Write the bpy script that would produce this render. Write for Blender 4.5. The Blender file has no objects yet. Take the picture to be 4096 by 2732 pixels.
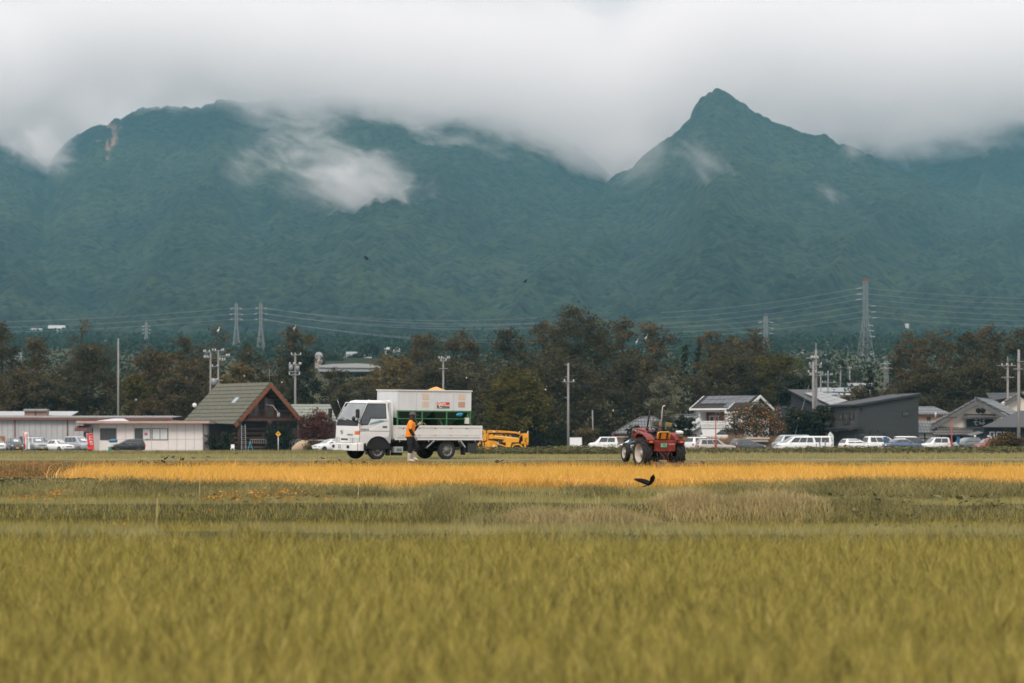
import bpy, bmesh, math, random
import numpy as np
from mathutils import Vector, Matrix
SC = bpy.context.scene
COL = SC.collection
R = math.radians
rng = np.random.default_rng(7)
random.seed(7)
# ------------------------------------------------------------------ camera
S = 11378.0          # focal length in photograph pixels (100 mm on a 36 mm wide frame, 4096 px)
HY = 1796.0          # horizon row in the photograph
EYE = 0.33           # eye height above the farm lane (z = 0)
cam_d = bpy.data.cameras.new('camera')
cam_d.sensor_width = 36.0
cam_d.lens = 100.0
cam_d.shift_y = (HY - 1366.0) / 4096.0
cam_d.clip_start = 0.5
cam_d.clip_end = 30000.0
cam_d.dof.use_dof = True
cam_d.dof.focus_distance = 97.0
cam_d.dof.aperture_fstop = 2.0
cam = bpy.data.objects.new('camera', cam_d)
cam.location = (0, 0, EYE)
cam.rotation_euler = (R(90), 0, 0)
COL.objects.link(cam)
SC.camera = cam
def P(px, py, D):
 """a point seen at photograph pixel (px, py), D metres away"""
 return Vector(((px - 2048.0) / S * D, D, EYE + (HY - py) / S * D))
def PX(px, D):
 return (px - 2048.0) / S * D
def PZ(py, D):
 return EYE + (HY - py) / S * D
# ------------------------------------------------------------------ world: overcast sky
SUN_EL, SUN_AZ = 46.0, 200.0     # behind the camera, a little to the left
world = bpy.data.worlds.new('World')
SC.world = world
world.use_nodes = True
nt = world.node_tree
nt.nodes.clear()
N = nt.nodes.new
out = N('ShaderNodeOutputWorld')
bg = N('ShaderNodeBackground')
bg.inputs['Strength'].default_value = 0.1
sky = N('ShaderNodeTexSky')
sky.sky_type = 'NISHITA'
sky.sun_disc = False
sky.sun_elevation = R(SUN_EL)
sky.sun_rotation = R(SUN_AZ)
tc = N('ShaderNodeTexCoord')
sep = N('ShaderNodeSeparateXYZ')
nt.links.new(tc.outputs['Generated'], sep.inputs[0])
ramp = N('ShaderNodeValToRGB')           # luminance of a cloud deck by elevation (sine)
cr = ramp.color_ramp
cr.interpolation = 'LINEAR'
els = cr.elements
els[0].position, els[0].color = 0.0, (0.48, 0.51, 0.54, 1)
els[1].position, els[1].color = 1.0, (1.40, 1.42, 1.45, 1)
for p, c in ((0.085, (0.68, 0.72, 0.77)), (0.105, (0.71, 0.76, 0.81)), (0.135, (0.71, 0.76, 0.81)), (0.155, (0.655, 0.705, 0.755)), (0.4, (0.95, 0.96, 0.98))):
 e = els.new(p)
 e.color = (*c, 1)
nt.links.new(sep.outputs['Z'], ramp.inputs[0])
mp = N('ShaderNodeMapping')
mp.inputs['Scale'].default_value = (5, 5, 16)
nt.links.new(tc.outputs['Generated'], mp.inputs[0])
ns = N('ShaderNodeTexNoise')
ns.inputs['Scale'].default_value = 1.6
ns.inputs['Detail'].default_value = 4
ns.inputs['Roughness'].default_value = 0.45
nt.links.new(mp.outputs[0], ns.inputs['Vector'])
mr = N('ShaderNodeMapRange')
mr.inputs['From Min'].default_value = 0.3
mr.inputs['From Max'].default_value = 0.7
mr.inputs['To Min'].default_value = 9.0
mr.inputs['To Max'].default_value = 10.6
nt.links.new(ns.outputs['Fac'], mr.inputs['Value'])
mul = N('ShaderNodeVectorMath')
mul.operation = 'SCALE'
nt.links.new(ramp.outputs['Color'], mul.inputs[0])
nt.links.new(mr.outputs[0], mul.inputs['Scale'])
mix = N('ShaderNodeMixRGB')
mix.inputs[0].default_value = 0.93       # the deck lets little of the blue through
nt.links.new(sky.outputs[0], mix.inputs[1])
nt.links.new(mul.outputs[0], mix.inputs[2])
nt.links.new(mix.outputs[0], bg.inputs[0])
nt.links.new(bg.outputs[0], out.inputs[0])
sun_d = bpy.data.lights.new('sun', 'SUN')
sun_d.energy = 2.3
sun_d.angle = R(22)
sun_d.color = (1.0, 0.93, 0.84)
sun = bpy.data.objects.new('sun', sun_d)
_az = R(SUN_AZ)
_d = Vector((math.sin(_az) * math.cos(R(SUN_EL)), math.cos(_az) * math.cos(R(SUN_EL)), math.sin(R(SUN_EL))))
sun.rotation_euler = (-_d).to_track_quat('-Z', 'Y').to_euler()
COL.objects.link(sun)
# ------------------------------------------------------------------ exposure and sampling
SC.view_settings.view_transform = 'Standard'
SC.view_settings.look = 'None'
SC.view_settings.exposure = 0.0
SC.view_settings.gamma = 1.0
cy = SC.cycles
cy.max_bounces = 10
cy.diffuse_bounces = 3
cy.glossy_bounces = 2
cy.transmission_bounces = 3
cy.transparent_max_bounces = 8
cy.volume_bounces = 8
cy.use_denoising = True
cy.denoiser = 'OPENIMAGEDENOISE'
cy.use_adaptive_sampling = False
cy.volume_step_rate = 1.0
cy.volume_max_steps = 256
cy.caustics_reflective = False
cy.caustics_refractive = False
cy.sample_clamp_indirect = 4.0
# ------------------------------------------------------------------ helpers: materials
MATS = {}
def mat(name, col, rough=0.6, metal=0.0, var=0.0, scale=6.0, col2=None, spec=0.5, bump=0.0, bscale=40.0, coat=0.0, trans=0.0, stretch=None, island=0.0):
 """a Principled material whose colour wanders between COL and COL2 (or darker and lighter by VAR) over noise"""
 if name in MATS:
  return MATS[name]
 m = bpy.data.materials.new(name)
 m.use_nodes = True
 t = m.node_tree
 b = t.nodes['Principled BSDF']
 b.inputs['Roughness'].default_value = rough
 b.inputs['Metallic'].default_value = metal
 b.inputs['Specular IOR Level'].default_value = spec
 b.inputs['Coat Weight'].default_value = coat
 c = (*col, 1)
 b.inputs['Base Color'].default_value = c
 if var > 0 or col2 is not None:
  tcn = t.nodes.new('ShaderNodeTexCoord')
  src = tcn.outputs['Object']
  if stretch:
   mpn = t.nodes.new('ShaderNodeMapping')
   mpn.inputs['Scale'].default_value = stretch
   t.links.new(src, mpn.inputs[0])
   src = mpn.outputs[0]
  n = t.nodes.new('ShaderNodeTexNoise')
  n.inputs['Scale'].default_value = scale
  n.inputs['Detail'].default_value = 5
  n.inputs['Roughness'].default_value = 0.6
  t.links.new(src, n.inputs['Vector'])
  fac = n.outputs['Fac']
  if island > 0:
   ge = t.nodes.new('ShaderNodeNewGeometry')
   mx = t.nodes.new('ShaderNodeMix')
   mx.inputs[0].default_value = island
   t.links.new(fac, mx.inputs[2])
   t.links.new(ge.outputs['Random Per Island'], mx.inputs[3])
   fac = mx.outputs[0]
  r = t.nodes.new('ShaderNodeValToRGB')
  e = r.color_ramp.elements
  a, z = (col, col2) if col2 is not None else ([x * (1 - var) for x in col], [min(1, x * (1 + var)) for x in col])
  e[0].position, e[0].color = 0.3, (*a, 1)
  e[1].position, e[1].color = 0.7, (*z, 1)
  if island > 0.3:
   e[0].position, e[1].position = 0.15, 0.85
  t.links.new(fac, r.inputs[0])
  t.links.new(r.outputs[0], b.inputs['Base Color'])
  if bump > 0:
   bn = t.nodes.new('ShaderNodeBump')
   bn.inputs['Strength'].default_value = bump
   n2 = t.nodes.new('ShaderNodeTexNoise')
   n2.inputs['Scale'].default_value = bscale
   t.links.new(src, n2.inputs['Vector'])
   t.links.new(n2.outputs['Fac'], bn.inputs['Height'])
   t.links.new(bn.outputs[0], b.inputs['Normal'])
 if trans > 0:
  tr = t.nodes.new('ShaderNodeBsdfTranslucent')
  ms = t.nodes.new('ShaderNodeMixShader')
  ms.inputs[0].default_value = trans
  o = t.nodes['Material Output']
  if b.inputs['Base Color'].is_linked:
   t.links.new(b.inputs['Base Color'].links[0].from_socket, tr.inputs[0])
  else:
   tr.inputs[0].default_value = c
  t.links.new(b.outputs[0], ms.inputs[1])
  t.links.new(tr.outputs[0], ms.inputs[2])
  t.links.new(ms.outputs[0], o.inputs['Surface'])
 MATS[name] = m
 return m
# ------------------------------------------------------------------ helpers: objects
def tag(o, label=None, cat=None, group=None, kind=None):
 if label:
  o['label'] = label
 if cat:
  o['category'] = cat
 if group:
  o['group'] = group
 if kind:
  o['kind'] = kind
 return o
def thing(name, label, cat, loc=(0, 0, 0), rz=0.0, group=None):
 o = bpy.data.objects.new(name, None)
 o.empty_display_size = 0.2
 COL.objects.link(o)
 o.location = loc
 o.rotation_euler = (0, 0, rz)
 return tag(o, label, cat, group)
def copy_tree(o, parent=None):
 c = o.copy()
 COL.objects.link(c)
 if parent is not None:
  c.parent = parent
 for ch in list(o.children):
  copy_tree(ch, c)
 return c
def link_mesh(name, me, material, parent=None):
 o = bpy.data.objects.new(name, me)
 if material is not None:
  me.materials.append(material)
 COL.objects.link(o)
 if parent is not None:
  o.parent = parent
 return o
def np_mesh(name, verts, faces, nper, smooth=False):
 """mesh from numpy arrays; FACES flat vertex indices, NPER vertices per face (int or array)"""
 me = bpy.data.meshes.new(name)
 verts = np.ascontiguousarray(verts, dtype=np.float32)
 faces = np.ascontiguousarray(faces, dtype=np.int32).ravel()
 me.vertices.add(len(verts))
 me.vertices.foreach_set('co', verts.ravel())
 nf = len(faces) // nper
 me.loops.add(len(faces))
 me.loops.foreach_set('vertex_index', faces)
 me.polygons.add(nf)
 me.polygons.foreach_set('loop_start', np.arange(nf, dtype=np.int32) * nper)
 me.polygons.foreach_set('loop_total', np.full(nf, nper, dtype=np.int32))
 if smooth:
  me.polygons.foreach_set('use_smooth', np.ones(nf, dtype=bool))
 me.update(calc_edges=True)
 return me
class MB:
 """collects shapes and links them as ONE mesh object"""
 def __init__(self):
  self.v, self.f, self.s = [], [], []
 def add(self, vs, fs, smooth=False):
  n = len(self.v)
  self.v += [tuple(p) for p in vs]
  self.f += [tuple(i + n for i in f) for f in fs]
  self.s += [smooth] * len(fs)
  return self
 def box(self, x0, x1, y0, y1, z0, z1, M=None):
  vs = [Vector((x, y, z)) for z in (z0, z1) for y in (y0, y1) for x in (x0, x1)]
  if M is not None:
   vs = [M @ p for p in vs]
  return self.add(vs, [(0, 2, 3, 1), (4, 5, 7, 6), (0, 1, 5, 4), (2, 6, 7, 3), (0, 4, 6, 2), (1, 3, 7, 5)])
 def cbox(self, c, s, rot=None):
  """box by centre and size, turned by the Euler ROT"""
  M = Matrix.Translation(c)
  if rot is not None:
   from mathutils import Euler
   M = M @ Euler(rot).to_matrix().to_4x4()
  return self.box(-s[0] / 2, s[0] / 2, -s[1] / 2, s[1] / 2, -s[2] / 2, s[2] / 2, M)
 def bar(self, a, b, w, h=None):
  """square bar from A to B"""
  a, b = Vector(a), Vector(b)
  h = h or w
  d = (b - a)
  L = d.length
  q = d.to_track_quat('X', 'Z').to_matrix().to_4x4()
  M = Matrix.Translation(a) @ q
  return self.box(0, L, -w / 2, w / 2, -h / 2, h / 2, M)
 def tube(self, pts, r, n=8, caps=True):
  pts = [Vector(p) for p in pts]
  rs = r if isinstance(r, (list, tuple)) else [r] * len(pts)
  base = len(self.v)
  vs, fs = [], []
  up = None
  for i, p in enumerate(pts):
   d = (pts[min(i + 1, len(pts) - 1)] - pts[max(i - 1, 0)]).normalized()
   if up is None:
    up = Vector((0, 0, 1)) if abs(d.z) < 0.9 else Vector((1, 0, 0))
   a = d.cross(up)
   a = a.normalized() if a.length > 1e-6 else Vector((1, 0, 0))
   b2 = a.cross(d).normalized()
   up = b2
   for k in range(n):
    t = 2 * math.pi * k / n
    vs.append(p + (a * math.cos(t) + b2 * math.sin(t)) * rs[i])
  for i in range(len(pts) - 1):
   for k in range(n):
    k2 = (k + 1) % n
    fs.append((i * n + k, i * n + k2, (i + 1) * n + k2, (i + 1) * n + k))
  self.add(vs, fs, True)
  if caps:
   m = len(pts) - 1
   self.f.append(tuple(base + k for k in range(n - 1, -1, -1)))
   self.f.append(tuple(base + m * n + k for k in range(n)))
   self.s += [False, False]
  return self
 def lathe(self, prof, c=(0, 0, 0), axis='Z', n=20):
  """profile [(radius, along)] turned about AXIS through C"""
  vs, fs = [], []
  for (r, h) in prof:
   for k in range(n):
    t = 2 * math.pi * k / n
    a, b = r * math.cos(t), r * math.sin(t)
    p = {'Z': (a, b, h), 'Y': (a, h, b), 'X': (h, a, b)}[axis]
    vs.append((p[0] + c[0], p[1] + c[1], p[2] + c[2]))
  for i in range(len(prof) - 1):
   for k in range(n):
    k2 = (k + 1) % n
    fs.append((i * n + k, i * n + k2, (i + 1) * n + k2, (i + 1) * n + k))
  self.add(vs, fs, True)
  return self
 def prism(self, poly, y0, y1, plane='XZ', M=None):
  """extrude a 2-D outline along the third axis"""
  n = len(poly)
  vs = []
  for y in (y0, y1):
   for (a, b) in poly:
    p = {'XZ': (a, y, b), 'YZ': (y, a, b), 'XY': (a, b, y)}[plane]
    vs.append(Vector(p) if M is None else M @ Vector(p))
  fs = [tuple(range(n)), tuple(range(2 * n - 1, n - 1, -1))]
  for i in range(n):
   j = (i + 1) % n
   fs.append((i, i + n, j + n, j))
  return self.add(vs, fs)
 def loft(self, rings, caps=True, smooth=False, closed=True):
  """rings: lists of equally many points"""
  n = len(rings[0])
  vs = [p for r in rings for p in r]
  fs = []
  for i in range(len(rings) - 1):
   for k in range(n if closed else n - 1):
    k2 = (k + 1) % n
    fs.append((i * n + k, i * n + k2, (i + 1) * n + k2, (i + 1) * n + k))
  base = len(self.v)
  self.add(vs, fs, smooth)
  if caps:
   m = (len(rings) - 1) * n
   self.f.append(tuple(base + k for k in range(n - 1, -1, -1)))
   self.f.append(tuple(base + m + k for k in range(n)))
   self.s += [False, False]
  return self
 def slab(self, a, b, c, d, t):
  """a board of thickness T whose outer face is the quad a, b, c, d"""
  a, b, c, d = map(Vector, (a, b, c, d))
  nrm = (b - a).cross(d - a).normalized() * t
  q = [a, b, c, d, a - nrm, b - nrm, c - nrm, d - nrm]
  return self.add(q, [(0, 1, 2, 3), (7, 6, 5, 4), (0, 4, 5, 1), (1, 5, 6, 2), (2, 6, 7, 3), (3, 7, 4, 0)])
 def build(self, name, material, parent=None, bevel=0.0, seg=2, subsurf=0, fix=True):
  me = bpy.data.meshes.new(name)
  me.from_pydata([tuple(p) for p in self.v], [], self.f)
  me.polygons.foreach_set('use_smooth', self.s)
  if fix or bevel > 0:
   bm = bmesh.new()
   bm.from_mesh(me)
   if bevel > 0:
    bmesh.ops.remove_doubles(bm, verts=bm.verts, dist=1e-5)
   bmesh.ops.recalc_face_normals(bm, faces=bm.faces)
   if bevel > 0:
    ed = [e for e in bm.edges if len(e.link_faces) == 2 and e.calc_face_angle(0) > 0.5]
    try:
     bmesh.ops.bevel(bm, geom=ed, offset=bevel, segments=seg, affect='EDGES', profile=0.5, clamp_overlap=True)
    except Exception:
     pass
   bm.to_mesh(me)
   bm.free()
  me.update()
  o = link_mesh(name, me, material, parent)
  if subsurf:
   md = o.modifiers.new('smooth', 'SUBSURF')
   md.levels = md.render_levels = subsurf
  return o
def text_mesh(name, body, size, material, parent, loc, rot, depth=0.004, align='CENTER', sx=1.0, shear=0.0, bold=0.0):
 """writing as a thin solid mesh"""
 cu = bpy.data.curves.new(name, 'FONT')
 cu.body = body
 cu.size = size
 cu.align_x = align
 cu.align_y = 'CENTER'
 cu.extrude = depth
 cu.offset = bold
 cu.shear = shear
 o = bpy.data.objects.new(name, cu)
 COL.objects.link(o)
 dg = bpy.context.evaluated_depsgraph_get()
 me = bpy.data.meshes.new_from_object(o.evaluated_get(dg))
 bpy.data.objects.remove(o)
 o = bpy.data.objects.new(name, me)
 me.materials.clear()
 me.materials.append(material)
 COL.objects.link(o)
 o.parent = parent
 o.location = loc
 o.rotation_euler = rot
 o.scale = (sx, 1, 1)
 return o
# ------------------------------------------------------------------ helpers: numpy noise
def _hash2(ix, iy, seed):
 h = (ix.astype(np.int64) * 374761393 + iy.astype(np.int64) * 668265263 + seed * 982451653) & 0x7FFFFFFF
 h = ((h ^ (h >> 13)) * 1274126177) & 0x7FFFFFFF
 return ((h ^ (h >> 16)) & 0xFFFFFF) / float(0x1000000)
def vnoise(x, y, seed=0):
 ix, iy = np.floor(x), np.floor(y)
 fx, fy = x - ix, y - iy
 fx, fy = fx * fx * (3 - 2 * fx), fy * fy * (3 - 2 * fy)
 a, b = _hash2(ix, iy, seed), _hash2(ix + 1, iy, seed)
 c, d = _hash2(ix, iy + 1, seed), _hash2(ix + 1, iy + 1, seed)
 return (a * (1 - fx) + b * fx) * (1 - fy) + (c * (1 - fx) + d * fx) * fy
def fbm(x, y, oct=4, seed=0, gain=0.5):
 s, a, t = 0, 1.0, 0
 for o in range(oct):
  s = s + a * vnoise(x * 2 ** o, y * 2 ** o, seed + o * 17)
  t += a
  a *= gain
 return s / t
def sstep(a, b, x):
 t = np.clip((x - a) / (b - a), 0, 1)
 return t * t * (3 - 2 * t)
# ================================================================== shared paints, glass, rubber, metal
m_white = mat('white_paint', (0.72, 0.71, 0.69), 0.3, col2=(0.81, 0.81, 0.80), scale=1.6, coat=0.4)
m_bedwhite = mat('bed_paint', (0.66, 0.63, 0.60), 0.45, col2=(0.72, 0.70, 0.675), scale=4)
m_black = mat('black_plastic', (0.015, 0.015, 0.017), 0.5)
m_under = mat('chassis_black', (0.012, 0.012, 0.012), 0.8, var=0.3, scale=5)
m_glass = mat('tinted_glass', (0.045, 0.052, 0.056), 0.06, col2=(0.085, 0.095, 0.10), scale=1.4, spec=0.8, coat=0.3)  # noise in the pane colour stands in for reflections
m_wind = mat('windscreen_glass', (0.15, 0.165, 0.17), 0.08, col2=(0.26, 0.28, 0.285), scale=1.1, spec=0.8, coat=0.4)  # grey and noise in the colour imitate the reflected sky
m_chrome = mat('bright_metal', (0.62, 0.62, 0.62), 0.28, metal=0.9, var=0.1)
m_tyre = mat('tyre_rubber', (0.018, 0.017, 0.016), 0.85, var=0.35, scale=9)
m_rim = mat('grey_rim', (0.15, 0.145, 0.135), 0.55, metal=0.1, var=0.25, scale=8)
m_lens = mat('lamp_lens', (0.58, 0.58, 0.56), 0.12, var=0.12, scale=14, coat=0.8)
m_amber = mat('amber_lens', (0.75, 0.13, 0.01), 0.2, coat=0.5)
m_redlens = mat('red_lens', (0.42, 0.012, 0.012), 0.2, coat=0.5)
m_plate = mat('number_plate', (0.75, 0.76, 0.74), 0.5)
m_ink = mat('plate_ink', (0.02, 0.07, 0.04), 0.6)
m_rubber = mat('seal_rubber', (0.03, 0.03, 0.03), 0.7)
m_gap = mat('panel_gap', (0.16, 0.16, 0.16), 0.8)
m_teal = mat('teal_decal', (0.10, 0.32, 0.40), 0.4)
m_teal2 = mat('pale_teal_decal', (0.38, 0.52, 0.56), 0.4)
m_greytext = mat('grey_lettering', (0.16, 0.16, 0.17), 0.4)
m_galv = mat('galvanised_sheet', (0.59, 0.595, 0.60), 0.45, col2=(0.68, 0.685, 0.69), scale=3.0, stretch=(1, 1, 0.25))
m_green = mat('green_frame', (0.045, 0.17, 0.065), 0.5, var=0.25, scale=7)
m_dkgreen = mat('dark_green_hopper', (0.020, 0.055, 0.030), 0.6, var=0.3, scale=3)
m_grain = mat('unhusked_grain', (0.60, 0.30, 0.085), 0.95, col2=(0.72, 0.40, 0.14), scale=60, bump=0.6, bscale=120)
# ================================================================== the ground
def ground_z(X, D):
 """terrain: three sunken paddies with grassy levees, rice field, lane level, plain, rising fan"""
 X, D = np.asarray(X, float), np.asarray(D, float)
 w = (vnoise(X * 0.07 + 9, D * 0 + 3, 5) - 0.5) * 1.6      # levees wander
 d = D + w
 z = np.interp(d, [-30, 41.5, 42.6, 43.6, 44.6, 53.3, 54.3, 55.4, 56.4, 69.6, 70.7, 71.6, 72.4, 90.5, 92.2, 94.5, 104, 150, 420, 1000, 2000, 2600, 9000],
     [-1.28, -1.28, -0.95, -0.93, -1.17, -1.15, -.72, -.72, -1.0, -0.98, -0.74, -0.74, -0.86, -0.74, -0.16, -0.07, -0.02, 0, 0, 26, 72, 105, 105])
 z = z + (fbm(X * 0.5, D * 0.5, 3, 3) - 0.5) * 0.10 * (D < 100) * (D > 0) * 1.0
 return z
_D = np.concatenate([np.arange(-12, 40, 1.0), np.arange(40, 110, 0.35), np.arange(110, 440, 10), np.geomspace(440, 9000, 40)])
_s = np.linspace(-1, 1, 161)
_X = _s[None, :] * (0.3 * np.abs(_D)[:, None] + 22)
_Y = np.repeat(_D[:, None], len(_s), 1)
_Z = ground_z(_X, _Y)
_v = np.stack([_X, _Y, _Z], -1).reshape(-1, 3)
_i = np.arange(len(_D) * len(_s)).reshape(len(_D), len(_s))
_f = np.stack([_i[:-1, :-1], _i[:-1, 1:], _i[1:, 1:], _i[1:, :-1]], -1)
me = np_mesh('ground', _v, _f, 4, True)
m_ground = mat('soil_and_turf', (0.055, 0.05, 0.018), 0.95, var=0.35, scale=0.8, spec=0.1, bump=0.4, bscale=8)
tag(link_mesh('ground', me, m_ground), 'olive turf and soil of the paddies and plain', 'ground', kind='structure')
# farm lane: a strip of pale gravel concrete with two wheel tracks
lm = MB()
xs = np.linspace(-60, 60, 121)
for i in range(len(xs) - 1):
 a, b = xs[i], xs[i + 1]
 def yl(x): return 97.4 + 0.25 * math.sin(x * 0.21)
 q = [(a, yl(a) - 1.7), (b, yl(b) - 1.7), (b, yl(b) + 1.7), (a, yl(a) + 1.7)]
 lm.add([(x, y, -0.02) for x, y in q] + [(x, y, -0.25) for x, y in q], [(0, 1, 2, 3), (0, 4, 5, 1), (2, 6, 7, 3)])
m_lane = mat('pale_lane', (0.34, 0.31, 0.25), 0.95, col2=(0.22, 0.20, 0.13), scale=0.7, spec=0.05)
tag(lm.build('farm_lane', m_lane), 'pale concrete farm lane between rice and meadow', 'lane', kind='structure')
# car park gravel behind the weeds
pk = MB()
pk.add([(-75, 326, 0.02), (75, 326, 0.02), (90, 372, 0.02), (-90, 372, 0.02)], [(0, 1, 2, 3)])
m_gravel = mat('car_park_gravel', (0.22, 0.20, 0.17), 0.95, var=0.2, scale=0.6)
tag(pk.build('car_park', m_gravel), 'grey gravel car park in front of the village houses', 'car park', kind='structure')
# ================================================================== mountains
def pts_curve(pts, u):
 a = np.array(pts, float)
 return np.interp(u, a[:, 0], a[:, 1])
SKY_MAIN = [(-1400, 700), (-800, 640), (-300, 600), (0, 550), (90, 600), (150, 655), (185, 690), (225, 620), (260, 585), (330, 545), (420, 495), (500, 470), (560, 450), (640, 440), (740, 432), (820, 425), (900, 412), (1100, 405), (1300, 400),
   (1500, 405), (1700, 420), (1850, 440), (2000, 465), (2150, 515), (2300, 590), (2400, 665), (2450, 715), (2600, 840), (2900, 1000), (3500, 1150), (5600, 1250)]
SKY_PEAK = [(-1400, 1500), (1700, 1330), (2000, 1150), (2200, 950), (2350, 820), (2440, 738), (2520, 690), (2600, 622), (2700, 540), (2750, 488), (2795, 420), (2840, 389), (2880, 380), (2920, 388), (2965, 414), (3030, 458), (3080, 488), (3150, 515),
   (3300, 560), (3450, 620), (3600, 690), (3900, 800), (4300, 900), (5600, 1100)]
SKY_EAST = [(-1400, 1500), (2400, 1300), (2800, 800), (3000, 560), (3150, 530), (3300, 510), (3600, 520), (3800, 500), (4000, 450), (4200, 400), (4600, 420), (5600, 500)]
SKY_WEST = [(-1400, 480), (-600, 500), (-200, 540), (0, 548), (90, 590), (160, 640), (250, 640), (400, 620), (600, 700), (5600, 1400)]
def build_slope(name, label, sky, Dr, D0, expo, u0, u1, du, nd, seed, gully, back=500):
 u = np.arange(u0, u1, du)
 yr = pts_curve(sky, u)
 yr = yr + (fbm(u / 70.0, u * 0 + seed, 4, seed + 5) - 0.5) * 34
 k = np.ones(5) / 5
 yr = np.convolve(np.pad(yr, 2, 'edge'), k, 'valid')
 Drw = Dr + 260 * (fbm(u / 500.0, u * 0 + seed, 3, seed) - 0.5) * 2
 zr = EYE + (HY - yr) / S * Drw
 t = np.linspace(0, 1, nd)
 # rows beyond the crest fall away behind it
 tb = np.linspace(0, 1, 14)[1:]
 D = np.concatenate([D0 + (Drw[None, :] - D0) * t[:, None], Drw[None, :] + back * tb[:, None]], 0)
 T = np.concatenate([np.repeat(t[:, None], len(u), 1), np.ones((len(tb), len(u)))], 0)
 X = (u[None, :] - 2048) / S * D
 zp = np.interp(D, [0, 420, 1000, 2000, 2600, 9000], [0, 0, 26, 72, 105, 105]) - 3
 zb = zp[0] + (zr[None, :] - zp[0]) * T ** expo
 # spurs and gullies running downhill
 U = u[None, :] / 1.0
 q = fbm((U - (T - 0.5) * 620) / 520.0 + seed, T * 1.5 + 2, 4, seed + 40, 0.42)
 rid = 1 - np.abs(2 * q - 1) * 1.6
 q2 = fbm((U + T * 500) / 210.0 + seed, T * 3.5 + 5, 3, seed + 60, 0.4)
 rid2 = 1 - np.abs(2 * q2 - 1) * 1.6
 env = np.sin(np.pi * np.clip(T, 0, 1)) ** 0.7
 z = zb + gully * env * (rid - 0.6) + 0.36 * gully * env * (rid2 - 0.6)
 z[len(t):] -= (tb[:, None] * back * 0.55)
 # tree crowns: jittered-cell domes
 cx, cy_ = X / 8.5, D / 15.0
 ix, iy = np.floor(cx), np.floor(cy_)
 best = np.full(X.shape, 9.0)
 hb = np.zeros(X.shape)
 for ox in (-1, 0, 1):
  for oy in (-1, 0, 1):
   jx, jy = ix + ox, iy + oy
   rx = jx + _hash2(jx, jy, seed)
   ry = jy + _hash2(jx, jy, seed + 7)
   dd = np.hypot(cx - rx, cy_ - ry)
   hh = 0.55 + 0.9 * _hash2(jx, jy, seed + 13)
   val = hh * np.sqrt(np.clip(1.0 - (dd / 0.85) ** 2, 0, 1))
   sel = val > hb
   hb = np.where(sel, val, hb)
 stand = fbm(X / 130.0, D / 190.0, 3, seed + 90)
 bare = np.zeros(X.shape)
 if name == 'mountain':
  yy = HY - (z - EYE) / D * S
  uu = np.repeat(u[None, :], len(D), 0)
  n1 = fbm(uu / 11.0, yy / 24.0, 5, 3, 0.6)
  for (ax, ay, rx_, ry_) in ((448, 515, 34, 18), (452, 565, 15, 60), (398, 572, 22, 12), (430, 610, 10, 44), (482, 505, 9, 24)):
   g = 1 - np.hypot((uu - ax) / rx_, (yy - ay) / ry_)
   bare = np.maximum(bare, 0.8 * sstep(0.0, 0.6, g * 0.8 + (n1 - 0.5) * 2.2))
 z = z + hb * (3.2 + 3.8 * stand) * (1 - 0.9 * bare)
 v = np.stack([X, D, z], -1).reshape(-1, 3)
 nr = D.shape[0]
 i = np.arange(nr * len(u)).reshape(nr, len(u))
 f = np.stack([i[:-1, :-1], i[:-1, 1:], i[1:, 1:], i[1:, :-1]], -1)
 me = np_mesh(name, v, f, 4, True)
 at = me.attributes.new('bare', 'FLOAT', 'POINT')
 at.data.foreach_set('value', bare.astype(np.float32).ravel())
 o = link_mesh(name, me, m_forest)
 return tag(o, label, 'mountain', kind='structure')
m_forest = bpy.data.materials.new('mountain_forest')
m_forest.use_nodes = True
_t = m_forest.node_tree
_b = _t.nodes['Principled BSDF']
_b.inputs['Roughness'].default_value = 0.9
_b.inputs['Specular IOR Level'].default_value = 0.1
_g = _t.nodes.new('ShaderNodeNewGeometry')
_vo = _t.nodes.new('ShaderNodeTexVoronoi')
_vo.inputs['Scale'].default_value = 1 / 9.0
_t.links.new(_g.outputs['Position'], _vo.inputs['Vector'])
_no = _t.nodes.new('ShaderNodeTexNoise')
_no.inputs['Scale'].default_value = 1 / 260.0
_no.inputs['Detail'].default_value = 5
_t.links.new(_g.outputs['Position'], _no.inputs['Vector'])
_hs = _t.nodes.new('ShaderNodeSeparateColor')
_t.links.new(_vo.outputs['Color'], _hs.inputs[0])
_mx = _t.nodes.new('ShaderNodeMix')
_mx.inputs[0].default_value = 0.42
_t.links.new(_no.outputs['Fac'], _mx.inputs[2])
_t.links.new(_hs.outputs[0], _mx.inputs[3])
_cr = _t.nodes.new('ShaderNodeValToRGB')
_e = _cr.color_ramp.elements
_e[0].position, _e[0].color = 0.25, (0.002, 0.006, 0.006, 1)
_e[1].position, _e[1].color = 0.75, (0.032, 0.046, 0.024, 1)
_x = _e.new(0.5)
_x.color = (0.009, 0.018, 0.012, 1)
_t.links.new(_mx.outputs[0], _cr.inputs[0])
_at = _t.nodes.new('ShaderNodeAttribute')
_at.attribute_name = 'bare'
_m2 = _t.nodes.new('ShaderNodeMixRGB')
_t.links.new(_at.outputs['Fac'], _m2.inputs[0])
_t.links.new(_cr.outputs[0], _m2.inputs[1])
_m2.inputs[2].default_value = (0.24, 0.15, 0.10, 1)
_t.links.new(_m2.outputs[0], _b.inputs['Base Color'])
build_slope('mountain', 'forested main mountain under low cloud', SKY_MAIN, 5000, 1900, 1.35, -900, 3300, 4.6, 640, 14, 42)
build_slope('mountain_peak', 'pointed forested peak rising clear of the cloud', SKY_PEAK, 4350, 1900, 1.3, 1500, 5000, 4.6, 580, 23, 38)
build_slope('mountain_ridge', 'forested ridge fading into cloud behind the peak', SKY_EAST, 5500, 3000, 1.3, 2500, 5100, 8, 260, 37, 60)
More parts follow.
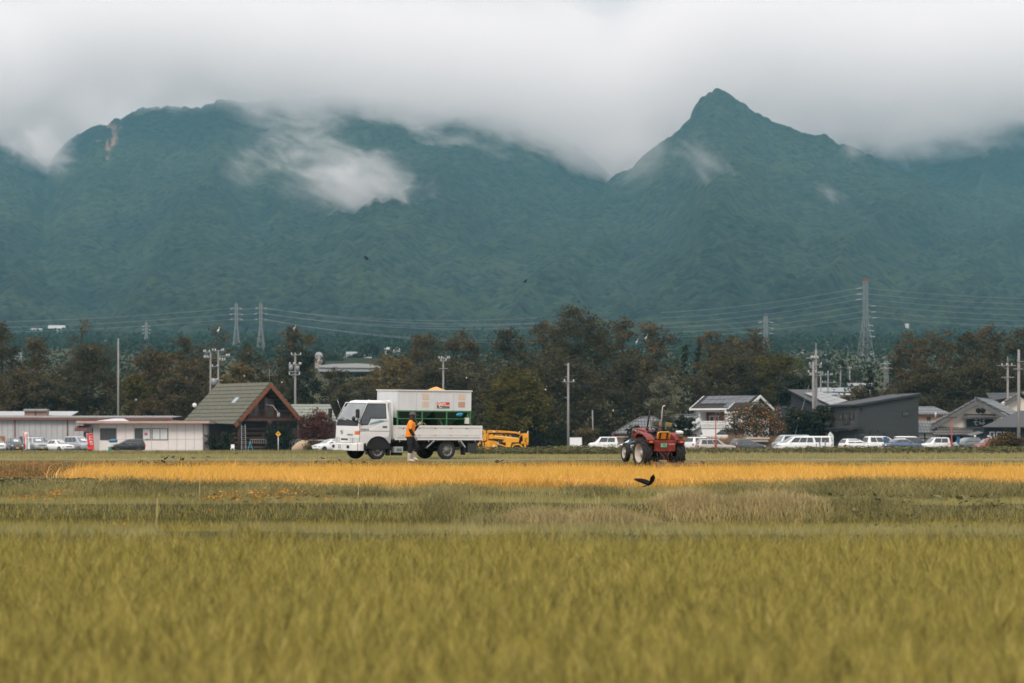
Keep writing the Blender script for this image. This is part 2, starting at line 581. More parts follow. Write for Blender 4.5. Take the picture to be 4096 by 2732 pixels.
build_slope('mountain_shoulder', 'dark forested shoulder in the gap beyond the main mountain', SKY_WEST, 5900, 3600, 1.3, -1000, 700, 8, 260, 41, 60)
# ================================================================== haze and mist
hz = MB()
hz.box(-3200, 3200, -40, 7400, -2.6, 845)
m_haze = bpy.data.materials.new('haze_air')
m_haze.use_nodes = True
_t = m_haze.node_tree
_t.nodes.remove(_t.nodes['Principled BSDF'])
_pv = _t.nodes.new('ShaderNodeVolumePrincipled')
_pv.inputs['Color'].default_value = (0.31, 0.77, 0.99, 1)
_pv.inputs['Density'].default_value = 6.6e-5
_pv.inputs['Absorption Color'].default_value = (1, 1, 1, 1)
_t.links.new(_pv.outputs[0], _t.nodes['Material Output'].inputs['Volume'])
tag(hz.build('haze', m_haze), 'thin blue green haze filling the valley air', 'haze', kind='stuff')
def vol_mat(name, color, aniso=0.0):
 m = bpy.data.materials.new(name)
 m.use_nodes = True
 t = m.node_tree
 t.nodes.remove(t.nodes['Principled BSDF'])
 v = t.nodes.new('ShaderNodeVolumePrincipled')
 v.inputs['Color'].default_value = (*color, 1)
 v.inputs['Anisotropy'].default_value = aniso
 t.links.new(v.outputs[0], t.nodes['Material Output'].inputs['Volume'])
 return m, t, v
def math_node(t, op, a, b=None, c=None, clamp=False):
 n = t.nodes.new('ShaderNodeMath')
 n.operation = op
 n.use_clamp = clamp
 for k, x in enumerate((a, b, c)):
  if x is None:
   continue
  if isinstance(x, (int, float)):
   n.inputs[k].default_value = x
  else:
   t.links.new(x, n.inputs[k])
 return n.outputs[0]
def map_range(t, v, a, b, c=0.0, d=1.0, smooth=True):
 n = t.nodes.new('ShaderNodeMapRange')
 n.interpolation_type = 'SMOOTHSTEP' if smooth else 'LINEAR'
 t.links.new(v, n.inputs['Value'])
 for k, x in zip(('From Min', 'From Max', 'To Min', 'To Max'), (a, b, c, d)):
  n.inputs[k].default_value = x
 return n.outputs[0]
# --- the stratus bank lying on the crests: ragged base whose height follows the photograph along x
DB = 4900.0
m_bank, _t, _v = vol_mat('stratus_volume', (0.97, 0.98, 1.0))
_g = _t.nodes.new('ShaderNodeNewGeometry')
_sp = _t.nodes.new('ShaderNodeSeparateXYZ')
_t.links.new(_g.outputs['Position'], _sp.inputs[0])
BX0, BX1 = PX(-900, DB), PX(5000, DB)
base_pts = [(-900, 520), (-150, 520), (20, 560), (110, 640), (190, 640), (260, 500), (360, 390), (600, 350), (850, 400), (1000, 485), (1200, 525), (1400, 545), (1600, 575), (1750, 605), (1900, 615), (2050, 620), (2200, 660), (2350, 715), (2440, 760), (2520, 700), (2620, 600),
   (2760, 470), (2900, 420), (3050, 470), (3200, 520), (3450, 545), (3700, 540), (3900, 500), (4100, 480), (5000, 480)]
_u = map_range(_t, _sp.outputs['X'], BX0, BX1, 0, 1, False)
_cr = _t.nodes.new('ShaderNodeValToRGB')
# the ramp holds at most 32 stops; heights are stored as 0..1 over 300..700 m
_cr.color_ramp.interpolation = 'B_SPLINE'
el = _cr.color_ramp.elements
while len(el) > 1:
 el.remove(el[-1])
for k, (px, py) in enumerate(base_pts):
 h = (PZ(py, DB) - 300) / 400.0
 p = (px + 900) / 5900.0
 e = el[0] if k == 0 else el.new(p)
 e.position = p
 e.color = (h, h, h, 1)
_t.links.new(_u, _cr.inputs[0])
_bz = math_node(_t, 'MULTIPLY_ADD', _cr.outputs[0], 400.0, 300.0)
_mp = _t.nodes.new('ShaderNodeMapping')
_mp.inputs['Scale'].default_value = (1 / 120.0, 1 / 240.0, 1 / 85.0)
_t.links.new(_g.outputs['Position'], _mp.inputs[0])
_n = _t.nodes.new('ShaderNodeTexNoise')
_n.inputs['Scale'].default_value = 1.0
_n.inputs['Detail'].default_value = 5
_n.inputs['Roughness'].default_value = 0.66
_n.inputs['Distortion'].default_value = 0.6
_t.links.new(_mp.outputs[0], _n.inputs['Vector'])
_dz = math_node(_t, 'SUBTRACT', _sp.outputs['Z'], _bz)
_dz = math_node(_t, 'ADD', _dz, math_node(_t, 'MULTIPLY', math_node(_t, 'SUBTRACT', _n.outputs['Fac'], 0.5), 300.0))
_dens = map_range(_t, _dz, -45, 55)
_topf = math_node(_t, 'MULTIPLY', map_range(_t, _sp.outputs['Z'], 700, 830, 1, 0), map_range(_t, _dz, 110, 330, 1, 0))
_dens = math_node(_t, 'MULTIPLY', math_node(_t, 'MULTIPLY', _dens, _topf), 0.008)
_t.links.new(_dens, _v.inputs['Density'])
bk = MB()
bk.box(BX0, BX1, 4480, 5450, 395, 835)
tag(bk.build('stratus_cloud_mist', m_bank), 'grey stratus cloud bank lying along the mountain crests', 'cloud', kind='stuff')
def puff(name, label, px, py, D, rx, ry, rz, tilt, dens, seed, thr=0.42, nscale=70.0):
 """a torn patch of mist: an ellipsoid whose density is noise that thins to its rim"""
 m, t, v = vol_mat(name + '_volume', (0.98, 0.98, 1.0))
 tcn = t.nodes.new('ShaderNodeTexCoord')
 ln = t.nodes.new('ShaderNodeVectorMath')
 ln.operation = 'LENGTH'
 t.links.new(tcn.outputs['Object'], ln.inputs[0])
 rim = map_range(t, ln.outputs['Value'], 0.05, 1.0, 1, 0, False)
 mpn = t.nodes.new('ShaderNodeMapping')
 mpn.inputs['Scale'].default_value = (rx / nscale / 1.5, ry / nscale, rz / nscale * 1.4)
 mpn.inputs['Location'].default_value = (seed * 3.1, seed * 1.7, seed)
 t.links.new(tcn.outputs['Object'], mpn.inputs[0])
 n = t.nodes.new('ShaderNodeTexNoise')
 n.inputs['Scale'].default_value = 1.0
 n.inputs['Detail'].default_value = 5
 n.inputs['Roughness'].default_value = 0.62
 n.inputs['Distortion'].default_value = 1.0
 t.links.new(mpn.outputs[0], n.inputs['Vector'])
 s = math_node(t, 'MULTIPLY_ADD', rim, 0.62, math_node(t, 'MULTIPLY_ADD', n.outputs['Fac'], 1.7, -0.85 - thr * 0.35))
 d = map_range(t, s, 0.0, 0.55, 0, dens)
 d = math_node(t, 'MULTIPLY', d, map_range(t, rim, 0.0, 0.25))
 t.links.new(d, v.inputs['Density'])
 bm = bmesh.new()
 bmesh.ops.create_icosphere(bm, subdivisions=3, radius=1.0)
 me = bpy.data.meshes.new(name)
 bm.to_mesh(me)
 bm.free()
 o = link_mesh(name, me, m)
 o.location = P(px, py, D)
 o.scale = (rx, ry, rz)
 o.rotation_euler = (0, R(tilt), 0)
 return tag(o, label, 'mist')
pxm = 3900 / S
puff('mist_patch', 'bright torn patch of white mist hanging before the main mountain', 1380, 712, 3500, 440 * pxm, 110, 190 * pxm, 17, 0.016, 6, 0.45, 42.0)
puff('mist_wisp', 'thin faint wisp of mist beside the bright white patch', 980, 660, 3650, 150 * pxm, 70, 130 * pxm, 35, 0.008, 9, 0.7, 32.0)
puff('mist_wisp', 'faint veil of mist clinging to the slope below the pointed peak', 2800, 640, 3500, 230 * pxm, 70, 140 * pxm, 30, 0.007, 5, 0.8, 32.0)
puff('mist_wisp', 'soft column of mist against the steep flank of the pointed peak', 2520, 570, 3950, 230 * pxm, 80, 260 * pxm, -40, 0.008, 23, 0.4, 60.0)
puff('mist_wisp', 'thin torn veil of mist trailing from the cloud base over the main crest', 1150, 500, 4380, 430 * 0.385, 90, 150 * 0.385, 12, 0.006, 31, 0.6, 36.0)
puff('mist_wisp', 'ragged fringe of mist hanging under the cloud between the two summits', 1850, 610, 4380, 420 * 0.385, 90, 150 * 0.385, 14, 0.006, 37, 0.6, 36.0)
puff('mist_wisp', 'small slanting wisp of mist on the lower slope beyond the peak', 3330, 775, 3450, 110 * pxm, 50, 60 * pxm, 28, 0.009, 12, 0.8, 25.0)
puff('mist_wisp', 'ragged wisp of mist rising toward the cloud beyond the peak', 3410, 590, 3600, 100 * pxm, 60, 90 * pxm, -10, 0.009, 15, 0.8, 28.0)
puff('mist_wisp', 'pale mist pouring through the gap beside the main mountain', 165, 590, 4250, 230 * 0.37, 110, 170 * 0.37, 25, 0.016, 19, 0.6, 40.0)
# ================================================================== grass, rice, weeds
def blade_mat(name, stops, rough=0.7, trans=0.35, patch=0.35, pscale=0.25, stretch=(1, 1, 1)):
 """per-blade colour (random per blade blended with broad patches)"""
 m = bpy.data.materials.new(name)
 m.use_nodes = True
 t = m.node_tree
 b = t.nodes['Principled BSDF']
 b.inputs['Roughness'].default_value = rough
 b.inputs['Specular IOR Level'].default_value = 0.15
 g = t.nodes.new('ShaderNodeNewGeometry')
 n = t.nodes.new('ShaderNodeTexNoise')
 n.inputs['Scale'].default_value = pscale
 n.inputs['Detail'].default_value = 3
 mp_ = t.nodes.new('ShaderNodeMapping')
 mp_.inputs['Scale'].default_value = stretch
 t.links.new(g.outputs['Position'], mp_.inputs[0])
 t.links.new(mp_.outputs[0], n.inputs['Vector'])
 mr = t.nodes.new('ShaderNodeMapRange')
 mr.inputs['From Min'].default_value = 0.3
 mr.inputs['From Max'].default_value = 0.7
 t.links.new(n.outputs['Fac'], mr.inputs['Value'])
 mx = t.nodes.new('ShaderNodeMix')
 mx.inputs[0].default_value = patch
 t.links.new(g.outputs['Random Per Island'], mx.inputs[2])
 t.links.new(mr.outputs[0], mx.inputs[3])
 r = t.nodes.new('ShaderNodeValToRGB')
 el = r.color_ramp.elements
 for k, (p, c) in enumerate(stops):
  e = el[k] if k < 2 else el.new(p)
  e.position, e.color = p, (*c, 1)
 t.links.new(mx.outputs[0], r.inputs[0])
 t.links.new(r.outputs[0], b.inputs['Base Color'])
 tr = t.nodes.new('ShaderNodeBsdfTranslucent')
 t.links.new(r.outputs[0], tr.inputs[0])
 ms = t.nodes.new('ShaderNodeMixShader')
 ms.inputs[0].default_value = trans
 t.links.new(b.outputs[0], ms.inputs[1])
 t.links.new(tr.outputs[0], ms.inputs[2])
 t.links.new(ms.outputs[0], t.nodes['Material Output'].inputs['Surface'])
 return m
def wedge_points(n, D0, D1, margin=1.25, power=1.0):
 """points spread evenly over the visible wedge of ground between two distances"""
 w = 0.18 * margin
 n = int(n * (1 + 3.5 * (D1 - D0) / (w * (D1 ** 2 - D0 ** 2) / 2)) * 0.92)
 a = rng.random(n)
 D = np.sqrt(D0 ** 2 + a * (D1 ** 2 - D0 ** 2)) if power == 1 else D0 + (D1 - D0) * a ** power
 X = (rng.random(n) * 2 - 1) * (w * D + 3.5)
 return X, D
def blades(name, label, X, D, h, w, lean, material, z=None, kind='stuff', droop=0.3, cat=None, az=None, seg=2):
 """thin tapering curved blades standing at (X, D); h, w, lean arrays or numbers"""
 n = len(X)
 h = np.broadcast_to(h, n)
 w = np.broadcast_to(w, n)
 lean = np.broadcast_to(lean, n)
 z = ground_z(X, D) - 0.01 if z is None else z
 az = rng.random(n) * 2 * np.pi if az is None else az
 fa = rng.random(n) * np.pi                      # which way the flat of the blade faces
 dx, dy = np.cos(az), np.sin(az)
 wx, wy = np.cos(fa) * w * 0.5, np.sin(fa) * w * 0.5 * 0.6
 base = np.stack([X, D, z], -1)
 ln = lean * h
 mid = base + np.stack([dx * ln * 0.35, dy * ln * 0.35, h * 0.58], -1)
 tip = base + np.stack([dx * ln, dy * ln, h * (1 - droop * np.minimum(1, lean) * 0.6)], -1)
 side = np.stack([wx, wy, np.zeros(n)], -1)
 if seg == 2:
  v = np.stack([base - side * 0.8, base + side * 0.8, mid + side, mid - side, tip], 1).reshape(-1, 3)
  k = np.arange(n)[:, None] * 5
  f = np.concatenate([k + np.array([[0, 1, 2]]), k + np.array([[0, 2, 3]]), k + np.array([[3, 2, 4]])], 0)
 else:
  v = np.stack([base - side, base + side, tip], 1).reshape(-1, 3)
  f = np.arange(n)[:, None] * 3 + np.array([[0, 1, 2]])
 me = np_mesh(name, v, f, 3)
 o = link_mesh(name, me, material)
 return tag(o, label, cat or 'grass', kind=kind)
def leaf_patch(name, label, X, D, z0, hmax, size, material, cat='weeds', kind='stuff', upright=0.4):
 """small broad leaves (quads bent along the middle) filling a weedy layer"""
 n = len(X)
 z = ground_z(X, D) + z0 + rng.random(n) ** 0.8 * hmax
 s = size * (0.6 + 0.8 * rng.random(n))
 az = rng.random(n) * 2 * np.pi
 el = (rng.random(n) - 0.35) * 1.5 * upright + 0.25
 a = np.stack([np.cos(az) * np.cos(el), np.sin(az) * np.cos(el), np.sin(el)], -1)
 b = np.stack([-np.sin(az), np.cos(az), (rng.random(n) - 0.5) * 0.8], -1)
 c = np.stack([X, D, z], -1)
 s_ = s[:, None]
 v = np.stack([c - a * s_ * 0.5, c + b * s_ * 0.32, c + a * s_ * 0.5, c - b * s_ * 0.32], 1).reshape(-1, 3)
 f = np.arange(n)[:, None] * 4 + np.array([[0, 1, 2, 3]])
 o = link_mesh(name, np_mesh(name, v, f, 4), material)
 return tag(o, label, cat, kind=kind)
m_paddy = blade_mat('paddy_regrowth', [(0.0, (0.06, 0.056, 0.016)), (0.35, (0.20, 0.168, 0.044)), (0.7, (0.49, 0.395, 0.090)), (1.0, (0.60, 0.46, 0.20))], patch=0.66, pscale=9.0, stretch=(1.4, 0.4, 0.25))
m_levee = blade_mat('levee_grass', [(0.0, (0.19, 0.175, 0.070)), (0.5, (0.38, 0.335, 0.135)), (1.0, (0.56, 0.46, 0.21))], patch=0.4, pscale=0.8)
m_weedg = blade_mat('weed_blades', [(0.0, (0.11, 0.105, 0.045)), (0.5, (0.26, 0.23, 0.095)), (1.0, (0.50, 0.40, 0.17))], patch=0.5, pscale=0.5)
m_straw = blade_mat('straw_grass', [(0.0, (0.24, 0.19, 0.085)), (0.5, (0.46, 0.36, 0.17)), (1.0, (0.66, 0.50, 0.27))], patch=0.4, pscale=0.6)
m_rice = blade_mat('ripe_rice', [(0.0, (0.60, 0.31, 0.06)), (0.35, (0.86, 0.47, 0.12)), (0.75, (0.95, 0.57, 0.20)), (1.0, (0.97, 0.66, 0.33))], trans=0.4, patch=0.25, pscale=0.35)
m_riceleaf = blade_mat('rice_leaf', [(0.0, (0.40, 0.26, 0.04)), (0.5, (0.76, 0.46, 0.085)), (1.0, (0.93, 0.60, 0.17))], trans=0.4, patch=0.3, pscale=0.5)
m_redstraw = blade_mat('rust_straw', [(0.0, (0.20, 0.085, 0.032)), (0.5, (0.42, 0.185, 0.068)), (1.0, (0.58, 0.31, 0.12))], patch=0.4, pscale=0.8)
m_leaf = blade_mat('weed_leaf', [(0.0, (0.045, 0.050, 0.018)), (0.5, (0.11, 0.11, 0.042)), (0.85, (0.21, 0.185, 0.075)), (1.0, (0.36, 0.26, 0.09))], patch=0.3, pscale=0.4, trans=0.25)
m_darkleaf = blade_mat('dark_leaf', [(0.0, (0.015, 0.022, 0.010)), (0.5, (0.035, 0.045, 0.018)), (1.0, (0.09, 0.09, 0.04))], patch=0.3, pscale=0.8, trans=0.2)
m_orange = blade_mat('orange_bloom', [(0.0, (0.40, 0.15, 0.02)), (0.5, (0.62, 0.25, 0.03)), (1.0, (0.75, 0.38, 0.07))], patch=0.2)
# paddy A: blurred regrowth right in front of the lens
X, D = wedge_points(150000, 11.5, 42.2, 1.35)
tuft = np.floor(rng.random(len(X)) * 1e9)
h = 0.29 * (0.45 + 1.1 * fbm(X * 9.0, D * 3.0, 3, 9)) * (0.7 + 0.5 * rng.random(len(X)))
blades('field_grass', 'olive gold regrowth of the cut paddy filling the near field', X, D, h, 0.008, 0.25 + 0.5 * rng.random(len(X)), m_paddy, seg=2)
# rows of denser tufts of the cut rice hills
X, D = wedge_points(9000, 11.5, 42.2, 1.35)
X = np.repeat(X, 9) + rng.normal(0, 0.035, len(X) * 9)
D = np.repeat(D, 9) + rng.normal(0, 0.035, len(D) * 9)
h = 0.38 * (0.55 + 0.9 * fbm(X * 3.0, D * 1.2, 3, 19)) * (0.7 + 0.5 * rng.random(len(X)))
blades('field_grass', 'taller tufts sprouting from cut rice hills in the near field', X, D, h, 0.009, 0.15 + 0.45 * rng.random(len(X)), m_paddy)
# levees
for (a, b, n, hh, lab) in ((42.0, 44.6, 42000, 0.13, 'short pale grass on the levee of the near field'), (53.8, 56.4, 42000, 0.13, 'short pale grass on the second levee below the orange flowers'),
       (70.0, 72.4, 46000, 0.17, 'short grass on the levee in front of the rice')):
 X, D = wedge_points(n, a, b, 1.35)
 keep = fbm(X * 0.6, D * 0.3, 3, 31) > 0.25
 X, D = X[keep], D[keep]
 blades('levee_grass', lab, X, D, hh * (0.5 + rng.random(len(X))), 0.010, 0.7 * rng.random(len(X)), m_levee, seg=1)
# paddies B and C
for (a, b, n, hh, lab) in ((44.2, 54.2, 70000, 0.27, 'olive regrowth in the middle paddy'), (56.0, 70.4, 110000, 0.25, 'olive regrowth in the paddy before the rice')):
 X, D = wedge_points(n, a, b, 1.3)
 h = 0.75 * hh * (0.6 + 0.7 * fbm(X * 0.7, D * 0.5, 3, 27)) * (0.6 + 0.6 * rng.random(len(X)))
 blades('field_grass', lab, X, D, h, 0.011, 0.2 + 0.5 * rng.random(len(X)), m_paddy, seg=1)
# weeds on the levee before the rice and dark tufts
X, D = wedge_points(70000, 69.5, 73.0, 1.3)
dn = fbm(X * 0.55, D * 0.7, 4, 55) - 0.12 + 0.22 * (1 - sstep(-4.5, -1.8, X)) + 0.30 * sstep(4.0, 8.0, X)
keep = rng.random(len(X)) < sstep(0.34, 0.62, dn)
X, D, dn = X[keep], D[keep], dn[keep]
blades('levee_weeds', 'dark weeds growing along the foot of the rice', X, D, (0.10 + 0.26 * sstep(0.35, 0.8, dn)) * (0.5 + rng.random(len(X))), 0.014, 0.3 + 0.9 * rng.random(len(X)), m_weedg, cat='weeds')
# big pale grass clumps on the second levee
def clump(name, label, px, D0, spread, n, hh, material, lean0=0.5, az=None):
 x0 = PX(px, D0)
 X = x0 + rng.normal(0, spread, n)
 D = D0 + rng.normal(0, 0.5, n)
 h = hh * (0.4 + 0.7 * rng.random(n)) * np.exp(-((X - x0) / (1.35 * spread)) ** 2)
 o = blades(name, label, X, D, h, 0.010, lean0 * (0.4 + 1.2 * rng.random(n)), material, kind=None, droop=0.6, cat='grass clump', az=None if az is None else az + rng.normal(0, 0.9, n))
 return o
for (px, D0, sp, n, hh, mt, lab) in (
  (1940, 50.5, 0.45, 2600, 0.46, m_weedg, 'dark bushy grass clump at the end of the second levee'),
  (2150, 51.5, 0.75, 4200, 0.58, m_straw, 'tall straw coloured grass clump beside the dark bushy one'),
  (2420, 52.5, 0.80, 4200, 0.54, m_straw, 'wide straw coloured grass clump leaning over in mid field'),
  (2640, 49.0, 0.40, 1300, 0.34, m_weedg, 'low dark grass clump before the wide straw coloured one'),
  (2760, 54.5, 0.60, 2600, 0.42, m_straw, 'lower pale grass clump under the flying bird'),
  (3080, 54.5, 0.90, 3200, 0.36, m_straw, 'flat spreading pale grass clump farther along the levee'),
  (1760, 54.5, 0.40, 1700, 0.34, m_weedg, 'small green grass clump next to the orange flowers'),
  (950, 42.5, 0.09, 330, 0.32, m_weedg, 'small dark tuft standing alone on the near levee'),
  (3500, 54.5, 0.80, 2400, 0.24, m_weedg, 'low dark weed clump on the levee with broad leaves')):
 clump('grass_clump', lab, px, D0, sp, n, hh, mt)
# broad leaves creeping over the levee
for (pa, pb, D0, n, lab) in ((3380, 4300, 47.0, 1500, 'broad leaved creeper along the near levee'), (3300, 4000, 55.0, 900, 'dark creeper patches on the second levee'), (700, 1500, 55.3, 500, 'dark leaves under the orange flowers')):
 X = PX(pa + rng.random(n) * (pb - pa), D0)
 D = D0 + rng.normal(0, 0.9, n)
 keep = rng.random(n) < 1.1 * (fbm(X * 1.1, D * 1.3, 3, 23) - 0.25)
 leaf_patch('creeping_weeds', lab, X[keep], D[keep], 0.0, 0.18, 0.12, m_leaf)
# orange flowers on the second levee, in separate drifts
for (px, n, sp, hh, lab) in ((1010, 190, 0.42, 0.20, 'main drift of orange flowers on the second levee'), (1150, 120, 0.3, 0.26, 'tallest orange flowers at the middle of the drift'),
        (860, 60, 0.16, 0.14, 'low orange flowers at the near end of the drift'), (225, 60, 0.14, 0.20, 'small orange flower cluster alone on the pale levee'),
        (110, 40, 0.18, 0.13, 'flat orange flower cluster at the end of the pale levee'), (1310, 34, 0.12, 0.12, 'last few orange flowers beyond the drift'),
        (485, 22, 0.10, 0.12, 'reddish orange flowers in the grass below the levee')):
 D0 = 54.9 if px != 485 else 50.0
 X = PX(px, D0) + rng.normal(0, sp, n)
 D = D0 + rng.normal(0, 0.3, n)
 leaf_patch('orange_flowers', lab, X, D, 0.05, hh, 0.06, m_orange, cat='flowers', kind='stuff')
# tall single dry stalks
for (px, py0, py1, D0, lab) in ((618, 2065, 1990, 46.0, 'tall pale dry stalk leaning on the near levee'), (790, 1935, 1895, 62.0, 'thin dry stalk standing in the paddy before the rice'),
        (1425, 1960, 1915, 60.0, 'thin forked dry stalk in the paddy before the rice')):
 a, b = P(px, py0, D0), P(px + 12, py1, D0)
 a.z = float(ground_z(a.x, a.y)) - 0.02
 st = MB().tube([a, (a + b) / 2 + Vector((0.01, 0, 0)), b], [0.012, 0.010, 0.004], 6).tube([b, b + Vector((0.05, 0.02, 0.09))], [0.008, 0.002], 5)
 tag(st.build('dry_stalk', mat('dry_stalk', (0.45, 0.33, 0.15), 0.8, var=0.2)), lab, 'stalk')
# the ripe rice
def rice_edge(X):
 return 72.2 + 0.5 * (vnoise(X * 0.5, X * 0, 71) - 0.5)
xl = PX(400, 80)
X, D = wedge_points(320000, 72.0, 91.0, 1.25)
lim = PX(500, D) + (vnoise(D * 0.6, D * 0, 4) - 0.5) * 1.6 + rng.normal(0, 0.45, len(D)) - 0.10 * (D - 80)
keep = (X > lim) & (D > rice_edge(X))
X, D = X[keep], D[keep]
q = fbm(X * 0.45, D * 0.4, 3, 77)
h = (0.65 + 0.24 * (q - 0.5)) * (0.78 + 0.3 * rng.random(len(X)))
# ears nod over: wide, drooping
az = 0.3 + rng.normal(0, 1.1, len(X))
blades('rice', 'golden ripe rice standing in a wide band', X[::2], D[::2], h[::2], 0.019, 0.35 + 0.5 * rng.random(len(X[::2])), m_rice, cat='rice', droop=0.7, az=az[::2])
blades('rice', 'upright yellow leaves of the ripe rice', X[1::2], D[1::2], h[1::2] * (0.85 + 0.35 * rng.random(len(X[1::2]))), 0.011, 0.15 + 0.5 * rng.random(len(X[1::2])), m_riceleaf, cat='rice', droop=0.4)
# a few tall leaf tips above the crop and stalks bending out of the front face
X, D = wedge_points(3000, 86, 91.0, 1.25)
keep = X > PX(400, D) + 0.5
X, D = X[keep], D[keep]
blades('rice', 'taller rice tips along the back edge of the crop', X, D, 0.66 + 0.16 * rng.random(len(X)), 0.013, 0.3 * rng.random(len(X)), m_riceleaf, cat='rice')
X, D = wedge_points(9000, 71.7, 73.2, 1.25)
keep = X > PX(400, D) + 0.3
X, D = X[keep], D[keep]
blades('rice', 'rice stalks bending out of the front of the crop', X, D, 0.34 + 0.26 * rng.random(len(X)), 0.016, 0.6 + 0.7 * rng.random(len(X)), m_riceleaf, cat='rice', droop=0.9)
# rust coloured straw and dark leaves where the rice ends
X, D = wedge_points(60000, 76, 92, 1.25)
keep = X < PX(430, D) + 0.4
X, D = X[keep], D[keep]
blades('dry_straw', 'rust coloured dry straw lying past the end of the rice', X, D, 0.16 + 0.25 * rng.random(len(X)), 0.014, 0.9 + 0.6 * rng.random(len(X)), m_redstraw, cat='straw', droop=0.9)
n = 5200
D = 74 + rng.random(n) * 5.0
X = PX(-350 + rng.random(n) * 740, D)
leaf_patch('straw_weeds', 'dark leafy weeds in front of the rust coloured straw', X, D, 0.0, 0.36, 0.14, m_leaf)
n = 900
D = 90.4 + rng.random(n) * 1.8
X = PX(240 + rng.random(n) * 1900, D)
keep = fbm(X * 0.8, D * 0, 3, 91) > 0.5
leaf_patch('verge_weeds', 'broad dark leaves sprawling behind the back edge of the rice', X[keep], D[keep], 0.02, 0.26, 0.2, m_leaf)
X, D = wedge_points(26000, 90.4, 93.0, 1.25)
keep = fbm(X * 0.5, D * 0, 3, 93) > 0.42
blades('dry_straw', 'rust coloured straw along the back edge of the rice', X[keep], D[keep], 0.10 + 0.2 * rng.random(keep.sum()), 0.016, 1.0, m_redstraw, cat='straw', droop=0.9, seg=1)
# verges and the meadow behind the lane
X, D = wedge_points(80000, 91.2, 95.6, 1.25)
blades('verge_grass', 'short grass on the verge before the lane', X, D, 0.02 + 0.05 * rng.random(len(X)), 0.016, 0.7 * rng.random(len(X)), m_levee, seg=1)
X, D = wedge_points(120000, 99.2, 142, 1.2, 1.6)
blades('meadow_grass', 'short green meadow grass behind the lane', X, D, (0.05 + 0.13 * rng.random(len(X))) * (0.6 + 0.9 * fbm(X * 0.15, D * 0.1, 3, 12)), 0.022, 0.6 * rng.random(len(X)), m_levee, seg=1)
X, D = wedge_points(60000, 150, 326, 1.2)
keep = X < PX(1940, D)
X, D = X[keep], D[keep]
blades('meadow_grass', 'taller seeding grass across the meadow toward the prefab', X, D, (0.10 + 0.26 * rng.random(len(X))) * (0.5 + 0.8 * fbm(X * 0.1, D * 0.05, 3, 14)), 0.04, 0.5 * rng.random(len(X)), m_weedg, seg=1)
# leafy weed belt to the east of the truck
n = 46000
D = 141 + rng.random(n) * 14
u = 1880 + rng.random(n) * 2700
X = PX(u, D)
crown = 0.17 + 0.34 * (fbm(X * 0.30, D * 0.25, 4, 61) - 0.3)
leaf_patch('weed_belt', 'belt of leafy yellowing weeds in front of the car park', X, D, 0.02, 1.0, 0.19, m_leaf, cat='weeds')
_o = bpy.data.objects['weed_belt']
_co = np.empty(n * 4 * 3, dtype=np.float32)
_o.data.vertices.foreach_get('co', _co)
_co = _co.reshape(-1, 3)
_co[:, 2] *= np.repeat(crown / 0.66, 4) * (1.0 + 0.10 * (np.repeat(u, 4) > 3900))
_o.data.vertices.foreach_set('co', _co.ravel())
X, D = wedge_points(5200, 140, 158, 1.2)
keep = X > PX(1880, D)
X, D = X[keep], D[keep]
blades('weed_stalks', 'thin seeding stalks sticking out of the weed belt', X, D, 0.30 + 0.32 * rng.random(len(X)), 0.02, 0.35 * rng.random(len(X)), m_weedg, cat='weeds', seg=1)
X, D = wedge_points(16000, 134, 146, 1.2)
keep = X > PX(2700, D)
X, D = X[keep], D[keep]
blades('meadow_grass', 'pale tall grass in front of the weed belt', X, D, 0.10 + 0.22 * rng.random(len(X)), 0.03, 0.8 * rng.random(len(X)), m_straw, seg=1)
# ================================================================== trees
def foliage(name, a, b, c, trans=0.25, patch=0.72, pscale=0.55):
 return blade_mat(name, [(0.0, a), (0.5, b), (1.0, c)], rough=0.75, trans=trans, patch=patch, pscale=pscale)
F = {
 'dark': foliage('leaf_dark_olive', (0.017, 0.016, 0.008), (0.062, 0.052, 0.024), (0.155, 0.122, 0.056)),
 'brown': foliage('leaf_brown', (0.028, 0.023, 0.012), (0.090, 0.068, 0.032), (0.20, 0.140, 0.064)),
 'gold': foliage('leaf_golden', (0.050, 0.038, 0.014), (0.145, 0.106, 0.040), (0.27, 0.19, 0.075)),
 'green': foliage('leaf_yellow_green', (0.026, 0.027, 0.008), (0.085, 0.073, 0.018), (0.19, 0.145, 0.034)),
 'grey': foliage('leaf_grey_green', (0.050, 0.050, 0.032), (0.125, 0.118, 0.074), (0.25, 0.225, 0.15)),
 'deep': foliage('leaf_deep_green', (0.009, 0.013, 0.008), (0.024, 0.028, 0.014), (0.055, 0.054, 0.026)),
 'red': foliage('leaf_red', (0.035, 0.012, 0.011), (0.095, 0.030, 0.022), (0.17, 0.060, 0.038)),
 'rust': foliage('leaf_rust', (0.033, 0.024, 0.012), (0.095, 0.065, 0.029), (0.19, 0.12, 0.05)),
}
m_bark = mat('bark', (0.035, 0.028, 0.022), 0.9, var=0.35, scale=4)
def leaf_quads(C, size, flat=0.0):
 """leaf-cluster quads centred at C"""
 n = len(C)
 a = rng.normal(0, 1, (n, 3))
 a[:, 2] *= (1 - flat)
 a /= np.linalg.norm(a, axis=1)[:, None] + 1e-9
 b = np.cross(a, rng.normal(0, 1, (n, 3)))
 b /= np.linalg.norm(b, axis=1)[:, None] + 1e-9
 s = (size * (0.55 + 0.9 * rng.random(n)))[:, None]
 v = np.stack([C - a * s * 0.5, C + b * s * 0.28 - a * s * 0.1, C + a * s * 0.5, C - b * s * 0.28 + a * s * 0.1], 1).reshape(-1, 3)
 return v
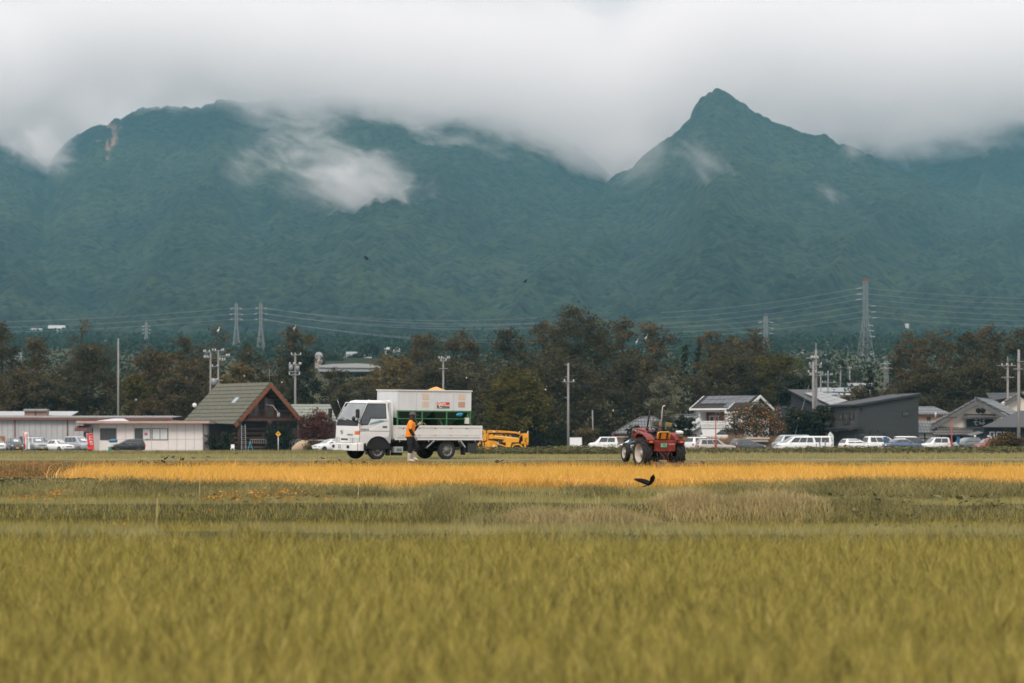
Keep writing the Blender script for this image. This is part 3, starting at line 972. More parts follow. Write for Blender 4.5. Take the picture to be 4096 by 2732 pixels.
def tree(label, px, ytop, wpx, D, kind='dark', style='round', name='broadleaf_tree', base=None, dens=1.0, leaf=0.34, trunk=0.22, lobes=None, cat='tree', group=None, dz=0.0, low=0.0):
 """a tree placed by where it stands: limbs grow to lobes, twigs to clumps, leaf quads round the clumps"""
 k = S / D
 gz = float(ground_z(np.array([PX(px, D)]), np.array([D]))[0]) if base is None else PZ(base, D)
 Ht = PZ(ytop, D) - gz
 W = wpx / k
 rr = random.Random(int(px * 7 + ytop))
 T = thing(name, label, cat, (PX(px, D), D, gz), rr.random() * 0.3, group)
 tr = MB()
 z0 = trunk * Ht
 lean = (rr.uniform(-.04, .04) * Ht, rr.uniform(-.03, .03) * Ht)
 tops = []
 r0 = max(0.10, 0.018 * Ht + 0.008 * W)
 def tp(t):
  return Vector((lean[0] * t * t, lean[1] * t * t, Ht * t))
 tmax = {'round': 0.72, 'airy': 0.85, 'conifer': 0.97, 'column': 0.85, 'bush': 0.4, 'bare': 0.9}[style]
 tr.tube([tp(t) for t in np.linspace(-0.02, tmax, 7)], [r0 * (1 - 0.85 * i / 6) for i in range(7)], 7)
 clumps = []
 nl = lobes or {'round': 15, 'airy': 16, 'conifer': 30, 'column': 16, 'bush': 12, 'bare': 12}[style]
 for i in range(nl):
  f = (i + 0.5) / nl
  ang = i * 2.399 + rr.uniform(-.5, .5)
  if style in ('round', 'airy', 'bush', 'bare'):
   # golden spiral over an egg-shaped crown
   zz = z0 + (Ht - z0) * (0.12 + 0.80 * f)
   u = (zz - z0) / (Ht - z0)
   env = (math.sin(math.pi * min(1, u * 0.80 + 0.20)) ** 0.6) * (0.62 if style == 'airy' else 0.66)
   if style == 'bush':
    env = math.sqrt(max(0.05, 1 - u * u * 0.95)) * 0.70
   rad = W / 2 * env * rr.uniform(0.55, 1.0) * (0.45 if i == nl - 1 else 1)
   lr = W * {'round': 0.19, 'airy': 0.15, 'bush': 0.22, 'bare': 0.12}[style] * rr.uniform(0.8, 1.2)
  elif style == 'conifer':
   u = f
   zz = z0 + (Ht - z0) * (0.04 + 0.93 * f)
   rad = W / 2 * (1 - f) ** 0.85 * rr.uniform(0.5, 0.78)
   lr = max(0.35, W * 0.17 * (1 - f * 0.75))
  else:
   u = f
   zz = z0 + (Ht - z0) * (0.06 + 0.88 * f)
   rad = W / 2 * (math.sin(math.pi * (0.15 + 0.80 * f)) ** 0.7) * rr.uniform(0.4, 0.7)
   lr = W * 0.20 * rr.uniform(0.8, 1.1)
  c = Vector((rad * math.cos(ang), rad * math.sin(ang), zz)) + Vector((lean[0], lean[1], 0)) * (zz / Ht) ** 2
  t0 = max(0.06, min(tmax - 0.03, (zz - abs(rad) * (0.9 if style in ('airy', 'bare') else 0.55)) / Ht))
  a = tp(t0)
  mid = a.lerp(c, 0.5) + Vector((rr.uniform(-.2, .2), rr.uniform(-.2, .2), 0.12 * (c - a).length))
  rl = r0 * (1 - 0.8 * t0) * 0.5
  tr.tube([a, mid, c], [rl, rl * 0.6, rl * 0.28], 5, False)
  nc = {'round': 9, 'airy': 8, 'conifer': 5, 'column': 8, 'bush': 9, 'bare': 9}[style]
  for j in range(nc):
   d = Vector((rr.gauss(0, 1), rr.gauss(0, 1), rr.gauss(0.25, 0.8))).normalized()
   q = c + Vector((d.x * lr, d.y * lr, d.z * lr * (0.75 if style != 'airy' else 1.0))) * rr.uniform(0.5, 1.1)
   if q.z < 0.3:
    q.z = 0.3 + rr.random() * 0.4
   clumps.append((q, lr * rr.uniform(0.34, 0.60)))
   tr.tube([c.lerp(a, 0.15), q], [max(0.02, rl * 0.22), 0.012], 4, False)
 if style == 'bare':
  for i in range(40):
   c0 = rr.choice(clumps)[0]
   tr.tube([c0, c0 + Vector((rr.uniform(-1, 1), rr.uniform(-1, 1), rr.uniform(0.3, 1.4))) * W * 0.07], [0.03, 0.01], 4, False)
 tr.build('trunk', m_bark, T, fix=False)
 per = {'round': 70, 'airy': 46, 'conifer': 60, 'column': 60, 'bush': 60, 'bare': 12}[style] * dens
 pts = []
 for q, cr in clumps:
  m = max(4, int(per * min(2.2, (cr / 0.9) ** 1.3) * (0.34 / leaf) ** 1.4))
  g = rng.normal(0, 1, (m, 3)) * np.array([cr, cr, cr * 0.62]) * 0.62 + np.array(q)
  pts.append(g)
 C = np.concatenate(pts)
 C[:, 2] = np.maximum(C[:, 2], 0.1)
 v = leaf_quads(C, leaf, 0.35)
 o = link_mesh('crown', np_mesh('crown', v, np.arange(len(v)), 4), F[kind], T)
 return T
# the belt of trees behind the houses, from one edge of the picture to the other
BELT = [
 ('tall dark tree at the edge of the belt behind the warehouse roof vents', 15, 1285, 230, 425, 'dark', 'airy'),
 ('brown thinning tree next to the tall dark one', 150, 1345, 210, 432, 'brown', 'airy'),
 ('tall almost bare tree with rusty twigs above the warehouse', 315, 1250, 210, 436, 'rust', 'bare'),
 ('broad olive tree above the prefab office roof', 345, 1385, 300, 420, 'dark', 'round'),
 ('bushy olive tree behind the warehouse vents', 80, 1480, 270, 410, 'brown', 'round'),
 ('low dark tree between the broad olive one and the vents', 215, 1530, 220, 408, 'dark', 'round'),
 ('golden brown tree with a flat top beside the slim concrete pole', 620, 1385, 240, 428, 'rust', 'round'),
 ('dark green conifer like tree beside the slim concrete pole', 555, 1490, 170, 412, 'green', 'round'),
 ('low rust tinged tree behind the end of the warehouse', 600, 1590, 170, 405, 'rust', 'round'),
 ('thin brown tree rising behind the golden brown one', 735, 1345, 190, 445, 'brown', 'airy'),
 ('olive brown tree behind the green roofed log house', 760, 1450, 260, 420, 'brown', 'round'),
 ('dark tree left standing behind the twin utility poles', 830, 1420, 200, 430, 'dark', 'airy'),
 ('nearly bare spreading tree with a white egret on top', 880, 1288, 250, 438, 'brown', 'bare'),
 ('small golden round tree above the log house ridge', 975, 1440, 150, 405, 'gold', 'round'),
 ('low yellowish bush like tree beside the log house ridge', 905, 1490, 120, 403, 'gold', 'round'),
 ('fine twigged brown tree in front of the second pylon', 1000, 1390, 200, 432, 'dark', 'airy'),
 ('tall fine tree topped by a white egret', 1172, 1290, 210, 438, 'brown', 'airy'),
 ('dense dark tree behind the pole with transformers', 1195, 1395, 200, 425, 'deep', 'round'),
 ('dark tree behind the log house gable', 1080, 1470, 220, 415, 'dark', 'round'),
 ('small dark tree above the far end of the green roof', 1350, 1470, 190, 430, 'dark', 'airy'),
 ('olive tree above the truck cab', 1450, 1530, 250, 412, 'dark', 'round'),
 ('thin bare tree before the pale distant hall', 1540, 1370, 110, 440, 'deep', 'bare'),
 ('golden brown tree rounding off the gap above the truck', 1590, 1425, 270, 420, 'gold', 'round'),
 ('airy brown tree behind the container top', 1700, 1322, 270, 436, 'brown', 'airy'),
 ('second airy brown tree behind the container top', 1850, 1318, 250, 438, 'brown', 'airy'),
 ('dark shaded tree just above the grain container', 1760, 1450, 330, 415, 'dark', 'round'),
 ('dark brown tree left of the highest crowns', 2030, 1310, 240, 432, 'dark', 'airy'),
 ('brown feathery tree leaning on the highest crown', 2175, 1258, 210, 436, 'brown', 'airy'),
 ('highest broad dark tree of the whole belt', 2330, 1232, 330, 430, 'dark', 'round'),
 ('tall feathery tree right beside the highest crown', 2500, 1258, 190, 436, 'brown', 'airy'),
 ('tall brown tree ending the middle group of the belt', 2610, 1275, 240, 434, 'brown', 'airy'),
 ('dark undergrowth tree below the highest crown', 2250, 1440, 380, 412, 'dark', 'round'),
 ('shadowy tree behind the slender grey green one', 2520, 1440, 320, 414, 'dark', 'round'),
 ('low shaded tree beside the round yellow green one', 2010, 1480, 300, 408, 'dark', 'round'),
 ('small dark cypress standing in the gap before the white house', 2733, 1372, 62, 470, 'deep', 'conifer'),
 ('second small dark cypress in the gap', 2785, 1366, 62, 472, 'deep', 'conifer'),
 ('feathery brown tree above the white house ridge', 2850, 1312, 190, 440, 'brown', 'airy'),
 ('thin brown tree beside the feathery one', 2925, 1325, 150, 442, 'brown', 'airy'),
 ('tall brown tree over the solar panelled roof', 3010, 1300, 220, 436, 'brown', 'airy'),
 ('broad olive tree filling the space behind the white house', 2900, 1420, 360, 416, 'dark', 'round'),
 ('round yellow olive tree behind the roadside pole', 3110, 1412, 260, 415, 'green', 'round'),
 ('dark tree reaching down to the dark house roof', 3190, 1500, 190, 408, 'deep', 'round'),
 ('tree of the eastern group with thin rusty top', 3640, 1330, 210, 440, 'rust', 'airy'),
 ('brown tree behind the restaurant ridge', 3760, 1318, 230, 432, 'brown', 'airy'),
 ('tall dark brown tree over the restaurant', 3880, 1300, 230, 430, 'dark', 'airy'),
 ('tallest feathery tree of the eastern group', 3975, 1286, 210, 434, 'brown', 'airy'),
 ('dark tree behind the tall wooden pole', 4080, 1312, 240, 430, 'dark', 'airy'),
 ('brown tree closing the eastern edge of the belt', 4190, 1330, 240, 432, 'brown', 'airy'),
 ('low dark tree behind the charcoal building', 3700, 1470, 280, 412, 'dark', 'round'),
 ('shaded tree behind the restaurant roof', 3900, 1450, 320, 410, 'dark', 'round'),
 ('shaded tree behind the navy building', 4070, 1450, 280, 412, 'dark', 'round'),
 ('pointed dark cypress in front of the big pylon', 3490, 1460, 150, 430, 'deep', 'conifer'),
 ('low olive tree at the foot of the pointed cypress', 3420, 1560, 170, 420, 'brown', 'round'),
 ('small green tree behind the charcoal building roof', 3560, 1560, 170, 415, 'dark', 'round'),
]
for (lab, px, yt, w, D, kd, st) in BELT:
 lab = lab.replace('dark tree left standing', 'dark tree standing').replace('dark brown tree left of', 'dark brown tree next to').replace('tall feathery tree right beside', 'tall feathery tree close beside')
 tree(lab, px, yt, w * 1.12, D, kd, st, name='cypress_tree' if st == 'conifer' else 'broadleaf_tree', group='belt of trees behind the village', trunk=0.10 if st == 'round' else 0.2, dens=1.4)
# garden trees standing in front of the belt
tree('big round yellow green tree beside the rear of the truck', 2075, 1488, 290, 352, 'green', 'round', trunk=0.05, dens=1.5, lobes=26, leaf=0.30)
tree('slender grey green tree behind the tractor', 2657, 1508, 165, 350, 'grey', 'column', trunk=0.06, dens=1.25, leaf=0.26)
tree('dark green shrub beside the slender grey green tree', 2730, 1665, 110, 351, 'deep', 'bush', name='shrub', trunk=0.05, cat='shrub')
pers = tree('persimmon tree full of orange fruit before the white house', 3025, 1625, 260, 350, 'brown', 'round', name='persimmon_tree', base=1775, trunk=0.16, dens=0.55, leaf=0.24)
_n = 210
_fr = MB()
for i in range(_n):
 a, r_, h_ = random.random() * 6.28, random.random() ** 0.5, random.random()
 W_, H_ = 260 / 32.5, 150 / 32.5
 x_ = r_ * math.cos(a) * W_ / 2 * (1.05 - 0.35 * h_)
 y_ = r_ * math.sin(a) * W_ / 2 * 0.8 - 0.3
 z_ = 0.8 + (H_ - 0.9) * h_
 q_ = 0.075
 _fr.add([(x_ - q_, y_, z_), (x_ + q_, y_, z_), (x_, y_ - q_, z_), (x_, y_ + q_, z_), (x_, y_, z_ - q_), (x_, y_, z_ + q_)], [(0, 2, 5), (2, 1, 5), (1, 3, 5), (3, 0, 5), (2, 0, 4), (1, 2, 4), (3, 1, 4), (0, 3, 4)])
_fo = _fr.build('fruit', mat('persimmon_fruit', (0.72, 0.22, 0.03), 0.5), pers)
_fo['kind'] = 'stuff'
tree('dark yew mass behind the white minivan', 3185, 1640, 150, 356, 'deep', 'bush', name='shrub', trunk=0.05, cat='shrub', dens=1.5)
tree('dark yew mass around the roadside pole', 3275, 1632, 140, 356, 'deep', 'bush', name='shrub', trunk=0.05, cat='shrub', dens=1.5)
tree('red leaved shrub behind the truck cab', 1270, 1652, 165, 352, 'red', 'bush', name='shrub', trunk=0.10, cat='shrub', dens=1.3, leaf=0.22)
tree('leafy green shrub against the prefab end wall', 880, 1742, 130, 346, 'deep', 'bush', name='shrub', trunk=0.05, cat='shrub', dens=1.3, leaf=0.24)
tree('dark shrub below the log house balcony', 1110, 1702, 130, 343, 'deep', 'bush', name='shrub', trunk=0.05, cat='shrub', dens=1.3, leaf=0.24)
tree('low weedy shrub in front of the hoop frame', 1240, 1772, 110, 338, 'brown', 'bush', name='shrub', trunk=0.05, cat='shrub', leaf=0.2)
tree('dark bush speckled with pale blossom beside the concrete pole', 2240, 1705, 130, 350, 'deep', 'bush', name='shrub', trunk=0.05, cat='shrub', leaf=0.24)
tree('olive bush behind the white notice panel', 2345, 1712, 120, 352, 'brown', 'bush', name='shrub', trunk=0.05, cat='shrub', leaf=0.24)
tree('round dark bush next to the tile roofed cottage', 2415, 1718, 90, 352, 'deep', 'bush', name='shrub', trunk=0.05, cat='shrub', leaf=0.24)
tree('green bush between the tractor and the tiled cottage', 2540, 1700, 80, 350, 'deep', 'bush', name='shrub', trunk=0.05, cat='shrub', leaf=0.24)
tree('rust coloured shrub at the edge of the weed belt', 4030, 1752, 150, 200, 'rust', 'bush', name='shrub', trunk=0.05, cat='shrub', leaf=0.16)
tree('low dark bush under the yellow green tree', 2150, 1700, 130, 350, 'deep', 'bush', name='shrub', trunk=0.05, cat='shrub', leaf=0.24)
# trees and woods farther out on the fan, fading into the haze
FAR = [(3375, 1440, 70, 720, 'deep', 'conifer', 'tall narrow cypress beyond the town roofs'), (3295, 1455, 110, 760, 'deep', 'round', 'dark round tree beyond the town poles'), (3420, 1480, 100, 740, 'dark', 'round', 'dark tree at the foot of the big pylon'),
  (3590, 1430, 120, 700, 'deep', 'round', 'dark tree beside the thin lattice mast'), (3240, 1480, 90, 700, 'dark', 'round', 'dark tree behind the roadside pole and roofs'),
  (1330, 1420, 120, 1000, 'deep', 'round', 'hazy dark tree beside the pale two storey farmhouse'), (1430, 1415, 90, 1050, 'deep', 'round', 'hazy tree in front of the distant farm roofs'), (1480, 1380, 130, 1150, 'deep', 'round', 'hazy tree behind the pale distant hall'),
  (1265, 1400, 110, 1100, 'deep', 'round', 'hazy tree at the near side of the far meadow'), (400, 1380, 170, 900, 'dark', 'round', 'hazy tree below the white farmhouse on the hill')]
for (px, yt, w, D, kd, st, lab) in FAR:
 tree(lab, px, yt, w, D, kd, st, name='cypress_tree' if st == 'conifer' else 'broadleaf_tree', leaf=0.6, dens=0.8, trunk=0.05)
# the dark thicket under the belt, and the woods at the foot of the mountains
n = 42000
D = 404 + rng.random(n) * 40
u = -500 + rng.random(n) * 5100
hh = 5.2 * (0.45 + 1.1 * fbm(u / 90.0, D * 0.05, 3, 8)) * (1 - 0.75 * sstep(3300, 3380, u) * (1 - sstep(3560, 3640, u))) * (1 - 0.35 * sstep(1260, 1320, u) * (1 - sstep(1420, 1480, u)))
C = np.stack([PX(u, D), D, rng.random(n) ** 0.8 * hh], -1)
v = leaf_quads(C, 0.55)
tag(link_mesh('thicket', np_mesh('thicket', v, np.arange(len(v)), 4), F['dark']), 'dark thicket filling the space under the belt of trees', 'thicket', kind='stuff')
n = 150000
D = 520 + 1900 * rng.random(n) ** 0.8
u = -700 + rng.random(n) * 5500
dn = fbm(u / 220.0, D / 160.0, 4, 33)
keep = dn > 0.46 - 0.20 * sstep(1200, 2000, D)
keep &= ~((u > 1255) & (u < 1560) & (D < 1100)) & ~((u > 3150) & (u < 3570) & (D < 1500) & (rng.random(n) < 0.45))
u, D, dn = u[keep], D[keep], dn[keep]
X = PX(u, D)
cell = np.floor(X / 9.0) * 31 + np.floor(D / 12.0)
hh = 6 + 5 * _hash2(np.floor(X / 9.0), np.floor(D / 12.0), 3)
cx = (np.floor(X / 9.0) + 0.5) * 9.0
r_ = np.clip(np.abs(X - cx) / 5.0, 0, 1)
C = np.stack([X, D, ground_z(X, D) + hh * (1 - 0.6 * r_ ** 2) * (0.35 + 0.65 * rng.random(len(X)) ** 0.6)], -1)
v = leaf_quads(C, D * 0.0015, 0.2)
tag(link_mesh('distant_woods', np_mesh('distant_woods', v, np.arange(len(v)), 4), foliage('leaf_distant', (0.008, 0.017, 0.010), (0.020, 0.036, 0.018), (0.045, 0.060, 0.026))), 'hazy woods covering the foot of the mountains', 'woods', kind='stuff')
# ================================================================== the village
class Site:
 """local frame of a thing standing at distance D: x metres from pixel column px0, z metres above the ground"""
 def __init__(self, px0, D, gz=None):
  self.px0, self.D, self.k = px0, D, S / D
  self.gz = float(ground_z(np.array([PX(px0, D)]), np.array([D]))[0]) if gz is None else gz
 def X(self, px):
  return (px - self.px0) / self.k
 def Z(self, py):
  return EYE + (HY - py) / self.k - self.gz
 def loc(self):
  return (PX(self.px0, self.D), self.D, self.gz)
 def p(self, px, py, dy=0.0):
  return Vector((self.X(px), dy, self.Z(py)))
 def box(self, pxa, pxb, pya, pyb, y0, y1, mb=None):
  mb = mb or MB()
  return mb.box(self.X(pxa), self.X(pxb), y0, y1, self.Z(pyb), self.Z(pya))
def tile_mat(name, a, b, rows, cols=0.0, axis=2, depth=0.5, rough=0.75):
 """courses: thin dark joints along the slope, with weathered tiles between"""
 m = bpy.data.materials.new(name)
 m.use_nodes = True
 t = m.node_tree
 bs = t.nodes['Principled BSDF']
 bs.inputs['Roughness'].default_value = rough
 tcn = t.nodes.new('ShaderNodeTexCoord')
 sp = t.nodes.new('ShaderNodeSeparateXYZ')
 t.links.new(tcn.outputs['Object'], sp.inputs[0])
 def saw(sock, freq):
  mu = t.nodes.new('ShaderNodeMath')
  mu.operation = 'MULTIPLY'
  t.links.new(sock, mu.inputs[0])
  mu.inputs[1].default_value = freq
  fr = t.nodes.new('ShaderNodeMath')
  fr.operation = 'FRACT'
  t.links.new(mu.outputs[0], fr.inputs[0])
  return fr.outputs[0]
 r = saw(sp.outputs[axis], rows)
 st = t.nodes.new('ShaderNodeMath')
 st.operation = 'GREATER_THAN'
 t.links.new(r, st.inputs[0])
 st.inputs[1].default_value = 0.22
 fac = st.outputs[0]
 if cols:
  c = saw(sp.outputs[0], cols)
  s2 = t.nodes.new('ShaderNodeMath')
  s2.operation = 'GREATER_THAN'
  t.links.new(c, s2.inputs[0])
  s2.inputs[1].default_value = 0.2
  mu2 = t.nodes.new('ShaderNodeMath')
  mu2.operation = 'MULTIPLY'
  t.links.new(fac, mu2.inputs[0])
  t.links.new(s2.outputs[0], mu2.inputs[1])
  fac = mu2.outputs[0]
 n = t.nodes.new('ShaderNodeTexNoise')
 n.inputs['Scale'].default_value = 2.5
 n.inputs['Detail'].default_value = 5
 t.links.new(tcn.outputs['Object'], n.inputs['Vector'])
 rp = t.nodes.new('ShaderNodeValToRGB')
 rp.color_ramp.elements[0].position, rp.color_ramp.elements[0].color = 0.3, (*a, 1)
 rp.color_ramp.elements[1].position, rp.color_ramp.elements[1].color = 0.7, (*b, 1)
 t.links.new(n.outputs['Fac'], rp.inputs[0])
 mx = t.nodes.new('ShaderNodeMixRGB')
 t.links.new(fac, mx.inputs[0])
 mx.inputs[1].default_value = (a[0] * depth * 0.5, a[1] * depth * 0.5, a[2] * depth * 0.5, 1)
 t.links.new(rp.outputs[0], mx.inputs[2])
 t.links.new(mx.outputs[0], bs.inputs['Base Color'])
 return m
m_ivory = mat('prefab_panel', (0.67, 0.615, 0.585), 0.6, col2=(0.74, 0.69, 0.66), scale=0.8)
m_pinkroof = mat('faded_pink_roof', (0.40, 0.25, 0.215), 0.7, col2=(0.48, 0.33, 0.29), scale=1.2)
m_wallgrey = mat('corrugated_wall', (0.36, 0.36, 0.37), 0.6, col2=(0.46, 0.455, 0.46), scale=0.7)
m_roofwhite = mat('slate_sheet_roof', (0.34, 0.34, 0.35), 0.6, col2=(0.46, 0.46, 0.47), scale=0.6)
m_rustbrown = mat('brown_gutter', (0.17, 0.075, 0.050), 0.7, var=0.25, scale=2)
m_seam = mat('wall_seam', (0.24, 0.22, 0.21), 0.8)
m_dkwin = mat('dark_window', (0.045, 0.048, 0.045), 0.15, col2=(0.075, 0.08, 0.078), scale=0.7)
m_winframe = mat('brown_window_frame', (0.085, 0.050, 0.038), 0.5)
m_curtain = mat('white_curtain', (0.60, 0.61, 0.60), 0.8, var=0.06, scale=2)
m_paper = mat('white_paper', (0.72, 0.73, 0.74), 0.7)
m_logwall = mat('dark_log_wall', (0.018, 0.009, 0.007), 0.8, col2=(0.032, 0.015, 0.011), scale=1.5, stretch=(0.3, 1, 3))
m_barge = mat('orange_bargeboard', (0.22, 0.062, 0.022), 0.6, var=0.2, scale=3)
m_logbeam = mat('log_beam', (0.060, 0.026, 0.018), 0.7, var=0.3, scale=3)
m_shingle = tile_mat('green_shingle', (0.086, 0.083, 0.055), (0.132, 0.127, 0.088), 2.1, 0, 2, 0.45)
m_shingle2 = tile_mat('grey_green_shingle', (0.20, 0.215, 0.18), (0.26, 0.27, 0.23), 2.4, 0, 2, 0.9)
m_tile = tile_mat('grey_roof_tile', (0.105, 0.108, 0.112), (0.20, 0.205, 0.21), 2.6, 2.6, 2, 0.5, 0.5)
m_tile2 = tile_mat('weathered_roof_tile', (0.095, 0.09, 0.087), (0.18, 0.168, 0.158), 2.6, 2.6, 2, 0.5, 0.5)
m_metalroof = tile_mat('ribbed_metal_roof', (0.125, 0.12, 0.12), (0.165, 0.16, 0.158), 0.0001, 2.2, 2, 0.5, 0.45)
m_brownroof = tile_mat('brown_sheet_roof', (0.075, 0.052, 0.045), (0.11, 0.082, 0.072), 0.0001, 1.9, 2, 0.5, 0.85)
m_housewhite = mat('white_render', (0.76, 0.76, 0.76), 0.7, col2=(0.82, 0.82, 0.82), scale=0.6)
m_redwood = mat('red_brown_siding', (0.20, 0.055, 0.022), 0.7, var=0.2, scale=3, stretch=(1, 1, 5))
m_charcoal = mat('charcoal_siding', (0.026, 0.029, 0.031), 0.7, col2=(0.036, 0.039, 0.041), scale=1.0, stretch=(0.4, 1, 4))
m_charcoal2 = mat('warm_charcoal_siding', (0.066, 0.060, 0.057), 0.7, var=0.1, scale=1.0)
m_charroof = mat('charcoal_roof', (0.024, 0.025, 0.027), 0.6, var=0.2, scale=2)
m_darkhouse = mat('violet_black_siding', (0.022, 0.022, 0.027), 0.7, var=0.25, scale=1.2)
m_solar = mat('solar_panel', (0.040, 0.043, 0.052), 0.3, col2=(0.065, 0.068, 0.078), scale=0.5, spec=0.7)
m_solar2 = mat('pale_solar_panel', (0.20, 0.20, 0.205), 0.25, col2=(0.26, 0.26, 0.265), scale=0.5, spec=0.7)
m_cream = mat('cream_plaster', (0.66, 0.58, 0.49), 0.8, col2=(0.72, 0.645, 0.56), scale=0.8)
m_navy = mat('navy_siding', (0.010, 0.015, 0.026), 0.6, var=0.3, scale=1.5)
m_fascia = mat('grey_fascia', (0.115, 0.115, 0.110), 0.6, var=0.15, scale=2)
m_trimwhite = mat('white_trim', (0.74, 0.74, 0.73), 0.5)
m_pole = mat('concrete_pole', (0.20, 0.19, 0.18), 0.85, col2=(0.29, 0.275, 0.26), scale=3, stretch=(1, 1, 0.3))
m_steel = mat('galvanised_steel', (0.27, 0.28, 0.285), 0.5, metal=0.2, var=0.12, scale=5)
m_porcelain = mat('white_porcelain', (0.80, 0.79, 0.77), 0.25)
m_wire = mat('dark_cable', (0.02, 0.022, 0.024), 0.6)
m_redpost = mat('red_painted_post', (0.30, 0.045, 0.022), 0.5, var=0.15, scale=2)
def window(parent, x0, x1, z0, z1, y, fm=None, gm=None, t=0.07, mull=0, name='window', halves=None):
 """frame with its glass as a child, set proud of the wall at y (facing -y)"""
 fm, gm = fm or m_winframe, gm or m_dkwin
 f = MB()
 f.box(x0, x1, y - 0.06, y - 0.003, z1 - t, z1).box(x0, x1, y - 0.06, y - 0.003, z0, z0 + t)
 f.box(x0, x0 + t, y - 0.06, y - 0.003, z0 + t, z1 - t).box(x1 - t, x1, y - 0.06, y - 0.003, z0 + t, z1 - t)
 for i in range(mull):
  xm = x0 + (x1 - x0) * (i + 1) / (mull + 1)
  f.box(xm - t * 0.4, xm + t * 0.4, y - 0.055, y - 0.003, z0 + t, z1 - t)
 w = f.build(name, fm, parent)
 if halves:
  xm = (x0 + x1) / 2
  MB().box(x0 + t, xm - t * 0.4, y - 0.03, y - 0.004, z0 + t, z1 - t).build('pane', halves[0], w)
  MB().box(xm + t * 0.4, x1 - t, y - 0.03, y - 0.004, z0 + t, z1 - t).build('pane', halves[1], w)
 else:
  MB().box(x0 + t, x1 - t, y - 0.03, y - 0.004, z0 + t, z1 - t).build('pane', gm, w)
 return w
# ---------------------------------------------------------------- warehouse
def warehouse():
 s = Site(270, 374)
 T = thing('warehouse', 'long grey corrugated warehouse with brown downpipes behind the parked cars', 'warehouse', s.loc())
 s.box(-420, 690, 1680, 1812, 0, 14).build('wall', m_wallgrey, T)
 w = MB()
 for px in range(-410, 690, 22):
  s.box(px, px + 1.2, 1682, 1808, -0.03, -0.002, w)
 w.build('wall_seam', m_seam, T)
 x0, x1 = s.X(-440), s.X(692)
 r = MB().slab((x0, -0.6, s.Z(1668)), (x1, -0.6, s.Z(1668)), (x1, 10, s.Z(1661)), (x0, 10, s.Z(1661)), 0.08)
 r.slab((x0, 3.0, s.Z(1660)), (s.X(272), 3.0, s.Z(1660)), (s.X(268), 10, s.Z(1641)), (x0, 10, s.Z(1641)), 0.08)
 ro = r.build('roof', m_roofwhite, T)
 e = MB()
 for px in range(-436, 690, 9):                       # wavy sheet ends
  e.tube([(s.X(px), -0.66, s.Z(1668.5)), (s.X(px), 0.3, s.Z(1665))], 0.10, 6)
 e.build('corrugation', m_wallgrey, ro)
 s.box(-440, 692, 1671.5, 1679.5, -0.66, -0.50).build('gutter', m_rustbrown, T)
 for px in (60, 270, -160):
  MB().tube([(s.X(px), -0.10, s.Z(1679)), (s.X(px), -0.10, s.Z(1806))], 0.07, 6).build('downpipe', m_rustbrown, T)
 for px in (92, 139):
  v = MB()
  s.box(px + 1, px + 44, 1644, 1669, 0.9, 2.6, v)
  vo = v.build('roof_vent', mat('vent_brick', (0.26, 0.15, 0.12), 0.8, var=0.2), T)
  c = MB()
  pr = [(-0.15, 0), (-0.15, 0.16), (0.1, 0.32), (1.6, 0.32), (1.85, 0.16), (1.85, 0)]
  c.prism([(0.8 + a, s.Z(1645) + b) for a, b in pr], s.X(px - 2), s.X(px + 46), 'YZ')
  c.build('vent_cap', mat('vent_cap_grey', (0.20, 0.195, 0.185), 0.6, var=0.2), vo)
 MB().box(s.X(-30), s.X(20), -0.06, -0.003, s.Z(1806), s.Z(1745)).build('door', mat('rusty_door', (0.30, 0.12, 0.04), 0.7, var=0.2), T)
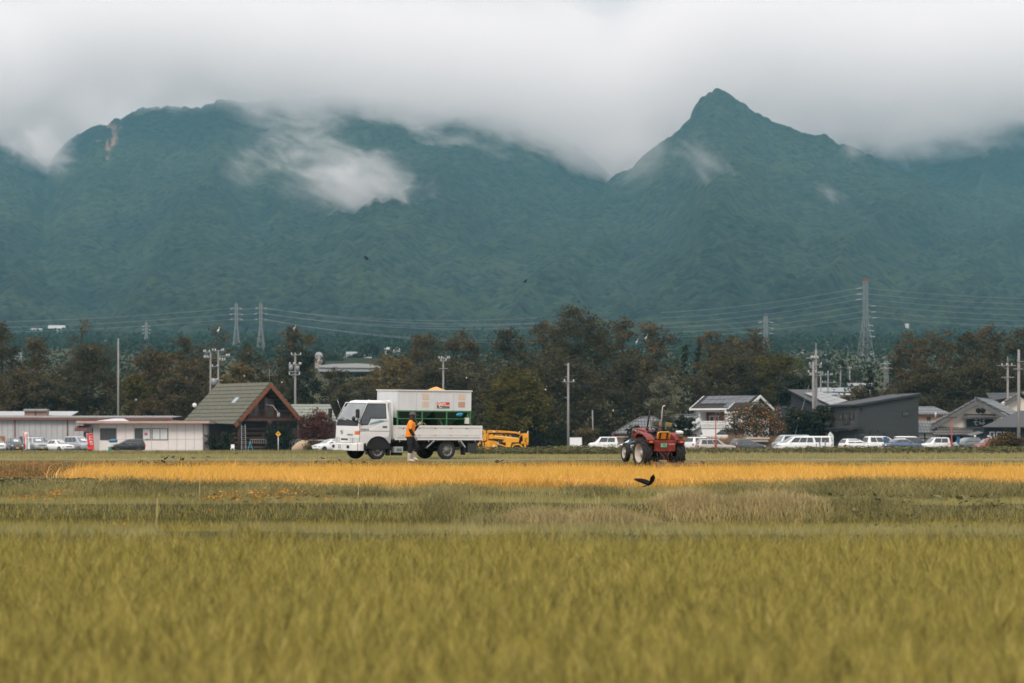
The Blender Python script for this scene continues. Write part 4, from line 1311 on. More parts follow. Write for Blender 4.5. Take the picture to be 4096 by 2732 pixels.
def prefab():
 s = Site(590, 346)
 T = thing('prefab_office', 'low ivory prefab office with a pink flat roof and sliding windows', 'office', s.loc())
 s.box(372, 815, 1694, 1810, 0, 6).build('wall', m_ivory, T)
 s.box(327, 371.5, 1694, 1810, 1.4, 6).build('side_wall', m_ivory, T)
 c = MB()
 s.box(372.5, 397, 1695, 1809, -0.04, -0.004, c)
 c.build('corner_panel', mat('darker_panel', (0.46, 0.43, 0.415), 0.6, var=0.05), T)  # corner column in a darker tone than the wall
 w = MB()
 for px in (466, 503, 536, 606, 673, 708, 742, 777):
  s.box(px - 0.5, px + 0.5, 1696, 1808, -0.02, -0.002, w)
 s.box(398, 814, 1757, 1757.8, -0.015, -0.002, w)
 w.build('wall_seam', m_seam, T)
 s.box(811, 816.5, 1695, 1809, -0.05, -0.004).build('end_trim', mat('brown_trim', (0.19, 0.15, 0.14), 0.6), T)
 r = MB()
 s.box(310, 841, 1684, 1693.6, -1.1, 6.6, r)
 ro = r.build('roof', m_pinkroof, T)
 MB().slab(s.p(372, 1684, 1.2), s.p(512, 1684, 1.2), s.p(480, 1673, 3.2), s.p(440, 1673, 3.2), 0.05).build('loose_sheet', mat('loose_roof_sheet', (0.55, 0.55, 0.56), 0.5), ro)
 window(T, s.X(400), s.X(465), s.Z(1760), s.Z(1713), -0.0, mull=1)
 w2 = window(T, s.X(539), s.X(603), s.Z(1760), s.Z(1713), -0.0, mull=1, halves=(m_dkwin, m_curtain))
 MB().box(s.X(578), s.X(590), -0.075, -0.062, s.Z(1741), s.Z(1731)).build('notice', mat('pink_notice', (0.45, 0.08, 0.15), 0.6), w2)
 MB().box(s.X(585), s.X(594), -0.075, -0.062, s.Z(1760), s.Z(1754)).build('notice', mat('teal_notice', (0.06, 0.25, 0.34), 0.6), w2)
 window(T, s.X(608), s.X(672), s.Z(1760), s.Z(1713), -0.0, mull=1, gm=m_curtain)
 a = MB()
 ring = []
 for px in (303, 355):
  ring.append([(s.X(px), y, z) for y, z in [(-0.9, s.Z(1725)), (-0.85, s.Z(1715)), (-0.5, s.Z(1707)), (0.2, s.Z(1703)), (1.4, s.Z(1702)), (1.4, s.Z(1706)), (0.2, s.Z(1707)), (-0.45, s.Z(1712)), (-0.78, s.Z(1717)), (-0.84, s.Z(1725))]])
 a.loft(ring, True)
 ao = a.build('awning', mat('maroon_awning', (0.14, 0.045, 0.038), 0.4, var=0.2), T)
 rb = MB()
 for px in (303, 313, 323, 333, 343, 354):
  rb.tube([(s.X(px), -0.93, s.Z(1725)), (s.X(px), -0.88, s.Z(1715)), (s.X(px), -0.5, s.Z(1706)), (s.X(px), 0.2, s.Z(1702.5))], 0.025, 5)
 rb.build('awning_rib', m_fascia, ao)
 MB().box(s.X(362), s.X(371), 1.30, 1.38, s.Z(1760), s.Z(1713)).build('door', m_dkwin, T)
 MB().box(s.X(328), s.X(350), 1.30, 1.38, s.Z(1806), s.Z(1728)).build('door', m_dkwin, T)
def gable_frame(apex, base_l, L, phi_deg, halfw, rise):
 pass
def log_house():
 s = Site(1083, 352)
 T = thing('log_house', 'steep green roofed log house with orange bargeboards and a gable balcony', 'house', s.loc())
 phi = R(50)
 r = Vector((-math.cos(phi), math.sin(phi), 0))          # along the ridge, away to the back
 g = Vector((math.sin(phi), math.cos(phi), 0))           # along the gable, to the far eave
 L, HW = 240 / s.k / math.cos(phi), 134 / s.k / math.sin(phi)
 za, ze = s.Z(1534), s.Z(1702)
 up = Vector((0, 0, 1))
 A0 = up * za
 A1 = A0 + r * L
 for sgn, nm in ((-1, 'near'), (1, 'far')):
  e0 = g * (HW * sgn) + up * ze
  e1 = e0 + r * (L * (1.0 if sgn > 0 else 0.97)) + up * (0.35 if sgn < 0 else 0)
  m = MB().slab(A0, e0, e1, A1, 0.22) if sgn < 0 else MB().slab(A0, A1, e1, e0, 0.22)
  ro = m.build('roof_slope', m_shingle, T)
  b = MB()
  d = (e0 - A0).normalized()
  nrm = Vector((0, 0, -1)) + d * d.z
  nrm.normalize()
  q = -r * 0.04
  b.slab(A0 + q, e0 + q, e0 + q + nrm * 0.42, A0 + q + nrm * 0.42, 0.07)
  b.build('bargeboard', m_barge, ro)
  if sgn < 0:
   # skylight
   f = lambda u, v: A0.lerp(A1, u).lerp(e0.lerp(e1, u), v)
   c = MB()
   off = Vector((-0.35, -0.3, 0.45)) * 0.16
   c.slab(f(0.335, 0.36) + off, f(0.335, 0.49) + off, f(0.40, 0.49) + off, f(0.40, 0.36) + off, 0.10)
   sk = c.build('skylight', mat('skylight_glass', (0.30, 0.38, 0.43), 0.1), ro)
   fr_ = MB()
   fr_.bar(f(0.327, 0.33) + off, f(0.327, 0.52) + off, 0.08, 0.12).bar(f(0.327, 0.52) + off, f(0.415, 0.52) + off, 0.08, 0.1)
   fr_.build('skylight_frame', m_black, sk)
 MB().bar(A0 + up * 0.05, A1 + up * 0.05, 0.22, 0.10).build('ridge_cap', m_shingle, T)
 # gable wall set back under the eaves
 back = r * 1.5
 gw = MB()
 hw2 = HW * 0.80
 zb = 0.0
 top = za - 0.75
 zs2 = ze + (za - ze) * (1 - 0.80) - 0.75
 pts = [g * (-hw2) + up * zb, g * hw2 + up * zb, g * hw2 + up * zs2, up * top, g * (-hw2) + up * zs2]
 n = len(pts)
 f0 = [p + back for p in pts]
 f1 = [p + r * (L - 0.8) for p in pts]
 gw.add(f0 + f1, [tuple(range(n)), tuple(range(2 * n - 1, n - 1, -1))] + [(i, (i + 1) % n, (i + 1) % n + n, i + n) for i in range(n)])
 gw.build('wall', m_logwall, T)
 # log ends, floor beam, balcony
 zf = s.Z(1681)
 lb = MB().tube([g * (-HW * 0.86) + up * zf + r * 0.35, g * (HW * 0.86) + up * zf + r * 0.35], 0.19, 8)
 for q in (-0.86, -0.02, 0.86):
  lb.tube([g * (HW * q) + up * (zf - 0.25) - r * 0.15, g * (HW * q) + up * (zf - 0.25) + r * 1.5], 0.24, 8)
 lb.build('floor_beam', m_logbeam, T)
 for k in range(5):
  MB().tube([g * (-hw2 - 0.35) + up * (0.5 + k * 0.58) + r * 1.40, g * (hw2 + 0.35) + up * (0.5 + k * 0.58) + r * 1.40], 0.17, 8).build('wall_log', m_logbeam, T)
 for q in (-0.83, 0.83):
  MB().tube([g * (HW * q) + r * 0.4, g * (HW * q) + r * 0.4 + up * (zf - 0.2)], 0.16, 8).build('post', m_logbeam, T)
 MB().add([g * (-HW * 0.62) + r * 0.2 + up * (zf + 0.2), g * (HW * 0.62) + r * 0.2 + up * (zf + 0.2), g * (HW * 0.62) + r * 1.5 + up * (zf + 0.2), g * (-HW * 0.62) + r * 1.5 + up * (zf + 0.2),
    g * (-HW * 0.62) + r * 0.2 + up * (zf + 0.34), g * (HW * 0.62) + r * 0.2 + up * (zf + 0.34), g * (HW * 0.62) + r * 1.5 + up * (zf + 0.34), g * (-HW * 0.62) + r * 1.5 + up * (zf + 0.34)],
    [(0, 1, 2, 3), (7, 6, 5, 4), (0, 4, 5, 1), (1, 5, 6, 2), (2, 6, 7, 3), (3, 7, 4, 0)]).build('balcony_floor', m_logbeam, T)
 ra = MB()
 z1, z2 = zf + 0.36, zf + 1.25
 ra.bar(g * (-HW * 0.6) + r * 0.25 + up * z2, g * (HW * 0.6) + r * 0.25 + up * z2, 0.08, 0.09)
 ra.bar(g * (-HW * 0.6) + r * 0.25 + up * (z1 + 0.15), g * (HW * 0.6) + r * 0.25 + up * (z1 + 0.15), 0.06, 0.07)
 for k in range(15):
  q = -0.6 + 1.2 * k / 14
  ra.bar(g * (HW * q) + r * 0.25 + up * z1, g * (HW * q) + r * 0.25 + up * z2, 0.05 if k % 7 else 0.12)
 ra.build('balcony_railing', m_logbeam, T)
 for q0, q1 in ((-0.42, -0.16), (0.02, 0.26)):
  w = MB()
  a, b = g * (HW * q0), g * (HW * q1)
  w.slab(a + r * 1.44 + up * (zf + 0.45), b + r * 1.44 + up * (zf + 0.45), b + r * 1.44 + up * (zf + 2.6), a + r * 1.44 + up * (zf + 2.6), -0.03)
  wo = w.build('window', mat('dim_window', (0.10, 0.105, 0.10), 0.2, var=0.3, scale=2), T)
  fr = MB()
  for q in (q0, (q0 + q1) / 2, q1):
   fr.bar(g * (HW * q) + r * 1.40 + up * (zf + 0.4), g * (HW * q) + r * 1.40 + up * (zf + 2.65), 0.10)
  fr.bar(a + r * 1.40 + up * (zf + 2.65), b + r * 1.40 + up * (zf + 2.65), 0.10)
  fr.build('window_frame', m_barge, wo)
 # white hose hanging from the gable, with its box on the balcony
 ho = MB().tube([r * 1.3 + g * 0.1 + up * (za - 2.6), r * 0.8 + g * 0.9 + up * (za - 2.7), r * 0.5 + g * 1.3 + up * (za - 3.4), r * 0.4 + g * 1.45 + up * (zf + 0.8)], 0.045, 6)
 ho.build('hose', m_porcelain, T)
 MB().cbox(r * 0.45 + g * 1.5 + up * (zf + 0.7), (0.3, 0.3, 0.55)).build('balcony_unit', m_porcelain, T)
 # aerial and dish
 a = MB()
 a.tube([A0 + r * 0.3, A0 + r * 0.3 + up * 1.75], 0.03, 6)
 a.bar(A0 + r * 0.3 + up * 1.05 - Vector((0.55, 0, 0)), A0 + r * 0.3 + up * 1.05 + Vector((0.55, 0, 0)), 0.03)
 a.bar(A0 + r * 0.3 + up * 1.7 - Vector((0.25, 0, 0)), A0 + r * 0.3 + up * 1.7 + Vector((0.25, 0, 0)), 0.03)
 for k in range(5):
  a.bar(A0 + r * 0.3 + up * 1.05 + Vector((-0.45 + 0.22 * k, -0.25, 0)), A0 + r * 0.3 + up * 1.05 + Vector((-0.45 + 0.22 * k, 0.25, 0)), 0.02)
 a.build('aerial', m_steel, T)
 d = MB()
 d.lathe([(0.001, 0.0), (0.16, 0.02), (0.28, 0.10), (0.285, 0.11), (0.16, 0.04), (0.001, 0.02)], (0, 0, 0), 'Y', 14)
 do = d.build('satellite_dish', m_trimwhite, T)
 do.location = s.p(757, 1618, 5.8)
def back_cottage():
 s = Site(1250, 366)
 T = thing('cottage', 'grey green shingled roof of a cottage beside the log house', 'house', s.loc())
 MB().slab(s.p(1120, 1615, 4), s.p(1312, 1615, 4), s.p(1352, 1692, 0), s.p(1120, 1692, 0), -0.15).build('roof', m_shingle2, T)
 MB().box(s.X(1130), s.X(1330), 0.6, 6.5, -0.1, s.Z(1690)).build('wall', m_logwall, T)
def white_house():
 D = 372
 s = Site(2985, D)
 T = thing('white_house', 'two storey white house with a brown roof and solar panels', 'house', s.loc(), R(-33))
 c, sn = math.cos(R(33)), math.sin(R(33))
 L = 217 / s.k / c
 HW = 65 / s.k / sn
 za, ze = s.Z(1579) , s.Z(1633)
 # local: x along the ridge (0 at the east gable), y from the front eave to the back
 A0, A1 = Vector((0, HW, za)), Vector((-L, HW, za))
 e0, e1 = Vector((0, 0, ze)), Vector((-L, 0, ze))
 b0, b1 = Vector((0, 2 * HW, ze)), Vector((-L, 2 * HW, ze))
 ro = MB().slab(e1, e0, A0, A1, 0.14).build('roof_slope', m_brownroof, T)
 MB().slab(A1, A0, b0, b1, 0.14).build('roof_slope', m_brownroof, T)
 v = MB()
 for a, b in ((e0, A0), (A0, b0), (e1, A1), (A1, b1)):
  q = Vector((0.03 if a.x == 0 else -0.03, 0, -0.02))
  v.bar(a + q + Vector((0, 0, -.13)), b + q + Vector((0, 0, -.13)), 0.10, 0.32)
 v.bar(e0 + Vector((0.05, -0.06, -0.08)), e1 + Vector((-0.05, -0.06, -0.08)), 0.10, 0.22)
 v.build('verge_trim', m_trimwhite, T)
 i = 0.55
 w = MB()
 hw = HW - i
 poly = [(i, 0), (2 * HW - i, 0), (2 * HW - i, ze - 0.1), (HW, za - 0.42), (i, ze - 0.1)]
 # front wall has a recess for the balcony: build the house in blocks round it
 bx0, bx1 = -L + 0.9 + 0.35, -L + 0.9 + 4.1
 bz0, bz1 = s.Z(1700), s.Z(1646)
 w.prism(poly, -L + 0.6, bx0, 'YZ')
 w.prism(poly, bx1, -0.5, 'YZ')
 w.box(bx0, bx1, i, 2 * HW - i, 0, bz0)
 w.box(bx0, bx1, i, 2 * HW - i, bz1, ze - 0.1)
 w.box(bx0, bx1, 2.3, 2 * HW - i, bz0, bz1)
 w.build('wall', m_housewhite, T)
 MB().box(bx0, bx1, 2.24, 2.296, bz0, bz1).build('balcony_wall', m_redwood, T)
 window(T, bx0 + 0.5, bx0 + 1.9, bz0 + 0.1, bz1 - 0.5, 2.23, m_trimwhite, m_dkwin, 0.10, 1)
 window(T, bx0 + 2.7, bx0 + 3.4, bz0 + 0.1, bz1 - 0.5, 2.23, m_trimwhite, m_dkwin, 0.10)
 ba = MB()
 for k in range(4):
  ba.box(bx0 - 0.05, bx1 + 0.1, i - 0.14, i - 0.05, bz0 - 0.35 + k * 0.24, bz0 - 0.16 + k * 0.24)
 ba.box(bx0 - 0.05, bx0 + 0.03, i - 0.05, i + 0.0, bz0 - 0.35, bz0 + 0.55)
 ba.box(bx1 + 0.02, bx1 + 0.1, i - 0.05, i + 0.0, bz0 - 0.35, bz0 + 0.55)
 ba.build('balcony_railing', m_trimwhite, T)
 # solar array lying on the front slope, seven columns
 sl = (A0 - e0)
 n = Vector((0, -sl.z, sl.y)).normalized()
 for j in range(7):
  for k in range(3 if 4 <= j <= 5 else 2):
   u0 = -L * 0.90 + j * 1.02
   t1 = 0.93 - k * 0.30
   t0 = t1 - 0.285
   q = [e0.lerp(A0, t) + Vector((x, 0, 0)) + n * 0.10 for x, t in ((u0, t0), (u0 + 0.97, t0), (u0 + 0.97, t1), (u0, t1))]
   MB().slab(*q, 0.06).build('solar_panel', m_solar, ro)
 # front wing with its own small gable
 wx0, wx1 = -2.2, 0.9
 za2, ze2 = s.Z(1609), s.Z(1648)
 yw = -1.6
 m = MB().slab((wx0, yw - 0.2, ze2), (wx1, yw - 0.2, ze2), (wx1, 0.9, za2), (wx0, 0.9, za2), 0.12)
 m.slab((wx0, 0.9, za2), (wx1, 0.9, za2), (wx1, 2.9, ze2), (wx0, 2.9, ze2), 0.12)
 wing = m.build('wing_roof', m_brownroof, T)
 v = MB()
 for x in (wx0, wx1):
  v.bar((x, yw - 0.2, ze2 - 0.1), (x, 0.9, za2 - 0.1), 0.10, 0.28).bar((x, 0.9, za2 - 0.1), (x, 2.9, ze2 - 0.1), 0.10, 0.28)
 v.bar((wx0, yw - 0.25, ze2 - 0.06), (wx1, yw - 0.25, ze2 - 0.06), 0.08, 0.2)
 v.build('verge_trim', m_trimwhite, wing)
 MB().prism([(yw + 0.1, 0), (2.6, 0), (2.6, ze2 - 0.15), (0.9, za2 - 0.3), (yw + 0.1, ze2 - 0.15)], wx0 + 0.3, wx1 - 0.4, 'YZ').build('wing_wall', m_housewhite, T)
 window(T, wx0 + 1.0, wx0 + 2.0, s.Z(1690), s.Z(1660), yw + 0.1, m_trimwhite, m_dkwin, 0.1, 1)
 # porch roof at the ground floor
 MB().slab((wx0 - 0.6, yw - 1.4, s.Z(1735)), (wx1, yw - 1.4, s.Z(1735)), (wx1, yw + 0.1, s.Z(1718)), (wx0 - 0.6, yw + 0.1, s.Z(1718)), 0.15).build('porch_roof', m_charroof, T)
 MB().tube([(-L + 0.5, i - 0.1, ze - 0.2), (-L + 0.5, i - 0.1, 0)], 0.05, 6).build('downpipe', m_trimwhite, T)
def tiled_cottage():
 s = Site(2520, 362)
 T = thing('tiled_cottage', 'single storey cottage with a hipped grey tile roof behind the tractor', 'house', s.loc())
 a, b = s.p(2566, 1668, 4), s.p(2800, 1656, 4)
 e0, e1 = s.p(2452, 1735, 0), s.p(2810, 1735, 0)
 MB().slab(e0, e1, b, a, 0.15).slab(e0, a, a + Vector((0, 0.1, 0)), s.p(2452, 1735, 8.2), 0.15).build('roof', m_tile, T)
 MB().tube([e0, a], 0.10, 6).tube([a, b], 0.13, 6).tube([e0, e1], 0.07, 6).build('ridge_tile', m_tile2, T)
 s.box(2462, 2800, 1735, 1812, 0.7, 8).build('wall', m_cream, T)
 MB().slab(s.p(2448, 1752, -0.3), s.p(2478, 1752, -0.3), s.p(2480, 1738, 0.68), s.p(2450, 1738, 0.68), 0.05).build('lean_to_roof', mat('red_sheet', (0.38, 0.045, 0.02), 0.6, var=0.15), T)
 MB().slab(s.p(2462, 1749, -0.5), s.p(2514, 1749, -0.5), s.p(2514, 1741, 0.68), s.p(2470, 1741, 0.68), 0.05).build('lean_to_roof', mat('tan_sheet', (0.30, 0.24, 0.19), 0.7), T)
 window(T, s.X(2495), s.X(2508), s.Z(1772), s.Z(1760), 0.7, m_winframe, m_dkwin, 0.05)
def side_house():
 s = Site(2770, 358)
 T = thing('outbuilding', 'small white gabled outbuilding with dark tile roofs beside the white house', 'house', s.loc())
 MB().slab(s.p(2728, 1722, 0), s.p(2800, 1668, 0), s.p(2800, 1660, 3), s.p(2728, 1714, 3), 0.10).build('roof', m_charroof, T)
 MB().bar(s.p(2734, 1722, -0.1), s.p(2800, 1674, -0.1), 0.12, 0.45).build('verge_trim', m_trimwhite, T)
 q = [(s.X(2738), 0), (s.X(2800), 0), (s.X(2800), s.Z(1680)), (s.X(2738), s.Z(1724))]
 MB().prism(q, 0.1, 3).build('wall', m_housewhite, T)
 MB().slab(s.p(2748, 1742, -1.2), s.p(2800, 1712, -1.2), s.p(2800, 1706, 0.05), s.p(2748, 1736, 0.05), 0.10).build('lower_roof', m_charroof, T)
 MB().box(s.X(2778), s.X(2789), 0.02, 0.095, s.Z(1687), s.Z(1681)).build('vent', m_dkwin, T)
def dark_house():
 s = Site(3260, 388)
 T = thing('dark_house', 'dark sided house with a pale solar covered single pitch roof', 'house', s.loc())
 A, B, C, Dd = s.p(3172, 1553, 7.5), s.p(3282, 1552, 9.5), s.p(3440, 1613, 3.5), s.p(3328, 1648, 0)
 ro = MB().slab(Dd, C, B, A, 0.28).build('roof', m_metalroof, T)
 f = lambda u, v: A.lerp(B, u).lerp(Dd.lerp(C, u), v)
 up = (B - A).cross(Dd - A).normalized()
 up = up if up.z > 0 else -up
 for i in range(3):
  for j in range(4):
   u0, v0 = 0.30 + i * 0.225, 0.20 + j * 0.155
   q = [f(u, v) + up * 0.1 for u, v in ((u0, v0 + 0.145), (u0 + 0.215, v0 + 0.145), (u0 + 0.215, v0), (u0, v0))]
   MB().slab(*q, 0.06).build('solar_panel', m_solar2, ro)
 # walls below the roof edge
 w = MB()
 dz = Vector((0, 0, 0.5))
 pts = [A + Vector((0.5, 0.2, 0)), Dd + Vector((0.0, 0.6, 0)), C + Vector((-0.4, 0.5, 0)), B + Vector((-0.5, 0, 0))]
 bot = [Vector((p.x, p.y, 0)) for p in pts]
 tp = [p - dz for p in pts]
 w.add(bot + tp, [(3, 2, 1, 0), (4, 5, 6, 7)] + [(i, (i + 1) % 4, (i + 1) % 4 + 4, i + 4) for i in range(4)])
 w.build('wall', m_darkhouse, T)
 MB().box(s.X(3118), s.X(3190), 5, 9, 0, s.Z(1622)).build('side_wing', m_darkhouse, T)
 a = MB()
 a.tube([s.p(3168, 1645, 4.9), s.p(3168, 1625, 4.9)], 0.03, 5)
 for k in range(8):
  a.bar(s.p(3146 + k * 6, 1627 - k * 0.3, 4.5), s.p(3146 + k * 6, 1627 - k * 0.3, 5.2), 0.03)
 a.bar(s.p(3143, 1627, 4.9), s.p(3192, 1625, 4.9), 0.035)
 a.build('aerial', m_steel, T)
 window(T, s.X(3350), s.X(3366), s.Z(1690), s.Z(1672), 3.0, m_black, m_dkwin, 0.05)
def charcoal_building():
 D = 350
 s = Site(3423, D)
 T = thing('charcoal_building', 'charcoal two storey building with a single sloping roof and narrow windows', 'building', s.loc(), R(20))
 c, sn = math.cos(R(20)), math.sin(R(20))
 L = 265 / s.k / c
 W = 78 / s.k / sn
 z0, z1 = s.Z(1627), s.Z(1584) + 0.1
 zb = s.Z(1622)
 w = MB()
 w.add([(0, 0, -0.1), (L, 0, -0.1), (L, W, -0.1), (0, W, -0.1), (0, 0, z0), (L, 0, z1), (L, W, z1), (0, W, z0)], [(3, 2, 1, 0), (0, 1, 5, 4), (1, 2, 6, 5), (2, 3, 7, 6), (4, 5, 6, 7)])
 w.build('wall', m_charcoal, T)
 MB().box(-0.04, -0.002, 0.0, W, 0, z0 - 0.02).build('end_wall', m_charcoal2, T)
 r = MB().slab((-0.5, -0.35, z0 + 0.02), (L + 0.25, -0.35, z1 + 0.06), (L + 0.25, W + 0.4, z1 + 0.06), (-0.5, W + 0.4, z0 + 0.02), -0.26)
 r.build('roof', m_charroof, T)
 # windows of the end wall (facing -x): boxes set proud
 def endwin(pa, pb, ya, yb):
  y1, y0 = (3423 - pa) / s.k / sn, (3423 - pb) / s.k / sn
  za, zb2 = s.Z(yb), s.Z(ya)
  f = MB()
  t = 0.07
  f.box(-0.10, -0.043, y0, y1, za, za + t).box(-0.10, -0.043, y0, y1, zb2 - t, zb2).box(-0.10, -0.043, y0, y0 + t * 2, za + t, zb2 - t).box(-0.10, -0.043, y1 - t * 2, y1, za + t, zb2 - t)
  o = f.build('window', m_black, T)
  MB().box(-0.075, -0.044, y0 + t * 2, y1 - t * 2, za + t, zb2 - t).build('pane', mat('dusky_window', (0.04, 0.045, 0.05), 0.1, col2=(0.13, 0.12, 0.10), scale=1.2), o)
 endwin(3354, 3363, 1651, 1677)
 endwin(3370, 3385, 1651, 1677)
 endwin(3387, 3406, 1651, 1697)
 endwin(3407, 3420, 1651, 1677)
 endwin(3366, 3377, 1738, 1765)
 def frontx(px):
  return (px - 3423) / s.k / c
 window(T, frontx(3619), frontx(3648), s.Z(1663), s.Z(1643), 0, m_black, mat('grey_pane', (0.06, 0.065, 0.065), 0.15), 0.07)
 window(T, frontx(3433), frontx(3477), s.Z(1746), s.Z(1732), 0, m_black, m_dkwin, 0.06)
 window(T, frontx(3480), frontx(3524), s.Z(1746), s.Z(1732), 0, m_black, m_dkwin, 0.06)
 MB().box(frontx(3443), frontx(3452), -0.16, -0.003, s.Z(1644), s.Z(1623) - 0.05).build('vent_hood', m_black, T)
 for px, py in ((3485, 1724), (3516, 1724), (3542, 1733)):
  MB().lathe([(0.001, -0.16), (0.06, -0.15), (0.09, -0.05), (0.09, -0.003)], (frontx(px), 0, s.Z(py)), 'Y', 10).build('wall_lamp', m_black, T)
 y0, y1 = -0.3, W * 0.9
 zc = s.Z(1722)
 MB().slab((-1.2, -0.6, zc), (frontx(3447), -0.6, zc + 0.35), (frontx(3447), 2.0, zc + 0.35), (-1.2, W * 0.95, zc), -0.3).build('porch_canopy', m_charroof, T)
 MB().box(-1.05, -0.93, W * 0.85, W * 0.85 + 0.12, 0, zc - 0.3).build('porch_post', m_redpost, T)
 MB().tube([(frontx(3423) + 0.15, -0.08, 0.0), (frontx(3423) + 0.15, -0.08, z0 - 0.2)], 0.045, 6).build('downpipe', m_charcoal2, T)
def restaurant():
 s = Site(3880, 356)
 T = thing('soba_restaurant', 'traditional tile roofed soba restaurant with a dark signboard in its gable', 'restaurant', s.loc())
 # main gable: faces the camera, ridge runs back to the east
 ap = s.p(3906, 1598, 0)
 l0, r0 = s.p(3722, 1702, 0), s.p(4095, 1692, 0)
 bk = Vector((3.4, 9.0, 0.0))
 ro = MB().slab(ap, ap + bk, r0 + bk, r0, 0.22).build('roof_slope', m_tile, T)
 MB().slab(ap + bk, ap, l0, l0 + bk, 0.22).build('roof_slope', m_tile, T)
 MB().bar(ap + Vector((-0.1, 0, 0.12)), ap + bk + Vector((0, 0, 0.12)), 0.36, 0.38).build('ridge_tile', m_tile2, T)
 bg_ = MB()
 for e in (l0, r0):
  a2, e2 = ap + Vector((0, -0.12, -0.1)), e + Vector((0, -0.12, -0.1))
  bg_.slab(a2, e2, e2 + Vector((0, 0, -0.52)), a2 + Vector((0, 0, -0.62)), 0.1)
 bg_.build('bargeboard', m_fascia, T)
 q = [(s.X(3765), 0), (s.X(4040), 0), (s.X(4040), s.Z(1690)), (s.X(3906), s.Z(1612)), (s.X(3765), s.Z(1690))]
 MB().prism(q, 0.9, 9).build('wall', m_cream, T)
 MB().lathe([(0.001, -0.05), (0.30, -0.05), (0.34, 0.0)], (s.X(3918), 0.88, s.Z(1642)), 'Y', 16).lathe([(0.001, -0.05), (0.30, -0.05), (0.34, 0.0)], (s.X(3936), 0.86, s.Z(1642)), 'Y', 16).build('gable_vent', m_black, T)
 MB().slab(s.p(3842, 1674, -0.5), s.p(3992, 1670, -0.5), s.p(3980, 1655, 0.88), s.p(3862, 1655, 0.88), 0.12).build('pent_roof', m_tile2, T)
 sb = MB().box(s.X(3870), s.X(3977), 0.62, 0.80, s.Z(1707), s.Z(1676)).build('signboard', mat('black_signboard', (0.012, 0.010, 0.010), 0.6), T)
 m_let = mat('brush_lettering', (0.72, 0.76, 0.76), 0.6)
 text_mesh('sign_lettering', 'そ', 0.92, m_let, sb, (s.X(3907), 0.60, s.Z(1690)), (R(90), R(4), 0), 0.006, bold=0.012)
 text_mesh('sign_lettering', 'ば', 0.88, m_let, sb, (s.X(3933), 0.60, s.Z(1688)), (R(90), R(-3), 0), 0.006, bold=0.012)
 # porch roof over the entrance
 MB().slab(s.p(3720, 1737, -2.2), s.p(3885, 1737, -2.2), s.p(3925, 1712, 0.86), s.p(3765, 1706, 0.86), 0.16).build('porch_roof', m_tile2, T)
 MB().tube([s.p(3720, 1738, -2.25), s.p(3885, 1738, -2.25)], 0.08, 6).build('eave_tile', m_tile, T)
 MB().slab(s.p(3880, 1738, -2.2), s.p(3932, 1722, -2.2), s.p(3932, 1716, 0.8), s.p(3905, 1716, 0.8), 0.12).build('porch_verge', m_fascia, T)
 MB().box(s.X(3765), s.X(3784), -0.3, 0.89, 0, s.Z(1742)).build('entrance_pillar', m_cream, T)
 MB().box(s.X(3785), s.X(3880), 0.82, 0.895, 0, s.Z(1745)).build('entrance_door', mat('dark_doorway', (0.010, 0.010, 0.012), 0.4), T)
 for px in (3757, 3790, 3880):
  MB().box(s.X(px) - 0.08, s.X(px) + 0.08, -1.9, -1.74, 0, s.Z(1740)).build('porch_post', m_black, T)
 # west wing
 MB().slab(s.p(3660, 1730, -0.5), s.p(3765, 1730, -0.5), s.p(3745, 1684, 3), s.p(3680, 1684, 3), 0.14).build('wing_roof', m_tile, T)
 s.box(3668, 3762, 1730, 1812, 0.1, 6).build('wing_wall', m_housewhite, T)
 MB().box(s.X(3700), s.X(3730), 0.02, 0.095, s.Z(1790), s.Z(1756)).build('shutter', mat('grey_shutter', (0.22, 0.21, 0.20), 0.6), T)
 MB().box(s.X(3697), s.X(3702), 0.0, 0.096, 0, s.Z(1732)).box(s.X(3668), s.X(3760), 0.02, 0.09, s.Z(1756), s.Z(1752)).build('timber_post', m_black, T)
 d = MB().lathe([(0.001, 0.0), (0.22, 0.03), (0.34, 0.12), (0.345, 0.14), (0.22, 0.06), (0.001, 0.03)], (0, 0, 0), 'X', 14)
 d.tube([(0, 0, -0.1), (0.1, 0, -0.5)], 0.03, 5)
 do = d.build('satellite_dish', m_trimwhite, T)
 do.location = s.p(3744, 1658, 1.0)
def rear_house():
 s = Site(3730, 372)
 T = thing('tiled_house', 'pink walled house with a tile roof between charcoal building and restaurant', 'house', s.loc())
 MB().slab(s.p(3650, 1655, -0.5), s.p(3805, 1655, -0.5), s.p(3755, 1624, 4), s.p(3660, 1624, 4), 0.14).build('roof', m_tile, T)
 s.box(3660, 3790, 1655, 1812, 0.2, 8).build('wall', mat('salmon_plaster', (0.42, 0.27, 0.20), 0.8, var=0.08), T)
 window(T, s.X(3708), s.X(3724), s.Z(1682), s.Z(1668), 0.2, m_winframe, m_dkwin, 0.06)
